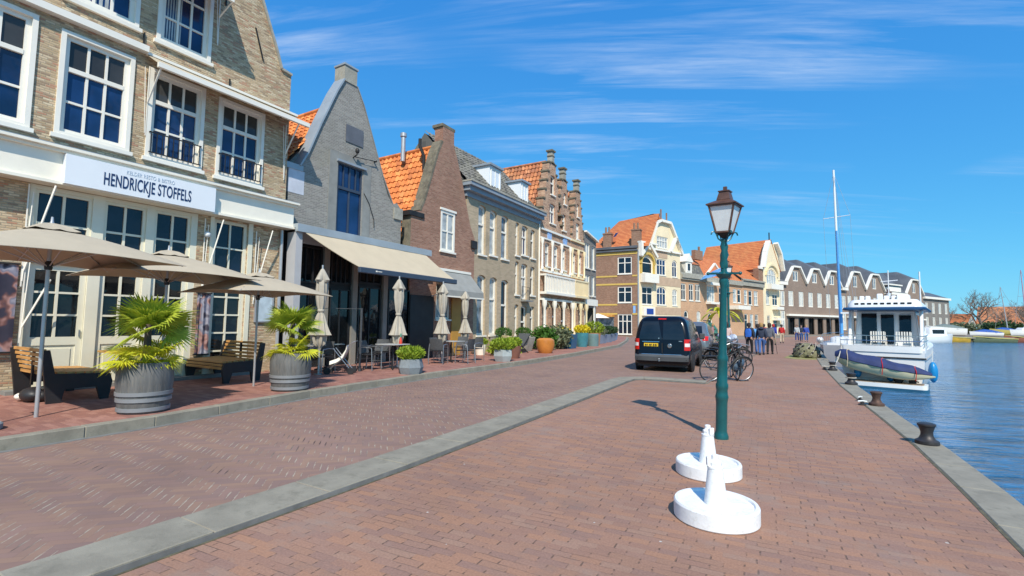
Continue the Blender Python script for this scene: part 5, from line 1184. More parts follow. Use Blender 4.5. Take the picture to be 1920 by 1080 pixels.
# ------------------------------------------------------------------ parasols
def make_parasol():
    T = thing('open_parasol', '', 'parasol')
    b = MB(); b.tube([(0, 0, .0), (0, 0, 2.5)], .024, 12); b.build('pole', M['alu'], T, smooth=True)
    b = MB(); b.lathe([(.0, 2.46), (.03, 2.48), (.03, 2.6), (.018, 2.64), (.014, 2.7)], 10); b.build('finial', M['alu'], T, smooth=True)
    S = 1.15; N = 16
    def hz(x, y):
        m_ = max(abs(x), abs(y)); d = min(abs(x), abs(y)) / (m_ + 1e-6); r_ = m_
        return 2.55 - .40 * r_ ** 1.05 + .03 * math.sin(PI * r_) - .05 * r_ * d ** 2 - .02 * r_ * (1 - d) * 0
    def shape(x, y):
        m_ = max(abs(x), abs(y)); d = min(abs(x), abs(y)) / (m_ + 1e-6)
        k = 1 - .05 * (1 - d * d) * m_ ** 3
        return x * S * k, y * S * k, hz(x, y)
    b = MB(); vs = []
    for e in (0, .006):
        for j in range(N + 1):
            for i in range(N + 1):
                x, y, z = shape(-1 + 2 * i / N, -1 + 2 * j / N); vs.append((x, y, z - e))
    W = N + 1; fs = [(j * W + i, j * W + i + 1, (j + 1) * W + i + 1, (j + 1) * W + i) for j in range(N) for i in range(N)]
    fs += [tuple(k + W * W for k in f) for f in fs]
    edge = [i for i in range(W)] + [j * W + N for j in range(1, W)] + [N * W + i for i in range(N - 1, -1, -1)] + [j * W for j in range(N - 1, 0, -1)]
    fs += [(edge[i], edge[(i + 1) % len(edge)], edge[(i + 1) % len(edge)] + W * W, edge[i] + W * W) for i in range(len(edge))]
    b.add(vs, fs); b.build('canopy', M['canvas'], T, smooth=True, sharp=20)
    b = MB(); n = 24
    vs = [(0, 0, 2.62)] + [(r_ * math.cos(2 * PI * k / n) * (1 + .12 * math.cos(8 * PI * k / n + PI)), r_ * math.sin(2 * PI * k / n) * (1 + .12 * math.cos(8 * PI * k / n + PI)), z + .012 * math.cos(16 * PI * k / n)) for r_, z in ((.15, 2.575), (.3, 2.5)) for k in range(n)]
    b.add(vs, [(0, 1 + k, 1 + (k + 1) % n) for k in range(n)] + [(1 + k, 1 + (k + 1) % n, 1 + n + (k + 1) % n, 1 + n + k) for k in range(n)]); b.build('vent_cap', M['canvas'], T, smooth=True)
    for k in range(8):
        q = k * PI / 4; r_ = 1.0 if k % 2 == 0 else 1.0; x, y = math.cos(q), math.sin(q); m_ = max(abs(x), abs(y)); x, y = x / m_, y / m_
        b = MB(); b.tube([(0, 0, 2.48)] + [(lambda p: (p[0], p[1], p[2] - .022))(shape(x * s, y * s)) for s in (.3, .6, .97)], .009, 5)
        p_ = shape(x * .5, y * .5); b.tube([(.03 * x, .03 * y, 2.02), (p_[0], p_[1], p_[2] - .03)], .008, 5); b.build('rib', M['alu'], T)
    b = MB(); b.lathe([(.04, 1.97), (.045, 2.0), (.045, 2.06), (.03, 2.09)], 12); b.build('runner', M['black'], T, smooth=True)
    return T
pp = make_parasol(); s_ = {}
for (x, y, rz, sc, l) in [(-9.28, 2.47, R(3), 1.06, 'open taupe parasol at the left edge over the first bench'), (-10.35, 4.45, R(-4), 1.04, 'open taupe parasol in the middle behind the big palm barrel'), (-10.0, 6.05, R(2), .93, 'open taupe parasol nearest the grey house, lower than the others')]:
    o = place(pp, s_, x, y, rz, l, 'open parasols on the terrace', .18, sc)
def make_closed():
    T = thing('closed_parasol', '', 'parasol')
    b = MB(); b.tube([(0, 0, 0), (0, 0, 2.74)], .022, 10); b.build('pole', M['alu'], T, smooth=True)
    b = MB(); b.lathe([(.012, 2.66), (.05, 2.62), (.1, 2.52), (.165, 2.36), (.12, 2.3)], 24, mod=lambda q, z: 1 + (.28 * math.cos(4 * q) + .06 * math.sin(9 * q)) * min(1, (2.66 - z) * 4)); b.build('top_flap', M['canvas2'], T, smooth=True)
    b = MB(); prof = [(.1, 2.4), (.16, 2.3), (.17, 2.1), (.15, 1.9), (.12, 1.72), (.075, 1.6), (.07, 1.56), (.11, 1.46), (.17, 1.3), (.26, 1.05), (.3, .98), (.19, .95), (.17, .85), (.15, .75), (.06, .68), (.03, .6)]
    b.lathe([(r_ * .78, z) for r_, z in prof], 40, mod=lambda q, z: 1 + .24 * math.sin(8 * q + math.sin(z * 3)) * (.5 if z > 1.5 else 1) + .1 * math.sin(3 * q + z * 2)); b.build('furled_canopy', M['canvas2'], T, smooth=True)
    b = MB(); b.lathe([(.078, 1.56), (.085, 1.57), (.085, 1.61), (.078, 1.62)], 16); b.build('tie_strap', M['canvas2'], T, smooth=True)
    b = MB(); b.lathe([(.11, .003), (.11, .02), (.035, .035), (.032, .2)], 16); b.build('foot_socket', M['steel'], T, smooth=True, sharp=40)
    return T
pp = make_closed(); s_ = {}
for (x, y, rz, sc, l) in [(-10.85, 8.3, .3, 1.05, 'closed beige parasol between palm barrel and glass screen'), (-10.5, 10.8, 1.1, 1.02, 'closed beige parasol beside the table behind the small shrub planter'), (-10.65, 13.1, 2.0, 1.03, 'closed beige parasol by the second table set'), (-11.6, 15.7, 2.6, 1.0, 'closed beige parasol farthest along, under the grey awning')]:
    place(pp, s_, x, y, rz, l, 'closed parasols', .18, sc)

# ------------------------------------------------------------------ benches
SWAP = Matrix(((0, 1, 0, 0), (1, 0, 0, 0), (0, 0, 1, 0), (0, 0, 0, 1)))
def make_bench():
    T = thing('slatted_bench', '', 'bench')     # length along x, sitter looks to -y
    L = .78
    for s in (-1, 1):
        b = MB(); x = s * L
        b.prism([(-.62, 0), (-.5, 0), (-.44, .22), (-.02, .22), (.02, 0), (.2, 0), (.3, .86), (.2, .87), (.12, .48), (-.62, .44), (-.66, .3)], x - .03, x + .03, SWAP)
        b.build('side_panel', M['black'], T)
    b = MB()
    for k in range(6):
        t_ = k / 5; y = .14 + .11 * t_; z = .46 + .4 * t_; b.box(-L + .03, L - .03, y - .02, y + .015, z - .03, z + .025)
    b.build('backrest', M['wood'], T, bevel=.004)
    b = MB()
    for k in range(6):
        y = -.6 + .125 * k; z = .44 + .006 * k; b.box(-L + .03, L - .03, y - .05, y + .05, z, z + .035)
    b.build('seat', M['wood'], T, bevel=.004)
    b = MB()
    for k in range(2): b.box(-L + .03, L - .03, -.66, -.63, .3 + .07 * k, .355 + .07 * k)
    b.build('front_slats', M['wood'], T, bevel=.004)
    b = MB(); b.box(-.03, .03, .17, .2, .25, .86); b.build('middle_brace', M['black'], T)
    return T
pp = make_bench(); s_ = {}
place(pp, s_, -11.3, 3.1, R(180), 'wood and black bench turned away from the camera at the left edge', 'slatted benches', .18)
place(pp, s_, -11.65, 6.5, R(0), 'wood and black bench in the sun behind the big palm barrel, facing left', 'slatted benches', .18)
# table between the benches
T = thing('terrace_table', 'dark terrace table between the two slatted benches', 'table', (-11.7, 4.5, .18)); b = MB(Matrix.Translation((-11.7, 4.5, .18))); b.box(-.7, .7, -.35, .35, .7, .74); b.build('tabletop', M['wood'], T, bevel=.004)
for s in (-1, 1): b = MB(Matrix.Translation((-11.7, 4.5, .18))); b.box(s * .5 - .03, s * .5 + .03, -.3, .3, 0, .04).box(s * .5 - .03, s * .5 + .03, -.04, .04, .04, .7); b.build('leg', M['black'], T)
T = thing('parasol_foot', 'round grey parasol foot with bent tube cut by the left picture edge', 'parasol foot', (-8.75, 1.78, .18)); b = MB(Matrix.Translation((-8.75, 1.78, .18))); b.lathe([(.23, 0), (.24, .01), (.24, .07), (.22, .085), (.02, .085)], 32); b.build('disc', M['concrete'], T, smooth=True, sharp=30)
b = MB(Matrix.Translation((-8.75, 1.78, .18))); b.tube([(-.3, .12, .08), (-.32, .12, .5), (-.34, .1, .8), (-.4, .05, .93), (-.5, 0, .98)], .02, 8); b.build('bent_tube', M['alu'], T, smooth=True)
T = thing('bag', 'black and white bag lying under the left bench', 'bag', (-11.3, 3.05, .18)); b = MB(Matrix.Translation((-11.0, 2.85, .18))); b.ball((0, 0, .12), (.24, .15, .12), 14, 8); b.ball((.1, .1, .1), (.14, .12, .1), 10, 6); b.build('bag_body', M['black'], T, smooth=True); b = MB(Matrix.Translation((-11.0, 2.85, .18))); b.ball((-.2, -.08, .08), (.13, .08, .06), 10, 6); b.build('white_flap', M['white'], T, smooth=True)

# ------------------------------------------------------------------ barrels with fan palms
def fan_leaf(mb, root, dirv, petiole, rad, droop, rr, n=22):
    """one palmate leaf: folded blades around the tip of its stalk"""
    root = Vector(root); d = Vector(dirv).normalized()
    hub = root + d * petiole; side = d.cross(Vector((0, 0, 1)))
    if side.length < .05: side = Vector((1, 0, 0))
    side.normalize(); up_ = side.cross(d).normalized(); ro = rr.uniform(-.9, .9); side, up_ = side * math.cos(ro) + up_ * math.sin(ro), up_ * math.cos(ro) - side * math.sin(ro)
    d2 = (d * .75 + Vector((d.x, d.y, 0)) * .4 - Vector((0, 0, droop * .25))).normalized()
    for k in range(n):
        a = (k / (n - 1) - .5) * R(230); L = rad * (1 - .25 * abs(k / (n - 1) - .5)) * rr.uniform(.88, 1.08)
        e = (d2 * math.cos(a) + side * math.sin(a)).normalized(); m_ = hub + e * L * .55 + up_ * L * .05
        tip = hub + e * L + Vector((0, 0, -droop * L * rr.uniform(.5, 1.1)))
        w_ = side * math.cos(a) - d2 * math.sin(a); w1 = w_ * L * .045; dn = up_ * L * .02
        mb.add([hub, m_ - w1 - dn, m_ + up_ * .003, m_ + w1 - dn, tip], [(0, 1, 2), (0, 2, 3), (1, 4, 2), (2, 4, 3)])
def palm_barrel(loc, label, seed, tall, lowrad, sc=1.0):
    rr = random.Random(seed); T = thing('palm_barrel', label, 'potted palm', loc, 'palms in grey barrels'); m_ = Matrix.Translation(loc) @ Matrix.Diagonal((sc, sc, 1, 1))
    b = MB(m_); b.lathe([(.36, 0), (.375, .02), (.4, .2), (.43, .45), (.425, .6), (.39, .72), (.375, .745), (.34, .745), (.33, .66), (.05, .66)], 40, mod=lambda q, z: 1 + .006 * math.cos(q * 20)); br_ = b.build('barrel', M['barrel'], T, smooth=True, sharp=40)
    for z, r_ in ((.06, .388), (.2, .405), (.29, .418)):
        b = MB(m_); b.lathe([(r_ - .002, z - .028), (r_ + .012, z - .026), (r_ + .013, z + .026), (r_ + .002, z + .028)], 40); b.build('hoop', M['barrelhoop'], br_, smooth=True, sharp=30)
    b = MB(m_); b.lathe([(.335, .66), (.3, .69), (.02, .7)], 20); b.build('soil', M['bark'], T)
    b = MB(m_); b.lathe([(.07, .66), (.055, .8), (.065, .9), (.05, tall - .3), (.04, tall - .2)], 12, mod=lambda q, z: 1 + .15 * math.sin(q * 5 + z * 40)); b.build('trunk', M['bark'], T, smooth=True)
    m_ = Matrix.Translation(loc) @ Matrix.Diagonal((1.12, 1.12, 1, 1)); b = MB(m_); c = MB(Matrix.Translation(loc))
    for k in range(20):
        q = 2.4 * k + rr.uniform(-.2, .2); el = rr.uniform(.35, 1.35) if k < 17 else rr.uniform(-.3, .2)
        fan_leaf(b, (0, 0, tall - .34), (math.cos(q) * math.cos(el), math.sin(q) * math.cos(el), math.sin(el)), rr.uniform(.16, .34), rr.uniform(.34, .44), .12, rr, 26)
    for k in range(20):
        q = 2.4 * k + .5; el = rr.uniform(-.1, 1.0)
        fan_leaf(c, (rr.uniform(-.12, .12), rr.uniform(-.12, .12), .74), (math.cos(q) * math.cos(el), math.sin(q) * math.cos(el), math.sin(el)), rr.uniform(.12, .34), lowrad * rr.uniform(.8, 1.1), .25, rr, 20)
    b.build('upper_leaves', M['palm'], T, recalc=False); c.build('lower_leaves', M['palmy'], T, recalc=False)
palm_barrel((-8.62, 3.5, .18), 'large fan palm in grey barrel in front of the cream doors', 5, 1.52, .36, .84)
palm_barrel((-8.95, 6.18, .18), 'smaller fan palm with bare stem in grey barrel before the grey house', 9, 1.56, .3, .9)

# ------------------------------------------------------------------ chairs, tables, screen
def make_chair():
    T = thing('terrace_chair', '', 'chair')
    for s in (-1, 1):
        b = MB(); x = s * .25; b.tube([(x, .24, 0), (x, .22, .42), (x, .2, .64), (x, .0, .66), (x, -.22, .64), (x, -.25, .42), (x, -.28, 0)], .013, 6); b.build('side_frame', M['steel'], T, smooth=True)
    b = MB(); b.box(-.24, .24, -.24, .24, .43, .455); b.build('seat', M['black'], T, bevel=.01)
    b = MB(); vs = []
    for e in (0, .015):
        for j in range(6):
            for i in range(7):
                u = i / 6 * 2 - 1; v = j / 5; vs.append((u * (.23 - .03 * v ** 2), -.22 - .09 * v + .03 * (u * u) + e, .48 + .36 * v))
    fs = [(j * 7 + i, j * 7 + i + 1, j * 7 + i + 8, j * 7 + i + 7) for j in range(5) for i in range(6)]
    b.add(vs, fs + [tuple(k + 42 for k in f) for f in fs]); b.build('backrest', M['dark_mesh'], T, smooth=True)
    b = MB(); b.bar((-.25, .1, .2), (.25, .1, .2), .016); b.build('stretcher', M['steel'], T)
    return T
M['dark_mesh'] = paint('charcoal_weave', (.07, .075, .08), .7, var=.2, scale=20)
def make_table():
    T = thing('bistro_table', '', 'table')
    b = MB(); b.box(-.36, .36, -.36, .36, .72, .745); b.build('tabletop', M['pale_top'], T, bevel=.008)
    b = MB(); b.tube([(0, 0, .05), (0, 0, .72)], .03, 10); b.build('column', M['black'], T, smooth=True)
    for k in range(4): q = PI / 4 + k * PI / 2; b = MB(); b.bar((0, 0, .07), (.3 * math.cos(q), .3 * math.sin(q), .02), .035); b.build('foot', M['black'], T)
    return T
M['pale_top'] = paint('pale_tabletop', (.42, .42, .4), .4, var=.08)
ct = make_chair(); tt = make_table(); s_ = {}; CG = 'grey terrace chairs'; TG = 'small bistro tables'
for (x, y, rz, l) in [(-10.75, 9.95, R(-75), 'grey chair in front of the glass screen, left of the first bistro table'), (-11.25, 10.75, R(-165), 'grey chair behind the first bistro table, back to the window'), (-11.1, 8.55, R(-170), 'chair with cloth half hidden behind the leftmost closed parasol'), (-11.7, 11.4, R(150), 'grey chair deep in the awning shade behind the second closed parasol'),
                      (-10.5, 12.75, R(20), 'dark chair nearest the kerb at the second table set'), (-10.35, 14.6, R(170), 'dark chair at the far side of the second table set'), (-11.2, 13.6, R(-90), 'dark chair on the house side of the second table set'), (-9.95, 13.5, R(95), 'dark chair on the road side of the second table set'), (-11.4, 15.2, R(200), 'dark chair by the ochre panel under the grey awning')]: place(ct, s_, x, y, rz, l, CG, .18)
for (x, y, l) in [(-10.35, 10.45, 'pale bistro table beside the middle closed parasol'), (-10.6, 13.55, 'pale bistro table of the second set near the far closed parasol'), (-11.6, 9.1, 'shaded bistro table behind the glass screen'), (-11.35, 8.0, 'bistro table behind the second palm barrel')]: place(tt, s_, x, y, R(4), l, TG, .18)
T = thing('glass_screen', 'clear glass terrace screen with dark posts in front of the grey house', 'screen', (-10.7, 9.0, .18))
for x, y in ((-11.6, 8.6), (-10.6, 9.45)): b = MB(); b.box(x - .02, x + .02, y - .02, y + .02, .18, 1.95); b.build('post', M['dark_mesh'], T)
t = NT('clear_glass'); t.b.inputs['Transmission Weight'].default_value = 1; t.b.inputs['Roughness'].default_value = .02; t.b.inputs['IOR'].default_value = 1.1; t.b.inputs['Base Color'].default_value = (.85, .9, .9, 1)
b = MB(); b.bar((-11.58, 8.62, 1.1), (-10.62, 9.43, 1.1), .012, 1.65); b.build('glass_sheet', t.m, T)
b = MB(); b.bar((-11.58, 8.62, 1.93), (-10.62, 9.43, 1.93), .014, .012); b.build('top_rail', M['dark_mesh'], T)
# folded pushchair with white cover
T = thing('pushchair', 'folded pushchair with white cover leaning by the leftmost closed parasol', 'pushchair', (-10.45, 8.75, .18)); m_ = Matrix.Translation((-10.55, 8.75, .18)) @ Matrix.Rotation(R(-50), 4, 'Z') @ Matrix.Scale(.85, 4)
b = MB(m_)
for s in (-1, 1): b.tube([(s * .2, -.35, .12), (s * .2, .1, .5), (s * .2, .3, .95), (s * .2, .45, 1.02)], .014, 6); b.tube([(s * .2, .35, .12), (s * .2, 0, .55), (s * .2, -.2, .8)], .014, 6)
b.tube([(-.2, .45, 1.02), (.2, .45, 1.02)], .018, 6); b.build('frame', M['steel'], T, smooth=True)
b = MB(m_); b.loft([[(x, y0, z) for x, z in ((-.18, z0 - .06), (.18, z0 - .06), (.16, z0 + .05), (-.16, z0 + .05))] for y0, z0 in ((-.3, .35), (-.1, .42), (.05, .52), (.16, .7), (.2, .85))]); b.build('seat', M['white'], T, smooth=True)
for s in (-1, 1):
    for y in (-.35, .35): b = MB(m_ @ Matrix.Translation((s * .23, y, .1)) @ Matrix.Rotation(R(90), 4, 'Y')); b.lathe([(.1, -.02), (.11, -.01), (.11, .01), (.1, .02)], 16); b.build('wheel', M['black'], T)
# waiter station objects on the table
T = thing('red_bottle', 'small red bottle standing on the first bistro table', 'bottle', (-10.5, 10.75, .925)); b = MB(Matrix.Translation((-10.2, 10.62, .925))); b.lathe([(.045, 0), (.05, .02), (.04, .12), (.02, .18), (.02, .2)], 14); b.build('bottle_body', paint('red_plastic', (.6, .06, .03), .4), T, smooth=True); b = MB(Matrix.Translation((-10.2, 10.62, 1.125))); b.lathe([(.02, 0), (.03, .03), (.028, .1), (.01, .11)], 12); b.build('green_top', paint('green_plastic', (.12, .3, .2), .4), T, smooth=True)

# ------------------------------------------------------------------ planters along the pavement
def planter(name, loc, label, prof, pm, fol, fr_, n, leaf, seg=24, cat='planter', group='planters along the pavement', seed=1, dz=0, square=False):
    T = thing(name, label, cat, loc, group); m_ = Matrix.Translation(loc)
    b = MB(m_)
    if square: b.loft([[(-r, -r * square, z), (r, -r * square, z), (r, r * square, z), (-r, r * square, z)] for r, z in prof])
    else: b.lathe(prof, seg)
    b.build('pot', pm if not isinstance(pm, str) else M[pm], T, smooth=not square and seg > 10, bevel=.01 if square else 0)
    if fol:
        rr = random.Random(seed); top = max(z for r, z in prof); f = MB(m_)
        for k in range(n):
            d = Vector((rr.gauss(0, 1), rr.gauss(0, 1), rr.gauss(0, 1))).normalized() * rr.uniform(.3, 1) ** .4
            p = Vector((d.x * fr_[0], d.y * fr_[1], top + fr_[2] * .75 + d.z * fr_[2] + dz)); o_ = Vector((d.x, d.y, abs(d.z) + .5)).normalized()
            a = (o_ + Vector((rr.uniform(-1, 1), rr.uniform(-1, 1), rr.uniform(-.6, 1))) * .9).normalized() * leaf; c = a.cross(Vector((rr.uniform(-1, 1), rr.uniform(-1, 1), rr.uniform(-1, 1)))).normalized() * leaf * .28
            f.add([p - a, p + c, p + a, p - c], [(0, 1, 2, 3)])
        s = MB(m_)
        for k in range(6): q = k * 1.05; s.tube([(0, 0, top - .08), (fr_[0] * .5 * math.cos(q), fr_[1] * .5 * math.sin(q), top + fr_[2])], .008, 4)
        s.build('stems', M['bark'], T); f.build('foliage', M[fol], T, recalc=False)
    return T
pc_ = lambda n_, c: paint(n_, c, .55, var=.15, scale=3)
T = planter('shrub_planter', (-9.12, 9.9, .18), 'faceted blue-grey pot with bright green shrub standing alone near the kerb', [(.3, 0), (.36, .18), (.3, .4), (.28, .4), (.05, .36)], 'concrete', 'shrub', (.38, .38, .2), 1100, .07, seg=7)
planter('shrub_planter', (-9.4, 15.1, .18), 'crumpled pale grey pot with green shrub, second from the terrace', [(.3, 0), (.38, .2), (.36, .42), (.3, .44), (.05, .4)], pc_('pale_grey_pot', (.34, .38, .38)), 'shrub', (.5, .5, .24), 1100, .08, seg=6)
planter('flower_pot', (-9.85, 16.6, .18), 'brown-red pot standing right behind the crumpled grey pot', [(.22, 0), (.3, .3), (.32, .5), (.26, .5), (.04, .45)], pc_('brown_pot', (.2, .09, .065)), 'shrub', (.35, .35, .2), 500, .08)
planter('flower_pot', (-10.4, 20.5, .18), 'round orange glazed pot near the kerb', [(.3, 0), (.36, .1), (.44, .38), (.42, .62), (.3, .7), (.26, .66), (.04, .6)], paint('orange_glaze', (.5, .19, .04), .25, var=.15), None, 0, 0, 0)
planter('square_pot', (-11.35, 25.2, .18), 'square dark blue pot right of the orange pot', [(.36, 0), (.42, .8), (.36, .8), (.34, .7)], paint('blue_glaze', (.01, .1, .2), .3), 'darkleaf', (.3, .3, .12), 200, .1, square=1)
planter('tall_pot', (-11.5, 27.6, .18), 'big teal pot with yellow flowers behind the blue square pot', [(.32, 0), (.4, .5), (.4, .85), (.34, .85), (.05, .8)], paint('teal_glaze', (.05, .2, .24), .35, var=.2), 'yellow', (.5, .5, .28), 700, .1)
planter('tall_pot', (-11.3, 28.9, .18), 'dull grey-green drum planter beside the big teal pot', [(.36, 0), (.38, .5), (.36, .75), (.32, .78), (.05, .7)], pc_('grey_teal_pot', (.12, .2, .2)), None, 0, 0, 0)
for (x, y, l) in [(-12.0, 19.3, 'clipped box ball in tapered stone pot left of its twin'), (-12.0, 21.2, 'clipped box ball in stone pot by the door with small windows')]:
    planter('box_ball_planter', (x, y, .18), l, [(.3, 0), (.42, .5), (.46, .7), (.4, .7)], 'sandstone', 'box', (.42, .42, .3), 1500, .045, square=1)
T = thing('stone_wedge', 'slanted beige stone block leaning before the box balls', 'stone block', (-11.3, 18.6, .18)); b = MB(Matrix.Translation((-11.3, 18.3, .18))); b.prism([(-.3, 0), (.55, 0), (.3, .75), (.0, .85)], -.3, .3, Matrix.Rotation(R(60), 4, 'Z')); b.build('block', paint('yellowish_stone', (.5, .4, .22), .8), T, bevel=.02)
T = thing('lounge_chair', 'dark grey sling chair between the two box balls', 'chair', (-11.4, 19.7, .18)); m_ = Matrix.Translation((-11.4, 19.7, .18)); b = MB(m_); b.loft([[(x, y + .02 * 0, z + e) for x, e in ((-.3, 0), (.3, 0), (.3, .06), (-.3, .06))] for y, z in ((-.5, .45), (-.1, .28), (.3, .4), (.55, .85))]); b.build('sling', M['dark_mesh'], T, smooth=True); b = MB(m_)
for s in (-1, 1): b.bar((s * .3, -.5, 0), (s * .3, .5, .8), .03); b.bar((s * .3, .4, 0), (s * .3, -.5, .5), .03)
b.build('frame', M['black'], T)
planter('low_planter', (-12.0, 17.4, .18), 'white bucket with yellow-green plant by the ochre panel', [(.2, 0), (.26, .45), (.22, .45), (.03, .4)], 'white', 'shrub', (.35, .35, .16), 400, .08)
bush((-10.9, 17.6, .18), (.75, .5, .3), 'low tufty green plants growing before the beige stone block', 'shrub', 900, .08, name='low_plants', seed=11, cat='plant')
bush((-11.7, 22.9, .18), (.7, .5, .62), 'bluish green hedge plant right of the small windowed door', 'box', 1300, .09, name='hedge_plant', seed=12, cat='shrub')
bush((-11.6, 24.3, .18), (.8, .7, .65), 'pale olive shrub before the carved white house front', 'olive', 1300, .09, name='olive_shrub', seed=13, cat='shrub')
planter('flower_pot', (-11.9, 25.6, .18), 'pale pot with yellow flowering bush behind the olive shrub', [(.3, 0), (.38, .7), (.3, .7)], pc_('pale_pot', (.4, .45, .45)), 'yellow', (.55, .5, .3), 500, .1)
planter('flower_pot', (-11.8, 30.4, .18), 'terracotta pot with yellow-green bush at the end of the stepped houses', [(.35, 0), (.45, .8), (.38, .8)], pc_('terracotta_pot', (.42, .2, .11)), 'shrub', (.7, .6, .45), 700, .11)
for k, (x, y, r_, l) in enumerate([(-12.6, 33.2, R(80), 'first blue-grey trough planter with dark shrub past the end house'), (-13.0, 35.6, R(78), 'second blue-grey trough planter with dark shrub'), (-13.6, 38.2, R(76), 'third, darkest leaved blue-grey trough planter before the corner house'), (-14.4, 41, R(74), 'last and bluest trough planter before the corner house')]):
    T = planter('trough_planter', (x, y, .18), l, [(.42, 0), (.5, .62), (.42, .62)], pc_('trough_blue%d' % k, (.2, .25, .33) if k < 3 else (.17, .28, .42)), 'darkleaf' if k != 0 else 'olive', (.75, .75, .35), 700, .11, square=1.4, seed=k)
# small low things by the corner house: parked bikes read as grey frames; terrace parasol
T = thing('open_parasol', 'small white parasol before the brown side wall of the corner house', 'parasol', (-22.5, 57, .02)); b = MB(Matrix.Translation((-21.6, 57, .02))); b.tube([(0, 0, 0), (0, 0, 2.6)], .04, 6); b.build('pole', M['alu'], T); b = MB(Matrix.Translation((-21.6, 57, .02))); b.lathe([(1.5, 2.3), (.8, 2.6), (.05, 2.85)], 8); b.build('canopy', M['white'], T)
T = thing('orange_booth', 'orange awning cloth at the far left end of the brown side wall', 'awning', (-22.3, 59.3, 2.6)); b = MB(F3); b.box(-5.3, -2.9, .05, .9, 2.5, 2.75); b.build('cloth', paint('orange_cloth', (.6, .28, .06), .7, obj=False), T); b = MB(F3); b.box(-5.2, -3.0, .04, .1, .9, 2.5); b.build('back_glass', M['greycurt'], T)
T = thing('green_container', 'two green rounded waste containers past the parked cars', 'container', (-8.2, 51, .02)); 
for k, (dx, s) in enumerate(((0, 1.3), (.9, .8))):
    b = MB(Matrix.Translation((-8.4 + dx, 51 - k * 2, .02))); b.loft([[(-1.0 * s, y, 0.05), (1.0 * s, y, 0.05), (1.05 * s, y, .9 * s), (.7 * s, y, 1.4 * s), (-.7 * s, y, 1.4 * s), (-1.05 * s, y, .9 * s)] for y in (-.8, -.75, .75, .8)]); b.build('container_body', paint('container_green%d' % k, (.03, .16, .1), .6, var=.3, scale=2), T, bevel=.05)
    if k == 0: b = MB(Matrix.Translation((-8.4, 51, .02))); b.box(-1.35, 1.35, -.86, -.8, 1.15, 1.25); b.build('container_lid_rim', M['darkleaf'], T)
# garden palm behind the bikes
loc = (-4.9, 37.5, 0); rr = random.Random(4); T = thing('palm_tree', 'yellow-green drooping palm seen just right of the big lamp post', 'palm', loc); b = MB(Matrix.Translation(loc)); b.tube([(0, 0, 0), (.05, 0, 1.4), (0, 0, 2.4)], [.18, .13, .12], 8); b.build('trunk', M['bark'], T, smooth=True)
b = MB(Matrix.Translation(loc))
for k in range(16):
    q = 2.4 * k; prev = Vector((0, 0, 2.4)); dv = Vector((math.cos(q), math.sin(q), rr.uniform(.2, 1.2))).normalized(); w_ = Vector((-math.sin(q), math.cos(q), 0)) * .16
    for s in range(5):
        nx = prev + dv * .36; ww = w_ * (1 - s / 5.5); b.add([prev - w_ * (1 - (s - 1) / 5.5 if s else .3), prev + w_ * (1 - (s - 1) / 5.5 if s else .3), nx + ww, nx - ww], [(0, 1, 2, 3)]); prev = nx; dv = (dv + Vector((0, 0, -.38))).normalized()
b.build('fronds', M['palmy'], T, recalc=False)
# ------------------------------------------------------------------ vehicles
def rrect(hw, y0, y1, z, rc, n=4):
    """rounded rectangle ring at height z"""
    P = []
    for cx, cy, a0 in ((hw - rc, y1 - rc, 0), (-hw + rc, y1 - rc, 90), (-hw + rc, y0 + rc, 180), (hw - rc, y0 + rc, 270)):
        for k in range(n + 1):
            q = R(a0 + 90 * k / n); P.append((cx + rc * math.cos(q), cy + rc * math.sin(q), z))
    return P
def lerpt(tab, z):
    for (a, va), (b_, vb) in zip(tab[:-1], tab[1:]):
        if z <= b_: t_ = (z - a) / (b_ - a); return va + (vb - va) * max(0, t_)
    return tab[-1][1]
def wheel(par, x, y, r, side):
    m_ = Matrix.Translation((x, y, r)) @ Matrix.Rotation(R(90) * side, 4, 'Y')
    t_ = MB(m_); t_.lathe([(r * .62, -.1), (r * .9, -.11), (r, -.08), (r, .08), (r * .9, .105), (r * .62, .1)], 28); w_ = t_.build('wheel', M['rubber'], par, smooth=True, sharp=35)
    q = MB(m_); q.lathe([(.02, .085), (r * .2, .09), (r * .24, .07), (r * .56, .085), (r * .63, .1), (r * .63, .04)], 20); q.build('rim', M['chrome'], w_, smooth=True, sharp=30)
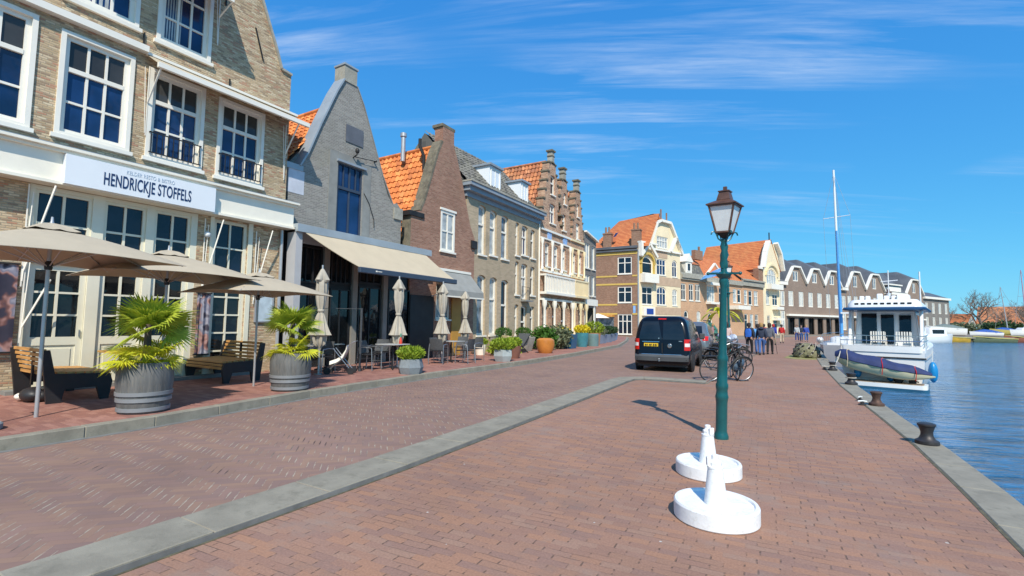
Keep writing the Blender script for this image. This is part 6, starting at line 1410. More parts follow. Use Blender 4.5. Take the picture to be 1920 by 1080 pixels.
def make_vehicle(name, label, cat, loc, rz, HW, YR, YF, ZR, bodym, glassm, roofz, group, kind):
    T = thing(name, label, cat, (0, 0, 0), group)
    zs = [.25, .3, .42, .55, .7, .85, .98, 1.08, 1.2, 1.35, 1.5, 1.62, roofz - .1, roofz - .04, roofz]
    zs = sorted(set(z for z in zs if z <= roofz))
    b = MB(); b.loft([rrect(lerpt(HW, z), lerpt(YR, z), lerpt(YF, z), z, lerpt(ZR, z)) for z in zs]); body = b.build('body', bodym, T, smooth=True, sharp=50)
    def sidepanel(nm, y0, y1, z0, z1, mt, off=.004, par=T, skew0=0, skew1=0):
        for s in (-1, 1):
            vs = []; n = 6
            for i in range(n + 1):
                z = z0 + (z1 - z0) * i / n; t_ = i / n
                for y in (y0 + skew0 * t_, y1 + skew1 * t_): vs.append((s * (lerpt(HW, z) + off), y, z))
            q = MB(); q.add(vs + [(x - s * .02, y, z) for x, y, z in vs], [(2 * i, 2 * i + 1, 2 * i + 3, 2 * i + 2) for i in range(n)] + [(0, 1, 2 * n + 3, 2 * n + 2), (2 * n, 2 * n + 1, 4 * n + 3, 4 * n + 2)] + [(2 * i, 2 * i + 2, 2 * i + 4 + 2 * n, 2 * i + 2 + 2 * n) for i in range(n)]); q.build(nm, mt, par)
    def rear(nm, x0, x1, z0, z1, mt, off=.006, par=T, top=0.0, bottom=0.0, wrap=0.0):
        n, m_ = 8, 6; vs = []
        for j in range(m_ + 1):
            z = z0 + (z1 - z0) * j / m_; e = top * j / m_ + bottom * (1 - j / m_)
            for i in range(n + 1):
                x = (x0 + e * (1 if x0 < 0 else 0)) + ((x1 - e * (1 if x1 > 0 else 0)) - (x0 + e * (1 if x0 < 0 else 0))) * i / n
                hw, rc = lerpt(HW, z), lerpt(ZR, z); dx = max(0, abs(x) - (hw - rc)); y = lerpt(YR, z) + rc - math.sqrt(max(0, rc * rc - min(dx, rc * .995) ** 2)); vs.append((x, y - off, z))
        W = n + 1; q = MB(); q.add(vs + [(x * .995, y + .02, z) for x, y, z in vs], [(j * W + i, j * W + i + 1, (j + 1) * W + i + 1, (j + 1) * W + i) for j in range(m_) for i in range(n)] + [(i, i + 1, i + 1 + W * (m_ + 1), i + W * (m_ + 1)) for i in range(n)] + [(m_ * W + i, m_ * W + i + 1, m_ * W + i + 1 + W * (m_ + 1), m_ * W + i + W * (m_ + 1)) for i in range(n)])
        return q.build(nm, mt, par, smooth=True, sharp=40)
    return T, sidepanel, rear, body
navy = paint('dark_blue_car_paint', (.003, .005, .011), .22, metal=.0, var=.1, spec=.25); navy.node_tree.nodes['Principled BSDF'].inputs['Coat Weight'].default_value = .15
silver = paint('grey_car_paint', (.2, .21, .22), .25, metal=.5, var=.05, spec=.6); silver.node_tree.nodes['Principled BSDF'].inputs['Coat Weight'].default_value = .5
redl = paint('red_lamp_glass', (.55, .015, .01), .15, var=.1); whitel = paint('clear_lamp_glass', (.7, .66, .64), .15, var=.1); tint = glass('tinted_car_glass', (.008, .011, .016), .05, 1.6)
grayp = paint('grey_bumper_plastic', (.06, .065, .07), .6, var=.15)
HW = [(.25, .84), (.4, .89), (.8, .9), (1.05, .885), (1.4, .83), (1.7, .75), (1.78, .66), (1.84, .55)]
YR = [(.25, .06), (.35, -.02), (.5, -.03), (.58, .04), (.95, .06), (1.2, .1), (1.6, .2), (1.78, .27), (1.84, .42)]
YF = [(.25, 4.3), (.4, 4.4), (.7, 4.38), (.9, 4.25), (1.02, 3.6), (1.1, 3.45), (1.7, 2.65), (1.84, 2.3)]
RC = [(.25, .16), (.9, .18), (1.4, .16), (1.84, .2)]
T, side, rear, body = make_vehicle('parked_van', 'dark blue panel van parked at the kerb, seen from behind with yellow plate', 'van', 0, 0, HW, YR, YF, RC, navy, tint, 1.84, None, 'van')
rear('rear_window', -.74, .02, 1.06, 1.66, tint, top=.12); rear('rear_window', .05, .74, 1.06, 1.66, tint, top=.12)
q = MB(); q.box(.02, .05, -.02, .0, .62, .95).box(.025, .045, .08, .1, 1.0, 1.1); q.build('door_gap', M['black'], T)
rear('tail_lamp', -.895, -.72, .72, 1.08, redl, .012, bottom=-.0); rear('tail_lamp', .72, .895, .72, 1.08, redl, .012)
rear('reverse_lamp', -.885, -.74, .84, .95, whitel, .02); rear('reverse_lamp', .74, .885, .84, .95, whitel, .02)
rear('brake_light', -.12, .14, 1.725, 1.765, redl, .012)
pl = rear('number_plate', -.56, -.1, .83, .935, paint('yellow_plate', (.75, .5, .02), .5, var=.05), .016)
q = MB()
for k, (x0, w_) in enumerate([(-.52, .045), (-.465, .04), (-.39, .035), (-.345, .05), (-.26, .045), (-.2, .05), (-.14, .02)]): q.box(x0, x0 + w_ * .8, .013, .02, .86, .91)
q.build('plate_characters', M['black'], pl)
rear('chrome_strip', -.62, -.06, .975, .995, M['chrome'], .02)
q = MB(Matrix.Translation((.27, .02, .86)) @ Matrix.Rotation(R(90), 4, 'X')); q.lathe([(.066, 0), (.07, .012), (.056, .018), (.055, .0)], 24); em = q.build('emblem', M['chrome'], T, smooth=True)
q = MB(); yb = .005
for a, c in [((-.03, .052), (0, .005)), ((.03, .052), (0, .005)), ((-.05, .01), (-.022, -.048)), ((-.022, -.048), (0, -.008)), ((0, -.008), (.022, -.048)), ((.022, -.048), (.05, .01))]: q.bar((.27 + a[0], yb, .86 + a[1]), (.27 + c[0], yb, .86 + c[1]), .01)
q.build('emblem_letters', M['chrome'], em)
rear('rear_bumper', -.86, .86, .36, .57, grayp, .03); rear('bumper_strip', -.84, .84, .57, .585, M['chrome'], .02)
q = MB(); q.bar((-.05, -.1, .38), (-.05, .2, .38), .05); q.ball((-.05, -.12, .43), .03); q.build('tow_bar', M['steel'], T)
q = MB(); q.box(.55, .66, .05, .07, 1.0, 1.03).box(-.1, -.06, .05, .075, 1.08, 1.12); q.build('badge', M['chrome'], T)
side('side_window', 2.2, 3.2, 1.12, 1.62, tint, skew0=.05, skew1=-.55); side('side_moulding', .9, 3.3, .52, .6, grayp, .014); side('rub_strip', .1, 2.1, 1.0, 1.02, grayp, .008)
for s in (-1, 1):
    q = MB(); q.box(s * 1.0 - .1, s * 1.0 + .1, 3.12, 3.2, 1.02, 1.24); q.build('wing_mirror', grayp, T, bevel=.03)
    for y in (.75, 3.45):
        q = MB(Matrix.Translation((s * .9, y, .32)) @ Matrix.Rotation(R(90) * s, 4, 'Y')); q.lathe([(.36, -.05), (.4, -.02), (.4, .012), (.36, .016)], 28); q.build('wheel_arch', M['black'], T)
        wheel(T, s * .84, y, .315, s)
q = MB(); q.box(-.8, .8, .15, 4.2, .17, .3); q.build('underbody', M['black'], T)
T.location = (-3.95, 16.2, .045); T.rotation_euler = (0, 0, R(4.5))
# second car, grey hatchback-high roof
HW2 = [(.25, .82), (.5, .88), (.9, .87), (1.1, .8), (1.5, .68), (1.6, .55)]; YR2 = [(.25, .08), (.4, 0), (.7, .0), (.9, .06), (1.1, .2), (1.45, .55), (1.6, .85)]
YF2 = [(.25, 4.1), (.5, 4.2), (.75, 4.1), (.95, 3.4), (1.45, 2.4), (1.6, 2.1)]; RC2 = [(.25, .2), (.9, .25), (1.3, .2), (1.6, .22)]
HW = HW2; YR = YR2; YF = YF2; RC = RC2
T, side, rear, body = make_vehicle('parked_car', 'grey car with round red tail lamps and roof bars parked beyond the van', 'car', 0, 0, HW2, YR2, YF2, RC2, silver, tint, 1.6, None, 'car')
rear('rear_window', -.62, .62, .98, 1.42, tint, top=.08); rear('tail_lamp', -.84, -.62, .82, 1.0, redl, .014); rear('tail_lamp', .62, .84, .82, 1.0, redl, .014)
rear('rear_bumper', -.82, .82, .32, .5, grayp, .02); pl = rear('number_plate', -.26, .26, .62, .72, paint('yellow_plate2', (.75, .5, .02), .5, var=.05), .012); side('side_window', .9, 2.9, 1.0, 1.42, tint, skew0=.25, skew1=-.5)
for s in (-1, 1):
    q = MB(); q.bar((s * .58, .9, 1.66), (s * .58, 2.3, 1.66), .035); q.build('roof_bar', M['black'], T)
    q = MB(); q.box(s * .95 - .09, s * .95 + .09, 2.75, 2.83, .95, 1.1); q.build('wing_mirror', M['black'], T, bevel=.02)
    for y in (.75, 3.3): wheel(T, s * .8, y, .31, s)
T.location = (-4.3, 22.4, .05); T.rotation_euler = (0, 0, R(3)); T.scale = (1, 1, 1.06)

# ------------------------------------------------------------------ bicycles
def make_bike():
    T = thing('bicycle', '', 'bicycle')
    for y in (-.52, .52):
        q = MB(); n = 36; P = [(0, y + .335 * math.cos(2 * PI * k / n), .345 + .335 * math.sin(2 * PI * k / n)) for k in range(n)]; q.tube(P, .017, 6, closed=True); w_ = q.build('wheel', M['rubber'], T, smooth=True)
        q = MB()
        for k in range(14): a = 2 * PI * k / 14; q.bar((0, y, .345), (0, y + .32 * math.cos(a), .345 + .32 * math.sin(a)), .003)
        P = [(0, y + .315 * math.cos(2 * PI * k / n), .345 + .315 * math.sin(2 * PI * k / n)) for k in range(n)]; q.tube(P, .008, 4, closed=True); q.build('spokes', M['steel'], w_)
        q = MB(); P = [(0, y + .37 * math.cos(R(a)), .345 + .37 * math.sin(R(a))) for a in (range(20, 170, 15) if y < 0 else range(40, 150, 15))]
        q.tube(P, .02, 4); q.build('mudguard', M['iron'], T)
    q = MB(); bb = (0, -.05, .3)
    for a, c, r_ in [(bb, (0, -.2, .85), .017), (bb, (0, .38, .75), .02), ((0, -.15, .65), (0, .36, .88), .016), (bb, (0, -.52, .345), .012), ((0, -.16, .7), (0, -.52, .345), .011), ((0, .34, .95), (0, .4, .68), .018), ((0, .4, .7), (0, .52, .345), .014)]: q.tube([a, c], r_, 6)
    q.build('frame', M['iron'], T, smooth=True)
    q = MB(); q.loft([[(x * w_, y, .9 + h) for x, h in ((-.5, 0), (.5, 0), (.35, .05), (-.35, .05))] for y, w_ in ((-.36, .2), (-.2, .18), (-.04, .05))]); q.tube([(0, -.2, .84), (0, -.21, .91)], .014, 6); q.build('saddle', M['black'], T, smooth=True)
    q = MB(); q.tube([(-.28, .12, 1.0), (-.26, .26, 1.06), (0, .35, 1.08), (.26, .26, 1.06), (.28, .12, 1.0)], .013, 6); q.tube([(0, .34, .95), (0, .345, 1.08)], .013, 6); q.build('handlebar', M['steel'], T, smooth=True)
    q = MB(); q.box(-.07, .07, -.78, -.25, .72, .735)
    for s in (-1, 1): q.bar((s * .06, -.7, .72), (s * .03, -.52, .345), .01)
    q.build('luggage_rack', M['iron'], T)
    q = MB(Matrix.Translation((0, -.05, .3)) @ Matrix.Rotation(R(90), 4, 'Y')); q.lathe([(.09, -.004), (.09, .004)], 16); q.bar((0, 0, .0), (.16, .05, .06), .015); q.bar((0, 0, 0), (-.16, -.05, -.06), .015); q.build('crank', M['steel'], T)
    return T
bk = make_bike(); s_ = {}; BG = 'bicycles parked beside the lamp posts'
for (x, y, rz, l, lean) in [(-1.85, 15.1, R(-48), 'black bicycle nearest the van, its big wheel left of the lamp post', 5), (-1.75, 16.0, R(-165), 'bicycle with blue saddlebags just right of the lamp post', -8), (-2.3, 18.5, R(-120), 'bicycle hung with a dark bag behind the blue saddlebags', 7), (-2.45, 20.6, R(-75), 'bicycle with its wheel turned to the walkers on the quay', 8), (-2.75, 23.2, R(-100), 'bicycle at the far end of the parked row', -6), (-3.2, 25.5, R(-95), 'last bicycle half hidden at the foot of the second lamp post', 6)]:
    o = place(bk, s_, x, y, rz, l, BG); o.rotation_euler = (0, R(lean), rz)
def lumpbag(name, loc, parts, label, mt, cat='bag', group=None):
    T = thing(name, label, cat, loc, group); b = MB(Matrix.Translation(loc))
    for c, r_ in parts: b.ball(c, r_, 14, 9)
    b.build('bag_body', mt, T, smooth=True); s = MB(Matrix.Translation(loc)); s.box(-.04, .04, -.22, .22, .1, .14); s.build('bag_strap', M['alu'], T); return T
bluebag = paint('slate_blue_cloth', (.05, .09, .14), .7, var=.25, scale=8)
lumpbag('saddlebag', (-1.66, 15.5, .42), [((0, 0, 0), (.12, .2, .17)), ((.16, 0, .12), (.1, .2, .14)), ((.1, .12, -.1), (.1, .12, .2))], 'slate blue saddlebags hanging on the bicycle right of the lamp', bluebag)
lumpbag('basket_bag', (-2.25, 18.4, .95), [((0, 0, 0), (.24, .24, .22)), ((-.1, .1, .2), (.15, .15, .14))], 'dark olive rounded bag in a bicycle basket', paint('dark_olive_cloth', (.06, .07, .06), .8, var=.5, scale=12))
lumpbag('basket_bag', (-2.7, 22.3, 1.0), [((0, 0, 0), (.2, .2, .18)), ((.25, .1, .1), (.16, .16, .14)), ((-.2, 0, .15), (.16, .14, .14))], 'white and blue cloth bundle on the parked bicycles', paint('white_blue_cloth', (.4, .45, .55), .8, var=.7, scale=6))

# ------------------------------------------------------------------ people
SK = paint('skin', (.5, .3, .22), .6, var=.05)
def skin(name, V, E_, Rr, mt, par, lev=1, root=0):
    me = bpy.data.meshes.new(name); me.from_pydata(V, E_, []); o = bpy.data.objects.new(name, me); COL.objects.link(o)
    m_ = o.modifiers.new('skin', 'SKIN'); m_.use_smooth_shade = True
    for i, r_ in enumerate(Rr): sv = me.skin_vertices[0].data[i]; sv.radius = r_ if isinstance(r_, tuple) else (r_, r_); sv.use_root = (i == root)
    s = o.modifiers.new('sub', 'SUBSURF'); s.levels = lev; s.render_levels = lev
    dg = bpy.context.evaluated_depsgraph_get(); m2 = bpy.data.meshes.new_from_object(o.evaluated_get(dg)); bpy.data.objects.remove(o); bpy.data.meshes.remove(me)
    m2.name = name; m2.materials.clear(); m2.materials.append(mt); p = bpy.data.objects.new(name, m2); COL.objects.link(p); p.parent = par; WL[p.name] = (0, 0, 0)
    return p
def person(loc, rz, label, jc, tc, hc, step=.22, pack=None, hood=None, h=1.0, group='people walking along the quay', armbend=0.0, hat=None):
    """walks towards +y; limbs are mid stride"""
    T = thing('person', label, 'person', (0, 0, 0), group)
    V = [(0, 0, .95), (0, 0, 1.15), (0, .01, 1.36), (0, .0, 1.46), (0, .02, 1.53), (0, .015, 1.66), (0, .0, 1.74)]; E_ = [(0, 1), (1, 2), (2, 3), (3, 4), (4, 5), (5, 6)]; Rr = [.13, .125, .13, .06, .06, .085, .05]
    arms_ = {}; legs_ = {}
    for s in (-1, 1):
        sw = step * s; b0 = len(V)
        V += [(s * .17, 0, 1.42), (s * .22, -sw * .3, 1.14), (s * .24, -sw * .5 + .08 + armbend, .92 + armbend * .6), (s * .235, -sw * .5 + .11 + armbend, .84 + armbend * .7)]; E_ += [(2, b0), (b0, b0 + 1), (b0 + 1, b0 + 2), (b0 + 2, b0 + 3)]; Rr += [.065, .045, .03, .035]
        pz = V[-1]; arms_[s] = V[b0:b0 + 4]
        for k, (dy, dz, dx) in enumerate([(.03, -.07, 0), (.012, -.082, .004), (-.006, -.078, .004), (-.024, -.065, 0), (.045, -.03, -s * .02)]):
            i = len(V); V += [(pz[0] + dx, pz[1] + dy * .8, pz[2] + dz * .5), (pz[0] + dx * 1.4, pz[1] + dy + .008, pz[2] + dz)]; E_ += [(b0 + 3, i), (i, i + 1)]; Rr += [.009, .008]
        b1 = len(V)
        V += [(s * .09, 0, .9), (s * .095, sw * .55 + .02, .5), (s * .095, sw * 1.0 - .03, .1), (s * .1, sw * 1.0 + .11, .04)]; E_ += [(0, b1), (b1, b1 + 1), (b1 + 1, b1 + 2), (b1 + 2, b1 + 3)]; Rr += [.095, .06, .042, .04]
        legs_[s] = V[b1:b1 + 4]
    skin('body', V, E_, Rr, SK, T)
    # face
    f = MB(); f.ball((0, .095, 1.635), (.016, .022, .025), 8, 6)
    for s in (-1, 1): f.ball((s * .088, .01, 1.64), (.015, .025, .035), 8, 6); 
    f.ball((0, .09, 1.59), (.03, .01, .008), 8, 4); f.build('face_features', SK, T, smooth=True)
    e = MB()
    for s in (-1, 1): e.ball((s * .033, .088, 1.665), (.012, .008, .008), 8, 6)
    e.build('eyes', M['black'], T, smooth=True)
    # clothes
    Vj = [(0, 0, .88), (0, 0, 1.1), (0, .01, 1.36), (0, .0, 1.45)]; Ej = [(0, 1), (1, 2), (2, 3)]; Rj = [(.19, .15), (.18, .14), (.19, .14), .08]
    for s in (-1, 1):
        b0 = len(Vj); Vj += [arms_[s][0], arms_[s][1], arms_[s][2]]; Ej += [(2, b0), (b0, b0 + 1), (b0 + 1, b0 + 2)]; Rj += [.085, .065, .05]
    skin('jacket', Vj, Ej, Rj, jc, T, 2)
    Vt = [(0, 0, .95), (0, 0, .86)]; Et = [(0, 1)]; Rt = [(.155, .125), (.15, .12)]
    for s in (-1, 1):
        b0 = len(Vt); Vt += legs_[s][:3]; Et += [(1, b0), (b0, b0 + 1), (b0 + 1, b0 + 2)]; Rt += [.105, .075, .062]
    skin('trousers', Vt, Et, Rt, tc, T, 2)
    for s in (-1, 1):
        a = legs_[s][2]; q = MB(); q.loft([[(a[0] + x * w_, a[1] + y, z * hh_) for x, z in ((-.05, 0), (.05, 0), (.045, .09), (-.045, .09))] for y, w_, hh_ in ((-.08, .8, 1.1), (0, 1, 1.2), (.1, 1.1, .8), (.19, .7, .5))]); q.build('shoe', M['black'], T, smooth=True)
    q = MB(); q.lathe([(.02, 1.775), (.07, 1.765), (.1, 1.72), (.106, 1.66), (.1, 1.58), (.085, 1.54)], 16, Matrix.Translation((0, -.022, 0)), mod=lambda a, z: 1 if math.sin(a) < .35 or z > 1.7 else .82); q.build('hair', hc if hat is None else hat, T, smooth=True)
    if pack:
        q = MB(); q.loft([rrect(w_, -.34, -.12, z, .06) for w_, z in ((.13, .98), (.16, 1.02), (.16, 1.3), (.11, 1.42), (.08, 1.44))]); q.build('backpack', pack, T, smooth=True)
    if hood:
        q = MB(); q.ball((0, -.1, 1.46), (.14, .09, .07), 12, 8); q.build('hood', hood, T, smooth=True)
    T.location = loc; T.rotation_euler = (0, 0, rz); T.scale = (h, h, h); return T
def cl(n, c, v=.2): return paint(n, c, .8, var=v, scale=6)
jb, jd, jr, jn, jg = cl('black_cloth', (.02, .02, .025)), cl('navy_cloth', (.02, .03, .06)), cl('red_cloth', (.5, .02, .02)), cl('blue_cloth', (.02, .12, .5)), cl('grey_cloth', (.12, .13, .16))
jean, trb, beig, blonde, hairb, lb = cl('jeans', (.05, .12, .32)), cl('black_trousers', (.015, .015, .018)), cl('beige_cloth', (.5, .4, .28)), cl('blond_hair', (.4, .24, .09)), cl('dark_hair', (.04, .025, .02)), cl('light_blue_cloth', (.12, .35, .7))
person((-2.45, 30, 0), R(-8), 'person in black with bright blue backpack walking away, left of the group', jb, trb, hairb, .16, pack=jn)
person((-1.85, 30, 0), R(4), 'blond person in dark puffy jacket and blue jeans walking away', jd, jean, blonde, .24, hood=jd)
person((-2.1, 31, 0), R(10), 'person in light blue jacket almost hidden between two walkers', lb, jean, hairb, .15, h=.97)
person((-1.5, 31.2, 0), R(-6), 'person in dark grey jacket and black trousers with walking stick', jg, trb, hairb, .18)
T = thing('walking_stick', 'thin walking stick held by the grey-jacketed walker', 'walking stick', (-.88, 32.1, 0)); q = MB(); q.tube([(-1.25, 31.3, .92), (-1.23, 31.3, .85), (-1.15, 31.4, .01)], .012, 5); q.build('stick', M['iron'], T); q = MB(); q.tube([(-1.25, 31.3, .92), (-1.27, 31.22, .94), (-1.25, 31.18, .9)], .014, 5); q.build('handle', M['iron'], T)
person((-2.6, 45.5, 0), R(5), 'person in red jacket and jeans walking away in the middle distance', jr, jean, hairb, .15)
person((-1.95, 46.5, 0), R(-5), 'person with blue jacket and beige trousers beside the red jacket', cl('royal_cloth', (.03, .05, .35)), beig, hairb, .2, hat=jr)
person((-1.5, 52, 0), R(0), 'person in bright red top farther away beyond the pair in red and blue', jr, beig, hairb, .15)
person((-.3, 60, 0), R(170), 'person in white and navy at the left of the far blue trio', cl('white_cloth', (.5, .52, .5)), cl('navy2', (.02, .05, .2)), hairb, .18)
person((.1, 61, 0), R(185), 'person in dark blue at the middle of the far blue trio', jd, jean, hairb, .12)
person((.55, 60, 0), R(180), 'person in royal blue at the right of the far blue trio', cl('royal2', (.03, .07, .35)), jean, blonde, .2)
person((-6.4, 44, 0), R(90), 'person in pinkish grey top standing beyond the parked cars', cl('pink_cloth', (.35, .2, .2)), trb, blonde, .12)
person((-3.2, 26.5, 0), R(20), 'person in pale pink coat behind the parked bicycles', cl('palepink', (.55, .4, .36)), trb, hairb, .1)

# ------------------------------------------------------------------ boats
gel = paint('white_gelcoat', (.8, .8, .78), .25, var=.03, scale=1.5); navyc = paint('navy_canvas', (.018, .032, .11), .75, var=.2, scale=4, bump=.01, bscale=6); bluef = paint('blue_fender_rubber', (.01, .22, .5), .35, var=.08)
creamb = paint('cream_dinghy', (.62, .56, .36), .45, var=.08)
def hull_loft(mb, L, B, sheer0, sheer1, keel, tw=.85, n=14, mid=.42, fl=1.0, bow=2.2):
    rings = []
    for i in range(n + 1):
        t_ = i / n; hb = B / 2 * (tw + (1 - tw) * math.sin(min(t_ / mid, 1) * PI / 2)) if t_ < mid else B / 2 * max(.012, 1 - ((t_ - mid) / (1 - mid)) ** bow)
        zs = sheer0 + (sheer1 - sheer0) * t_ ** 2; kz = keel * (1 - t_ ** 4 * .9); yb = 0
        sec = [(-hb, zs), (-hb * (.97), zs * .5), (-hb * .86, 0), (-hb * .72, kz * .6), (0, kz), (hb * .72, kz * .6), (hb * .86, 0), (hb * .97, zs * .5), (hb, zs)]
        lean = (zs) * .22 * t_ ** 3
        rings.append([(x, t_ * L + lean * (z / max(zs, .01)) * fl, z) for x, z in sec])
    mb.loft(rings)
    return mb
T = thing('motor_yacht', 'large white motor yacht moored stern towards the camera with blue edged roof', 'boat', (0, 0, 0)); YT = T
q = MB(); hull_loft(q, 11.5, 3.9, 1.62, 2.1, -.5, .93); hull = q.build('hull', gel, T, smooth=True, sharp=35)
q = MB(); q.tube([(-1.85, -.02, 1.28), (1.85, -.02, 1.28)], .035, 6); q.build('rubbing_strake', M['black'], hull)
for s in (-1, 1): q = MB(); q.tube([(s * 1.86, 0, 1.25), (s * 1.95, 2.5, 1.3), (s * 1.97, 5, 1.36), (s * 1.6, 8.5, 1.55)], .035, 6); q.build('rubbing_strake', M['alu'], hull)
q = MB(); q.loft([rrect(1.9, -.95, .1, z, .2) for z in (.1, .26)]); q.build('swim_platform', gel, T, smooth=True, sharp=30)
q = MB(); q.loft([rrect(1.93, -.98, .1, z, .2) for z in (-.02, .1)]); q.build('platform_edge', paint('blue_boot_stripe', (.02, .1, .18), .4), T)
q = MB(); q.loft([rrect(1.75, -.85, .0, z, .15) for z in (.262, .275)]); q.build('platform_deck', paint('teak', (.34, .25, .17), .7, var=.2, scale=8), T)
q = MB(); q.loft([rrect(1.84, -.04, 3.0, z, .25) for z in (1.5, 1.76)]); q.build('aft_deck', gel, T, smooth=True, sharp=30)
q = MB(); q.box(-1.2, 1.5, -.03, .02, .35, .95); q.build('transom_panel', gel, T, bevel=.05)
# wheelhouse
q = MB(); q.loft([[(-w_, y0 - .0, z), (w_, y0, z), (w_ * .96, y1, z), (-w_ * .96, y1, z)] for w_, y0, y1, z in ((1.5, 2.35, 6.9, 1.7), (1.46, 2.4, 6.7, 2.4), (1.36, 2.55, 6.1, 3.35))]); cab = q.build('wheelhouse', gel, T, bevel=.05)
for x0, x1, z0, z1 in ((-1.15, -.42, 1.8, 3.2), (-.22, .38, 1.8, 3.15), (.62, 1.15, 2.1, 3.12)):
    q = MB(); q.add([(x0, 2.3, z0), (x1, 2.3, z0), (x1, 2.46, z1), (x0, 2.46, z1), (x0, 2.42, z0), (x1, 2.42, z0), (x1, 2.6, z1), (x0, 2.6, z1)], [(0, 1, 2, 3), (4, 5, 6, 7), (0, 1, 5, 4), (1, 2, 6, 5), (2, 3, 7, 6), (3, 0, 4, 7)]); q.build('saloon_window', M['glassdark'], cab)
for s in (-1, 1):
    for y0, y1 in ((2.9, 4.2), (4.4, 5.8)): q = MB(); q.add([(s * (1.475 + .01), y0, 2.3), (s * 1.485, y1, 2.3), (s * 1.4, y1 - .1, 3.15), (s * 1.4, y0 + .1, 3.15)], [(0, 1, 2, 3)]); q.build('side_window', M['glassdark'], cab)
for s in (-1, 1): q = MB(); q.prism([(1.2, 1.75), (2.45, 1.75), (2.6, 3.35), (2.0, 3.35), (1.55, 2.2)], s * 1.62 - .08, s * 1.62 + .08, SWAP); q.build('side_wing', gel, T, bevel=.04)
q = MB(); q.loft([rrect(w_, 1.1 + e, 6.6 - e, z, .3) for w_, e, z in ((1.85, 0, 3.34), (1.9, 0, 3.4), (1.85, .05, 3.47))]); q.build('roof_edge', paint('blue_roof_edge', (.012, .06, .15), .4), T, smooth=True, sharp=30)
q = MB(); q.loft([rrect(w_, 1.4 + e, 6.2 - e, z, .35) for w_, e, z in ((1.72, 0, 3.47), (1.66, .05, 3.68), (1.5, .15, 3.82), (1.42, .2, 3.83))]); fb_ = q.build('flybridge', gel, T, smooth=True, sharp=40)
q = MB()
for k in range(9): q.box(-1.3 + k * .3, -1.12 + k * .3, 1.42, 1.45, 3.6, 3.68)
q.build('flybridge_slots', M['black'], fb_)
q = MB()
for x in (-1.2, -.9, .0, .35): q.box(x - .12, x + .12, 3.0, 3.3, 3.8, 4.08); 
q.box(.5, 1.1, 2.9, 3.5, 3.8, 4.1).box(-.5, -.2, 3.4, 3.5, 3.8, 4.2); q.build('flybridge_seats', gel, T, bevel=.04)
q = MB()
for P in ([(-1.8, 0, 1.75), (-1.8, 0, 2.2), (1.8, 0, 2.2), (1.8, 0, 1.75)], [(-1.8, 0, 1.98), (1.8, 0, 1.98)], [(1.8, 0, 2.2), (1.85, 2.3, 2.25)], [(1.8, 0, 1.98), (1.85, 2.3, 2.0)], [(-1.8, 0, 2.2), (-1.85, 1.2, 2.25)]): q.tube(P, .018, 5)
for x in (-1.2, -.6, 0, .6, 1.2): q.tube([(x, 0, 1.75), (x, 0, 2.2)], .014, 5)
for y in (.8, 1.6): q.tube([(1.82, y, 1.75), (1.83, y, 2.22)], .014, 5)
for P in ([(-1.7, 6.5, 2.0), (-1.8, 6.5, 2.6), (-1.2, 9.5, 2.75), (0, 11.8, 2.8), (1.2, 9.5, 2.75), (1.8, 6.5, 2.6)],): q.tube(P, .018, 5)
q.pieces('deck_rail', M['chrome'], T, smooth=True)
q = MB(); q.tube([(1.3, 8, 2), (1.3, 8, 5.6)], .05, 6); q.tube([(-.2, 6.3, 3.8), (-.2, 6.3, 5.6)], .03, 6); q.tube([(-.6, 6.3, 5.0), (.3, 6.3, 5.05)], .025, 5); q.build('signal_mast', gel, T)
Mx = Matrix.Translation((2.95, 26.0, WZ)) @ Matrix.Rotation(R(-12), 4, 'Z') @ Matrix.Diagonal((.8, 1, 1, 1))
T.location = (2.95, 26.0, WZ); T.rotation_euler = (0, 0, R(-12)); T.scale = (.8, 1, 1)
def onboat(x, y, z): return tuple(Mx @ Vector((x, y, z)))
def rebase(T, m_=Mx):
    T.location = m_.translation; T.rotation_euler = (0, 0, R(-12)); T.scale = (.8, 1, 1); return T
for k, (x, l) in enumerate([(-.15, 'white slatted deck chair, left one on the yacht stern deck'), (.95, 'white slatted deck chair, right one on the yacht stern deck')]):
    T = rebase(thing('deck_chair', l, 'chair', (0, 0, 0), 'white deck chairs on the yacht'))
    q = MB(); 
    for i in range(6): q.box(x - .3 + i * .11, x - .24 + i * .11, .28 + .0, .31, 1.9, 2.38)
    q.build('backrest', M['white'], T); q = MB(); q.box(x - .32, x + .34, .3, .8, 1.95, 2.0); q.build('seat', M['white'], T)
    for s in (-1, 1):
        q = MB(); q.bar((x + .02 + s * .32, .3, 1.77), (x + .02 + s * .32, .3, 2.36), .03); q.bar((x + .02 + s * .32, .78, 1.77), (x + .02 + s * .32, .78, 2.1), .03); q.build('leg', M['white'], T)
T = rebase(thing('covered_dinghy', 'cream dinghy under navy blue cover hung across the yacht stern', 'dinghy', (0, 0, 0)))
def dsec(t_, kind):
    k_ = min(1, (t_ / .16) ** .5) * (1 if t_ < .55 else max(.02, 1 - ((t_ - .55) / .47) ** 2.3)); x = -1.98 + 4.1 * t_; zc = 1.3 - .62 * t_ - .06 * math.sin(PI * t_); y = -.62
    if kind: return [(x, y + .5 * k_ * math.cos(a) * (1 + .05 * math.sin(t_ * 31)), zc + ((.4 + .05 * math.sin(t_ * 17)) * (1 - .35 * t_) if math.sin(a) > 0 else .07) * k_ ** .6 * math.sin(a)) for a in [2 * PI * k / 16 for k in range(16)]]
    return [(x, y + .46 * k_ * math.cos(a), zc - .03 - (.34 * k_ + .04) * abs(math.sin(a)) ** .6 * (1 if math.sin(a) > 0 else -.05)) for a in [2 * PI * k / 16 for k in range(16)]]
q = MB(); q.loft([dsec(i / 16 * .98 + .01, 1) for i in range(17)]); q.build('cover', navyc, T, smooth=True)
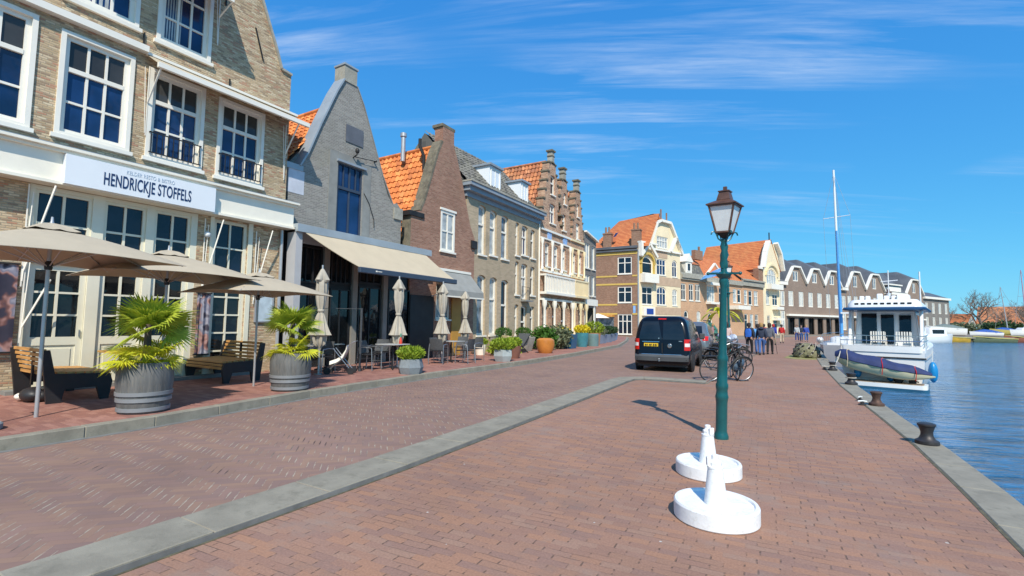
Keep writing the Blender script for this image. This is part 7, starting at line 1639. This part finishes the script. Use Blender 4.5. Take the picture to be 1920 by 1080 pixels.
q = MB(); q.loft([dsec(i / 16 * 1.0 + .02, 0) for i in range(17)]); q.build('dinghy_hull', creamb, T, smooth=True, sharp=60)
for t_ in (.16, .52, .84):
    q = MB(); S_ = dsec(t_, 1); c_ = S_[0]; q.tube([(p[0] + .04 * math.sin(k), -.62 + (p[1] + .62) * 1.05, (p[2] - 1.0) * 1.02 + 1.0) for k, p in enumerate(S_[:9])] + [(S_[8][0], S_[8][1] - .02, S_[8][2] - .3)], .018, 5); q.build('strap', redl if t_ > .2 else beig, T)
T = rebase(thing('outboard_motor', 'black outboard motor under the right end of the dinghy', 'outboard motor', (0, 0, 0))); q = MB(); q.loft([rrect(w_, -.55, -.2, z, .08) for w_, z in ((.12, .28), (.2, .36), (.22, .6), (.15, .68))]); q.build('cowl', M['black'], T, smooth=True); q = MB(); q.box(.4, .7, -.5, -.3, .3, .45).bar((.2, -.4, .5), (.8, -.4, .35), .05); q.build('bracket', M['iron'], T)
T.location = Mx @ Vector((.75, 0, 0))
for k, (x, y, z, rx, rz_, l) in enumerate([(-.98, -.35, .62, .17, .25, 'blue ball fender left of centre under the hanging dinghy'), (.42, -.35, .5, .17, .2, 'blue ball fender right of centre under the hanging dinghy'), (2.08, .25, .75, .2, .42, 'long blue fender on the right side of the yacht'), (-2.1, 3.4, 1.2, .16, .3, 'pale fender between the quay and the yacht side')]):
    T = rebase(thing('fender', l, 'fender', (0, 0, 0), 'yacht fenders')); q = MB(); q.ball((x, y, z), (rx, rx, rz_), 16, 12); q.build('fender_body', bluef if k < 3 else gel, T, smooth=True); q = MB(); q.tube([(x, y, z + rz_ - .02), (x, y + (.3 if k < 2 else 0), z + rz_ + .5)], .012, 5); q.build('rope', M['white'], T)
# ropes from the yacht to the quay
for (a, c, l) in [((-1.8, .4, 1.8), (.98, 21.2, .2), 'mooring rope from the yacht stern corner down to the farthest bollard'), ((-1.85, .2, 1.5), (.76, 21.6, .12), 'mooring rope from the yacht to the little white cleat'), ((-1.9, -.6, .3), (1.18, 16.4, .2), 'mooring rope from the platform to the bollard beside the stern')]:
    A_ = Vector(onboat(*a)); B_ = Vector(c); T = thing('mooring_rope', l, 'rope', tuple(B_), 'mooring ropes'); q = MB(); n = 8; q.tube([tuple(A_.lerp(B_, k / n) - Vector((0, 0, .25 * math.sin(PI * k / n)))) for k in range(n + 1)], .02, 6); q.build('rope_line', paint('rope_cream', (.5, .46, .38), .8), T, smooth=True); q = MB(Matrix.Translation(B_)); q.tube([(.12 * math.cos(a_), .12 * math.sin(a_), 0) for a_ in [2 * PI * k / 12 for k in range(12)]], .014, 5, closed=True); q.build('rope_loop', M['canvas2'], T)
# sailing boat ahead of the yacht
SX, SY, SR = 2.35, 37.5, R(-6)
T = thing('sailing_boat', 'grey sailing boat with tall mast and blue furled sail moored ahead of the yacht', 'boat', (SX, SY, WZ))
T.location = (0, 0, 0); WL[T.name] = (0, 0, 0)
q = MB(); hull_loft(q, 11, 3.1, 1.35, 1.6, -.4, .7); hl = q.build('hull', paint('grey_hull', (.32, .32, .34), .35, var=.08), T, smooth=True, sharp=40)
q = MB(); q.loft([rrect(w_, 3, 8 - e, z, .4) for w_, e, z in ((.95, 0, 1.35), (.9, .2, 1.75), (.75, .5, 1.85))]); q.build('cabin', gel, T, smooth=True, sharp=40)
q = MB(); q.tube([(-.3, 4.8, 1.6), (-.42, 4.8, 14.2)], [.1, .07], 10); q.build('mast', gel, T, smooth=True)
q = MB(); q.tube([(-.25, 4.6, 1.9), (-.3, 4.6, 5.0), (-.36, 4.65, 9.6)], [.11, .1, .06], 10); q.build('furled_sail', paint('light_blue_sail_cover', (.08, .3, .62), .7, var=.1), T, smooth=True)
q = MB(); q.tube([(-1.15, 4.8, 10.6), (.5, 4.8, 10.7)], .025, 6); q.build('spreader', gel, T)
q = MB()
for P in ([(-.42, 4.8, 14), (.5, 4.8, 10.7), (.7, 4.8, 1.5)], [(-.42, 4.8, 14), (-1.15, 4.8, 10.6), (-.9, 4.8, 1.5)], [(-.42, 4.8, 14), (.6, 2.2, 1.5)], [(-.4, 4.8, 13.6), (.9, 1, 1.5)], [(-.4, 4.8, 13.6), (0, 11, 1.7)]): q.tube(P, .009, 4)
q.build('rigging', M['alu'], T)
q = MB()
for x in (-1.3, 1.3):
    q.tube([(x * .85, .1, 2.0), (x, 2, 2.0), (x * 1.05, 5, 2.05), (x * .7, 8.5, 2.1), (0, 11.2, 2.2)], .016, 5)
    for y in (.1, 2, 4, 6, 8): q.tube([(x * (.85 if y < 1 else 1), y, 1.35), (x * (.85 if y < 1 else 1), y, 2.02)], .014, 5)
q.build('guard_rail', M['chrome'], T)
q = MB(); q.box(-.25, .25, 4.0, 4.6, 3.5, 3.6).box(-.9, .9, .4, 1.4, 1.36, 1.5); q.ball((-1.3, .6, 1.7), (.2, .2, .16)); q.ball((-1.35, 1.2, 1.6), (.2, .25, .16)); q.build('deck_gear', gel, T, smooth=True)
T.location = (SX, SY, WZ); T.rotation_euler = (0, 0, SR)
# heap of nets and fender cord on the quay edge
loc = (.25, 29.6, 0); T = thing('net_heap', 'mossy heap of netting and dark floats on the quay edge by the boats', 'net heap', loc); b = MB(Matrix.Translation(loc)); rr = random.Random(2)
b.lathe([(.58, 0), (.62, .12), (.56, .4), (.38, .62), (.18, .72), (.02, .74)], 28, Matrix.Diagonal((1, 1.6, 1, 1)), mod=lambda q_, z: 1 + .09 * math.sin(q_ * 5 + z * 9) + .05 * math.sin(q_ * 11 - z * 14)); b.build('netting', paint('olive_netting', (.2, .19, .11), .95, var=.5, scale=7, bump=.03, bscale=12), T, smooth=True, sharp=80)
b = MB(Matrix.Translation(loc))
for k in range(34): a_ = k * 2.4; h_ = .08 + .64 * (k / 34); r_ = .62 * math.sqrt(max(.05, 1 - (h_ / .84) ** 2)); b.ball((r_ * math.cos(a_), 1.6 * r_ * math.sin(a_), h_), (.07, .09, .055), 8, 5)
b.pieces('floats', M['castdark'], T, smooth=True)
b = MB(Matrix.Translation(loc))
for k in range(10): b.tube([(.64 * math.cos(k * .7 + t_) * (1 - t_ * .3), 1.05 * math.sin(k * .7 + t_) * (1 - t_ * .3), .1 + .66 * t_) for t_ in [i / 6 for i in range(7)]], .014, 4)
b.build('cord', M['canvas2'], T)
b = MB(); b.slab([(-.75, 28.2), (-.2, 27.3), (.65, 27.6), (.68, 31.5), (-.5, 31.2)], .001, .006); o = b.build('moss_patch', paint('yellow_moss', (.27, .25, .09), .95, var=.3, scale=5, obj=False)); tag(o, None, None, None, 'structure')
# far boats
def boat(loc, rz, L, B, fb2, hm, label, name='moored_boat', group='boats moored at the far quay', cab=None, cover=None, stripe=None, sc=1):
    T = thing(name, label, 'boat', (0, 0, 0), group); q = MB(); hull_loft(q, L, B, fb2, fb2 * 1.45, -.3, .8); h_ = q.build('hull', hm, T, smooth=True, sharp=40)
    if stripe:
        q = MB()
        for s in (-1, 1): q.tube([(s * B / 2 * .84, 0, fb2 * .9), (s * B / 2 * 1.0, L * .42, fb2 * 1.0), (s * B / 2 * .8, L * .75, fb2 * 1.2), (0, L * 1.02, fb2 * 1.42)], .09, 5)
        q.build('gunwale', stripe, h_)
    if cab:
        q = MB(); q.loft([rrect(B * k, L * .22 + e, L * .72 - e * 2, z, B * .1) for k, e, z in ((.4, 0, fb2), (.39, .1, fb2 + cab * .55), (.33, .35, fb2 + cab), (.3, .4, fb2 + cab + .05))]); cb = q.build('cabin', gel, T, smooth=True, sharp=40)
        for s in (-1, 1): q = MB(); q.box(s * (B * .4) - .03, s * (B * .4) + .03, L * .28, L * .6, fb2 + cab * .35, fb2 + cab * .8); q.build('cabin_window', M['glassdark'], cb)
    if cover:
        q = MB(); q.loft([[(B * .5 * w_ * math.cos(a_), y, fb2 * .9 + h2 * max(0, math.sin(a_))) for a_ in [PI * 2 * k / 12 for k in range(12)]] for y, w_, h2 in ((.1, .8, .3), (L * .3, 1, .9), (L * .55, .9, 1.1), (L * .8, .55, .6), (L * .97, .1, .3))]); q.build('cover', cover, T, smooth=True)
    T.location = loc; T.rotation_euler = (0, 0, rz); T.scale = (sc,) * 3; return T
yel = paint('ochre_hull', (.55, .33, .04), .5, var=.2, scale=1); grn = paint('green_hull', (.13, .16, .09), .6, var=.2); brn = paint('red_brown_hull', (.28, .09, .05), .6, var=.2); yst = paint('yellow_stripe', (.5, .42, .12), .5); blc = paint('blue_cover', (.02, .08, .32), .7, var=.4, scale=2)
boat((17.2, 107.5, WZ), R(-48), 7.6, 2.8, 1.1, gel, 'white cabin cruiser moored before the grey end block', cab=1.5)
boat((14.8, 103.5, WZ), R(-35), 7.0, 2.8, 1.2, gel, 'white boat with dark canopy between yacht rail and cabin cruiser', cab=2.3)
boat((26.6, 121.0, WZ), R(120), 5.6, 2.4, .9, yel, 'bright ochre open boat with pointed bow by the grey end block', stripe=yst)
boat((34.2, 126.2, WZ), R(122), 7.4, 2.6, .8, grn, 'long green boat with yellow stripe next to the ochre boat', stripe=yst)
boat((38.6, 131.2, WZ), R(125), 6.0, 2.6, .95, brn, 'rusty red barge between two green boats', stripe=yst)
boat((45.0, 136.4, WZ), R(125), 8, 2.6, .8, grn, 'green boat cut off by the right edge of the picture', stripe=yst)
boat((34.5, 133.5, .3), R(118), 8.5, 3, .8, gel, 'white boat under blue cover on the far shore', cover=blc, sc=.68)
boat((41.5, 139.5, .4), R(122), 8, 3, 1.2, gel, 'white speed boat ashore at the right edge', cab=1.0, sc=.68)
boat((44.5, 146.5, .5), R(122), 8, 3, 1.2, gel, 'white boat with dark canopy behind the speed boat', cab=1.3, cover=None, sc=.68)
boat((40.5, 146.5, .5), R(118), 8, 3, 1.2, yst, 'boat with cream hull and blue cover left of the white speed boat', cover=blc, sc=.68)
boat((29.5, 136, .3), R(115), 7, 2.8, 1.3, gel, 'white boat with grey-green canopy far behind the ochre boat', cover=paint('grey_green_cover', (.14, .18, .17), .7))
for (x, y, h_, l, mt, tilt) in [(45.5, 170, 12.5, 'thin leaning mast with stays rising before the long orange roof', M['alu'], -5), (51.8, 180, 17.5, 'tall pinkish mast at the right picture edge', paint('pink_mast', (.5, .2, .25), .5), -2)]:
    T = thing('boat_mast', l, 'mast', (x, y, 0), 'far boat masts'); q = MB(Matrix.Translation((x, y, 0)) @ Matrix.Rotation(R(tilt), 4, 'Y')); q.tube([(0, 0, 0), (0, 0, h_)], [.14, .07], 6); q.build('spar', mt, T); q = MB(Matrix.Translation((x, y, 0)) @ Matrix.Rotation(R(tilt), 4, 'Y')); q.tube([(0, 0, h_), (3.5, 0, 1)], .03, 4); q.tube([(0, 0, h_), (-2.5, 0, 1)], .03, 4); q.tube([(-1, 0, h_ * .6), (1, 0, h_ * .6)], .04, 4); q.build('rigging', M['alu'], T)
# parked cars far under the quay houses
for k, (s, l) in enumerate([(26, 'dark car far off, seen over the yacht rail left of the signal mast'), (44, 'dark car far off behind the white boats')]):
    p = F5 @ Vector((s, 8, 0)); T = thing('far_car', l, 'car', (0, 0, 0), 'cars before the quay houses'); b = MB(); b.loft([rrect(hw, y0, y1, z, .25) for hw, y0, y1, z in ((.85, 0, 4.1, .25), (.88, -.02, 4.15, .7), (.84, .1, 3.9, .9), (.7, .5, 2.9, 1.35), (.6, .8, 2.5, 1.45))]); b.build('body', silver if k else navy, T, smooth=True, sharp=50)
    for s2 in (-1, 1):
        for y in (.8, 3.2): wheel(T, s2 * .8, y, .3, s2)
    T.location = p; T.rotation_euler = (0, 0, R(-28 + 90 * k))
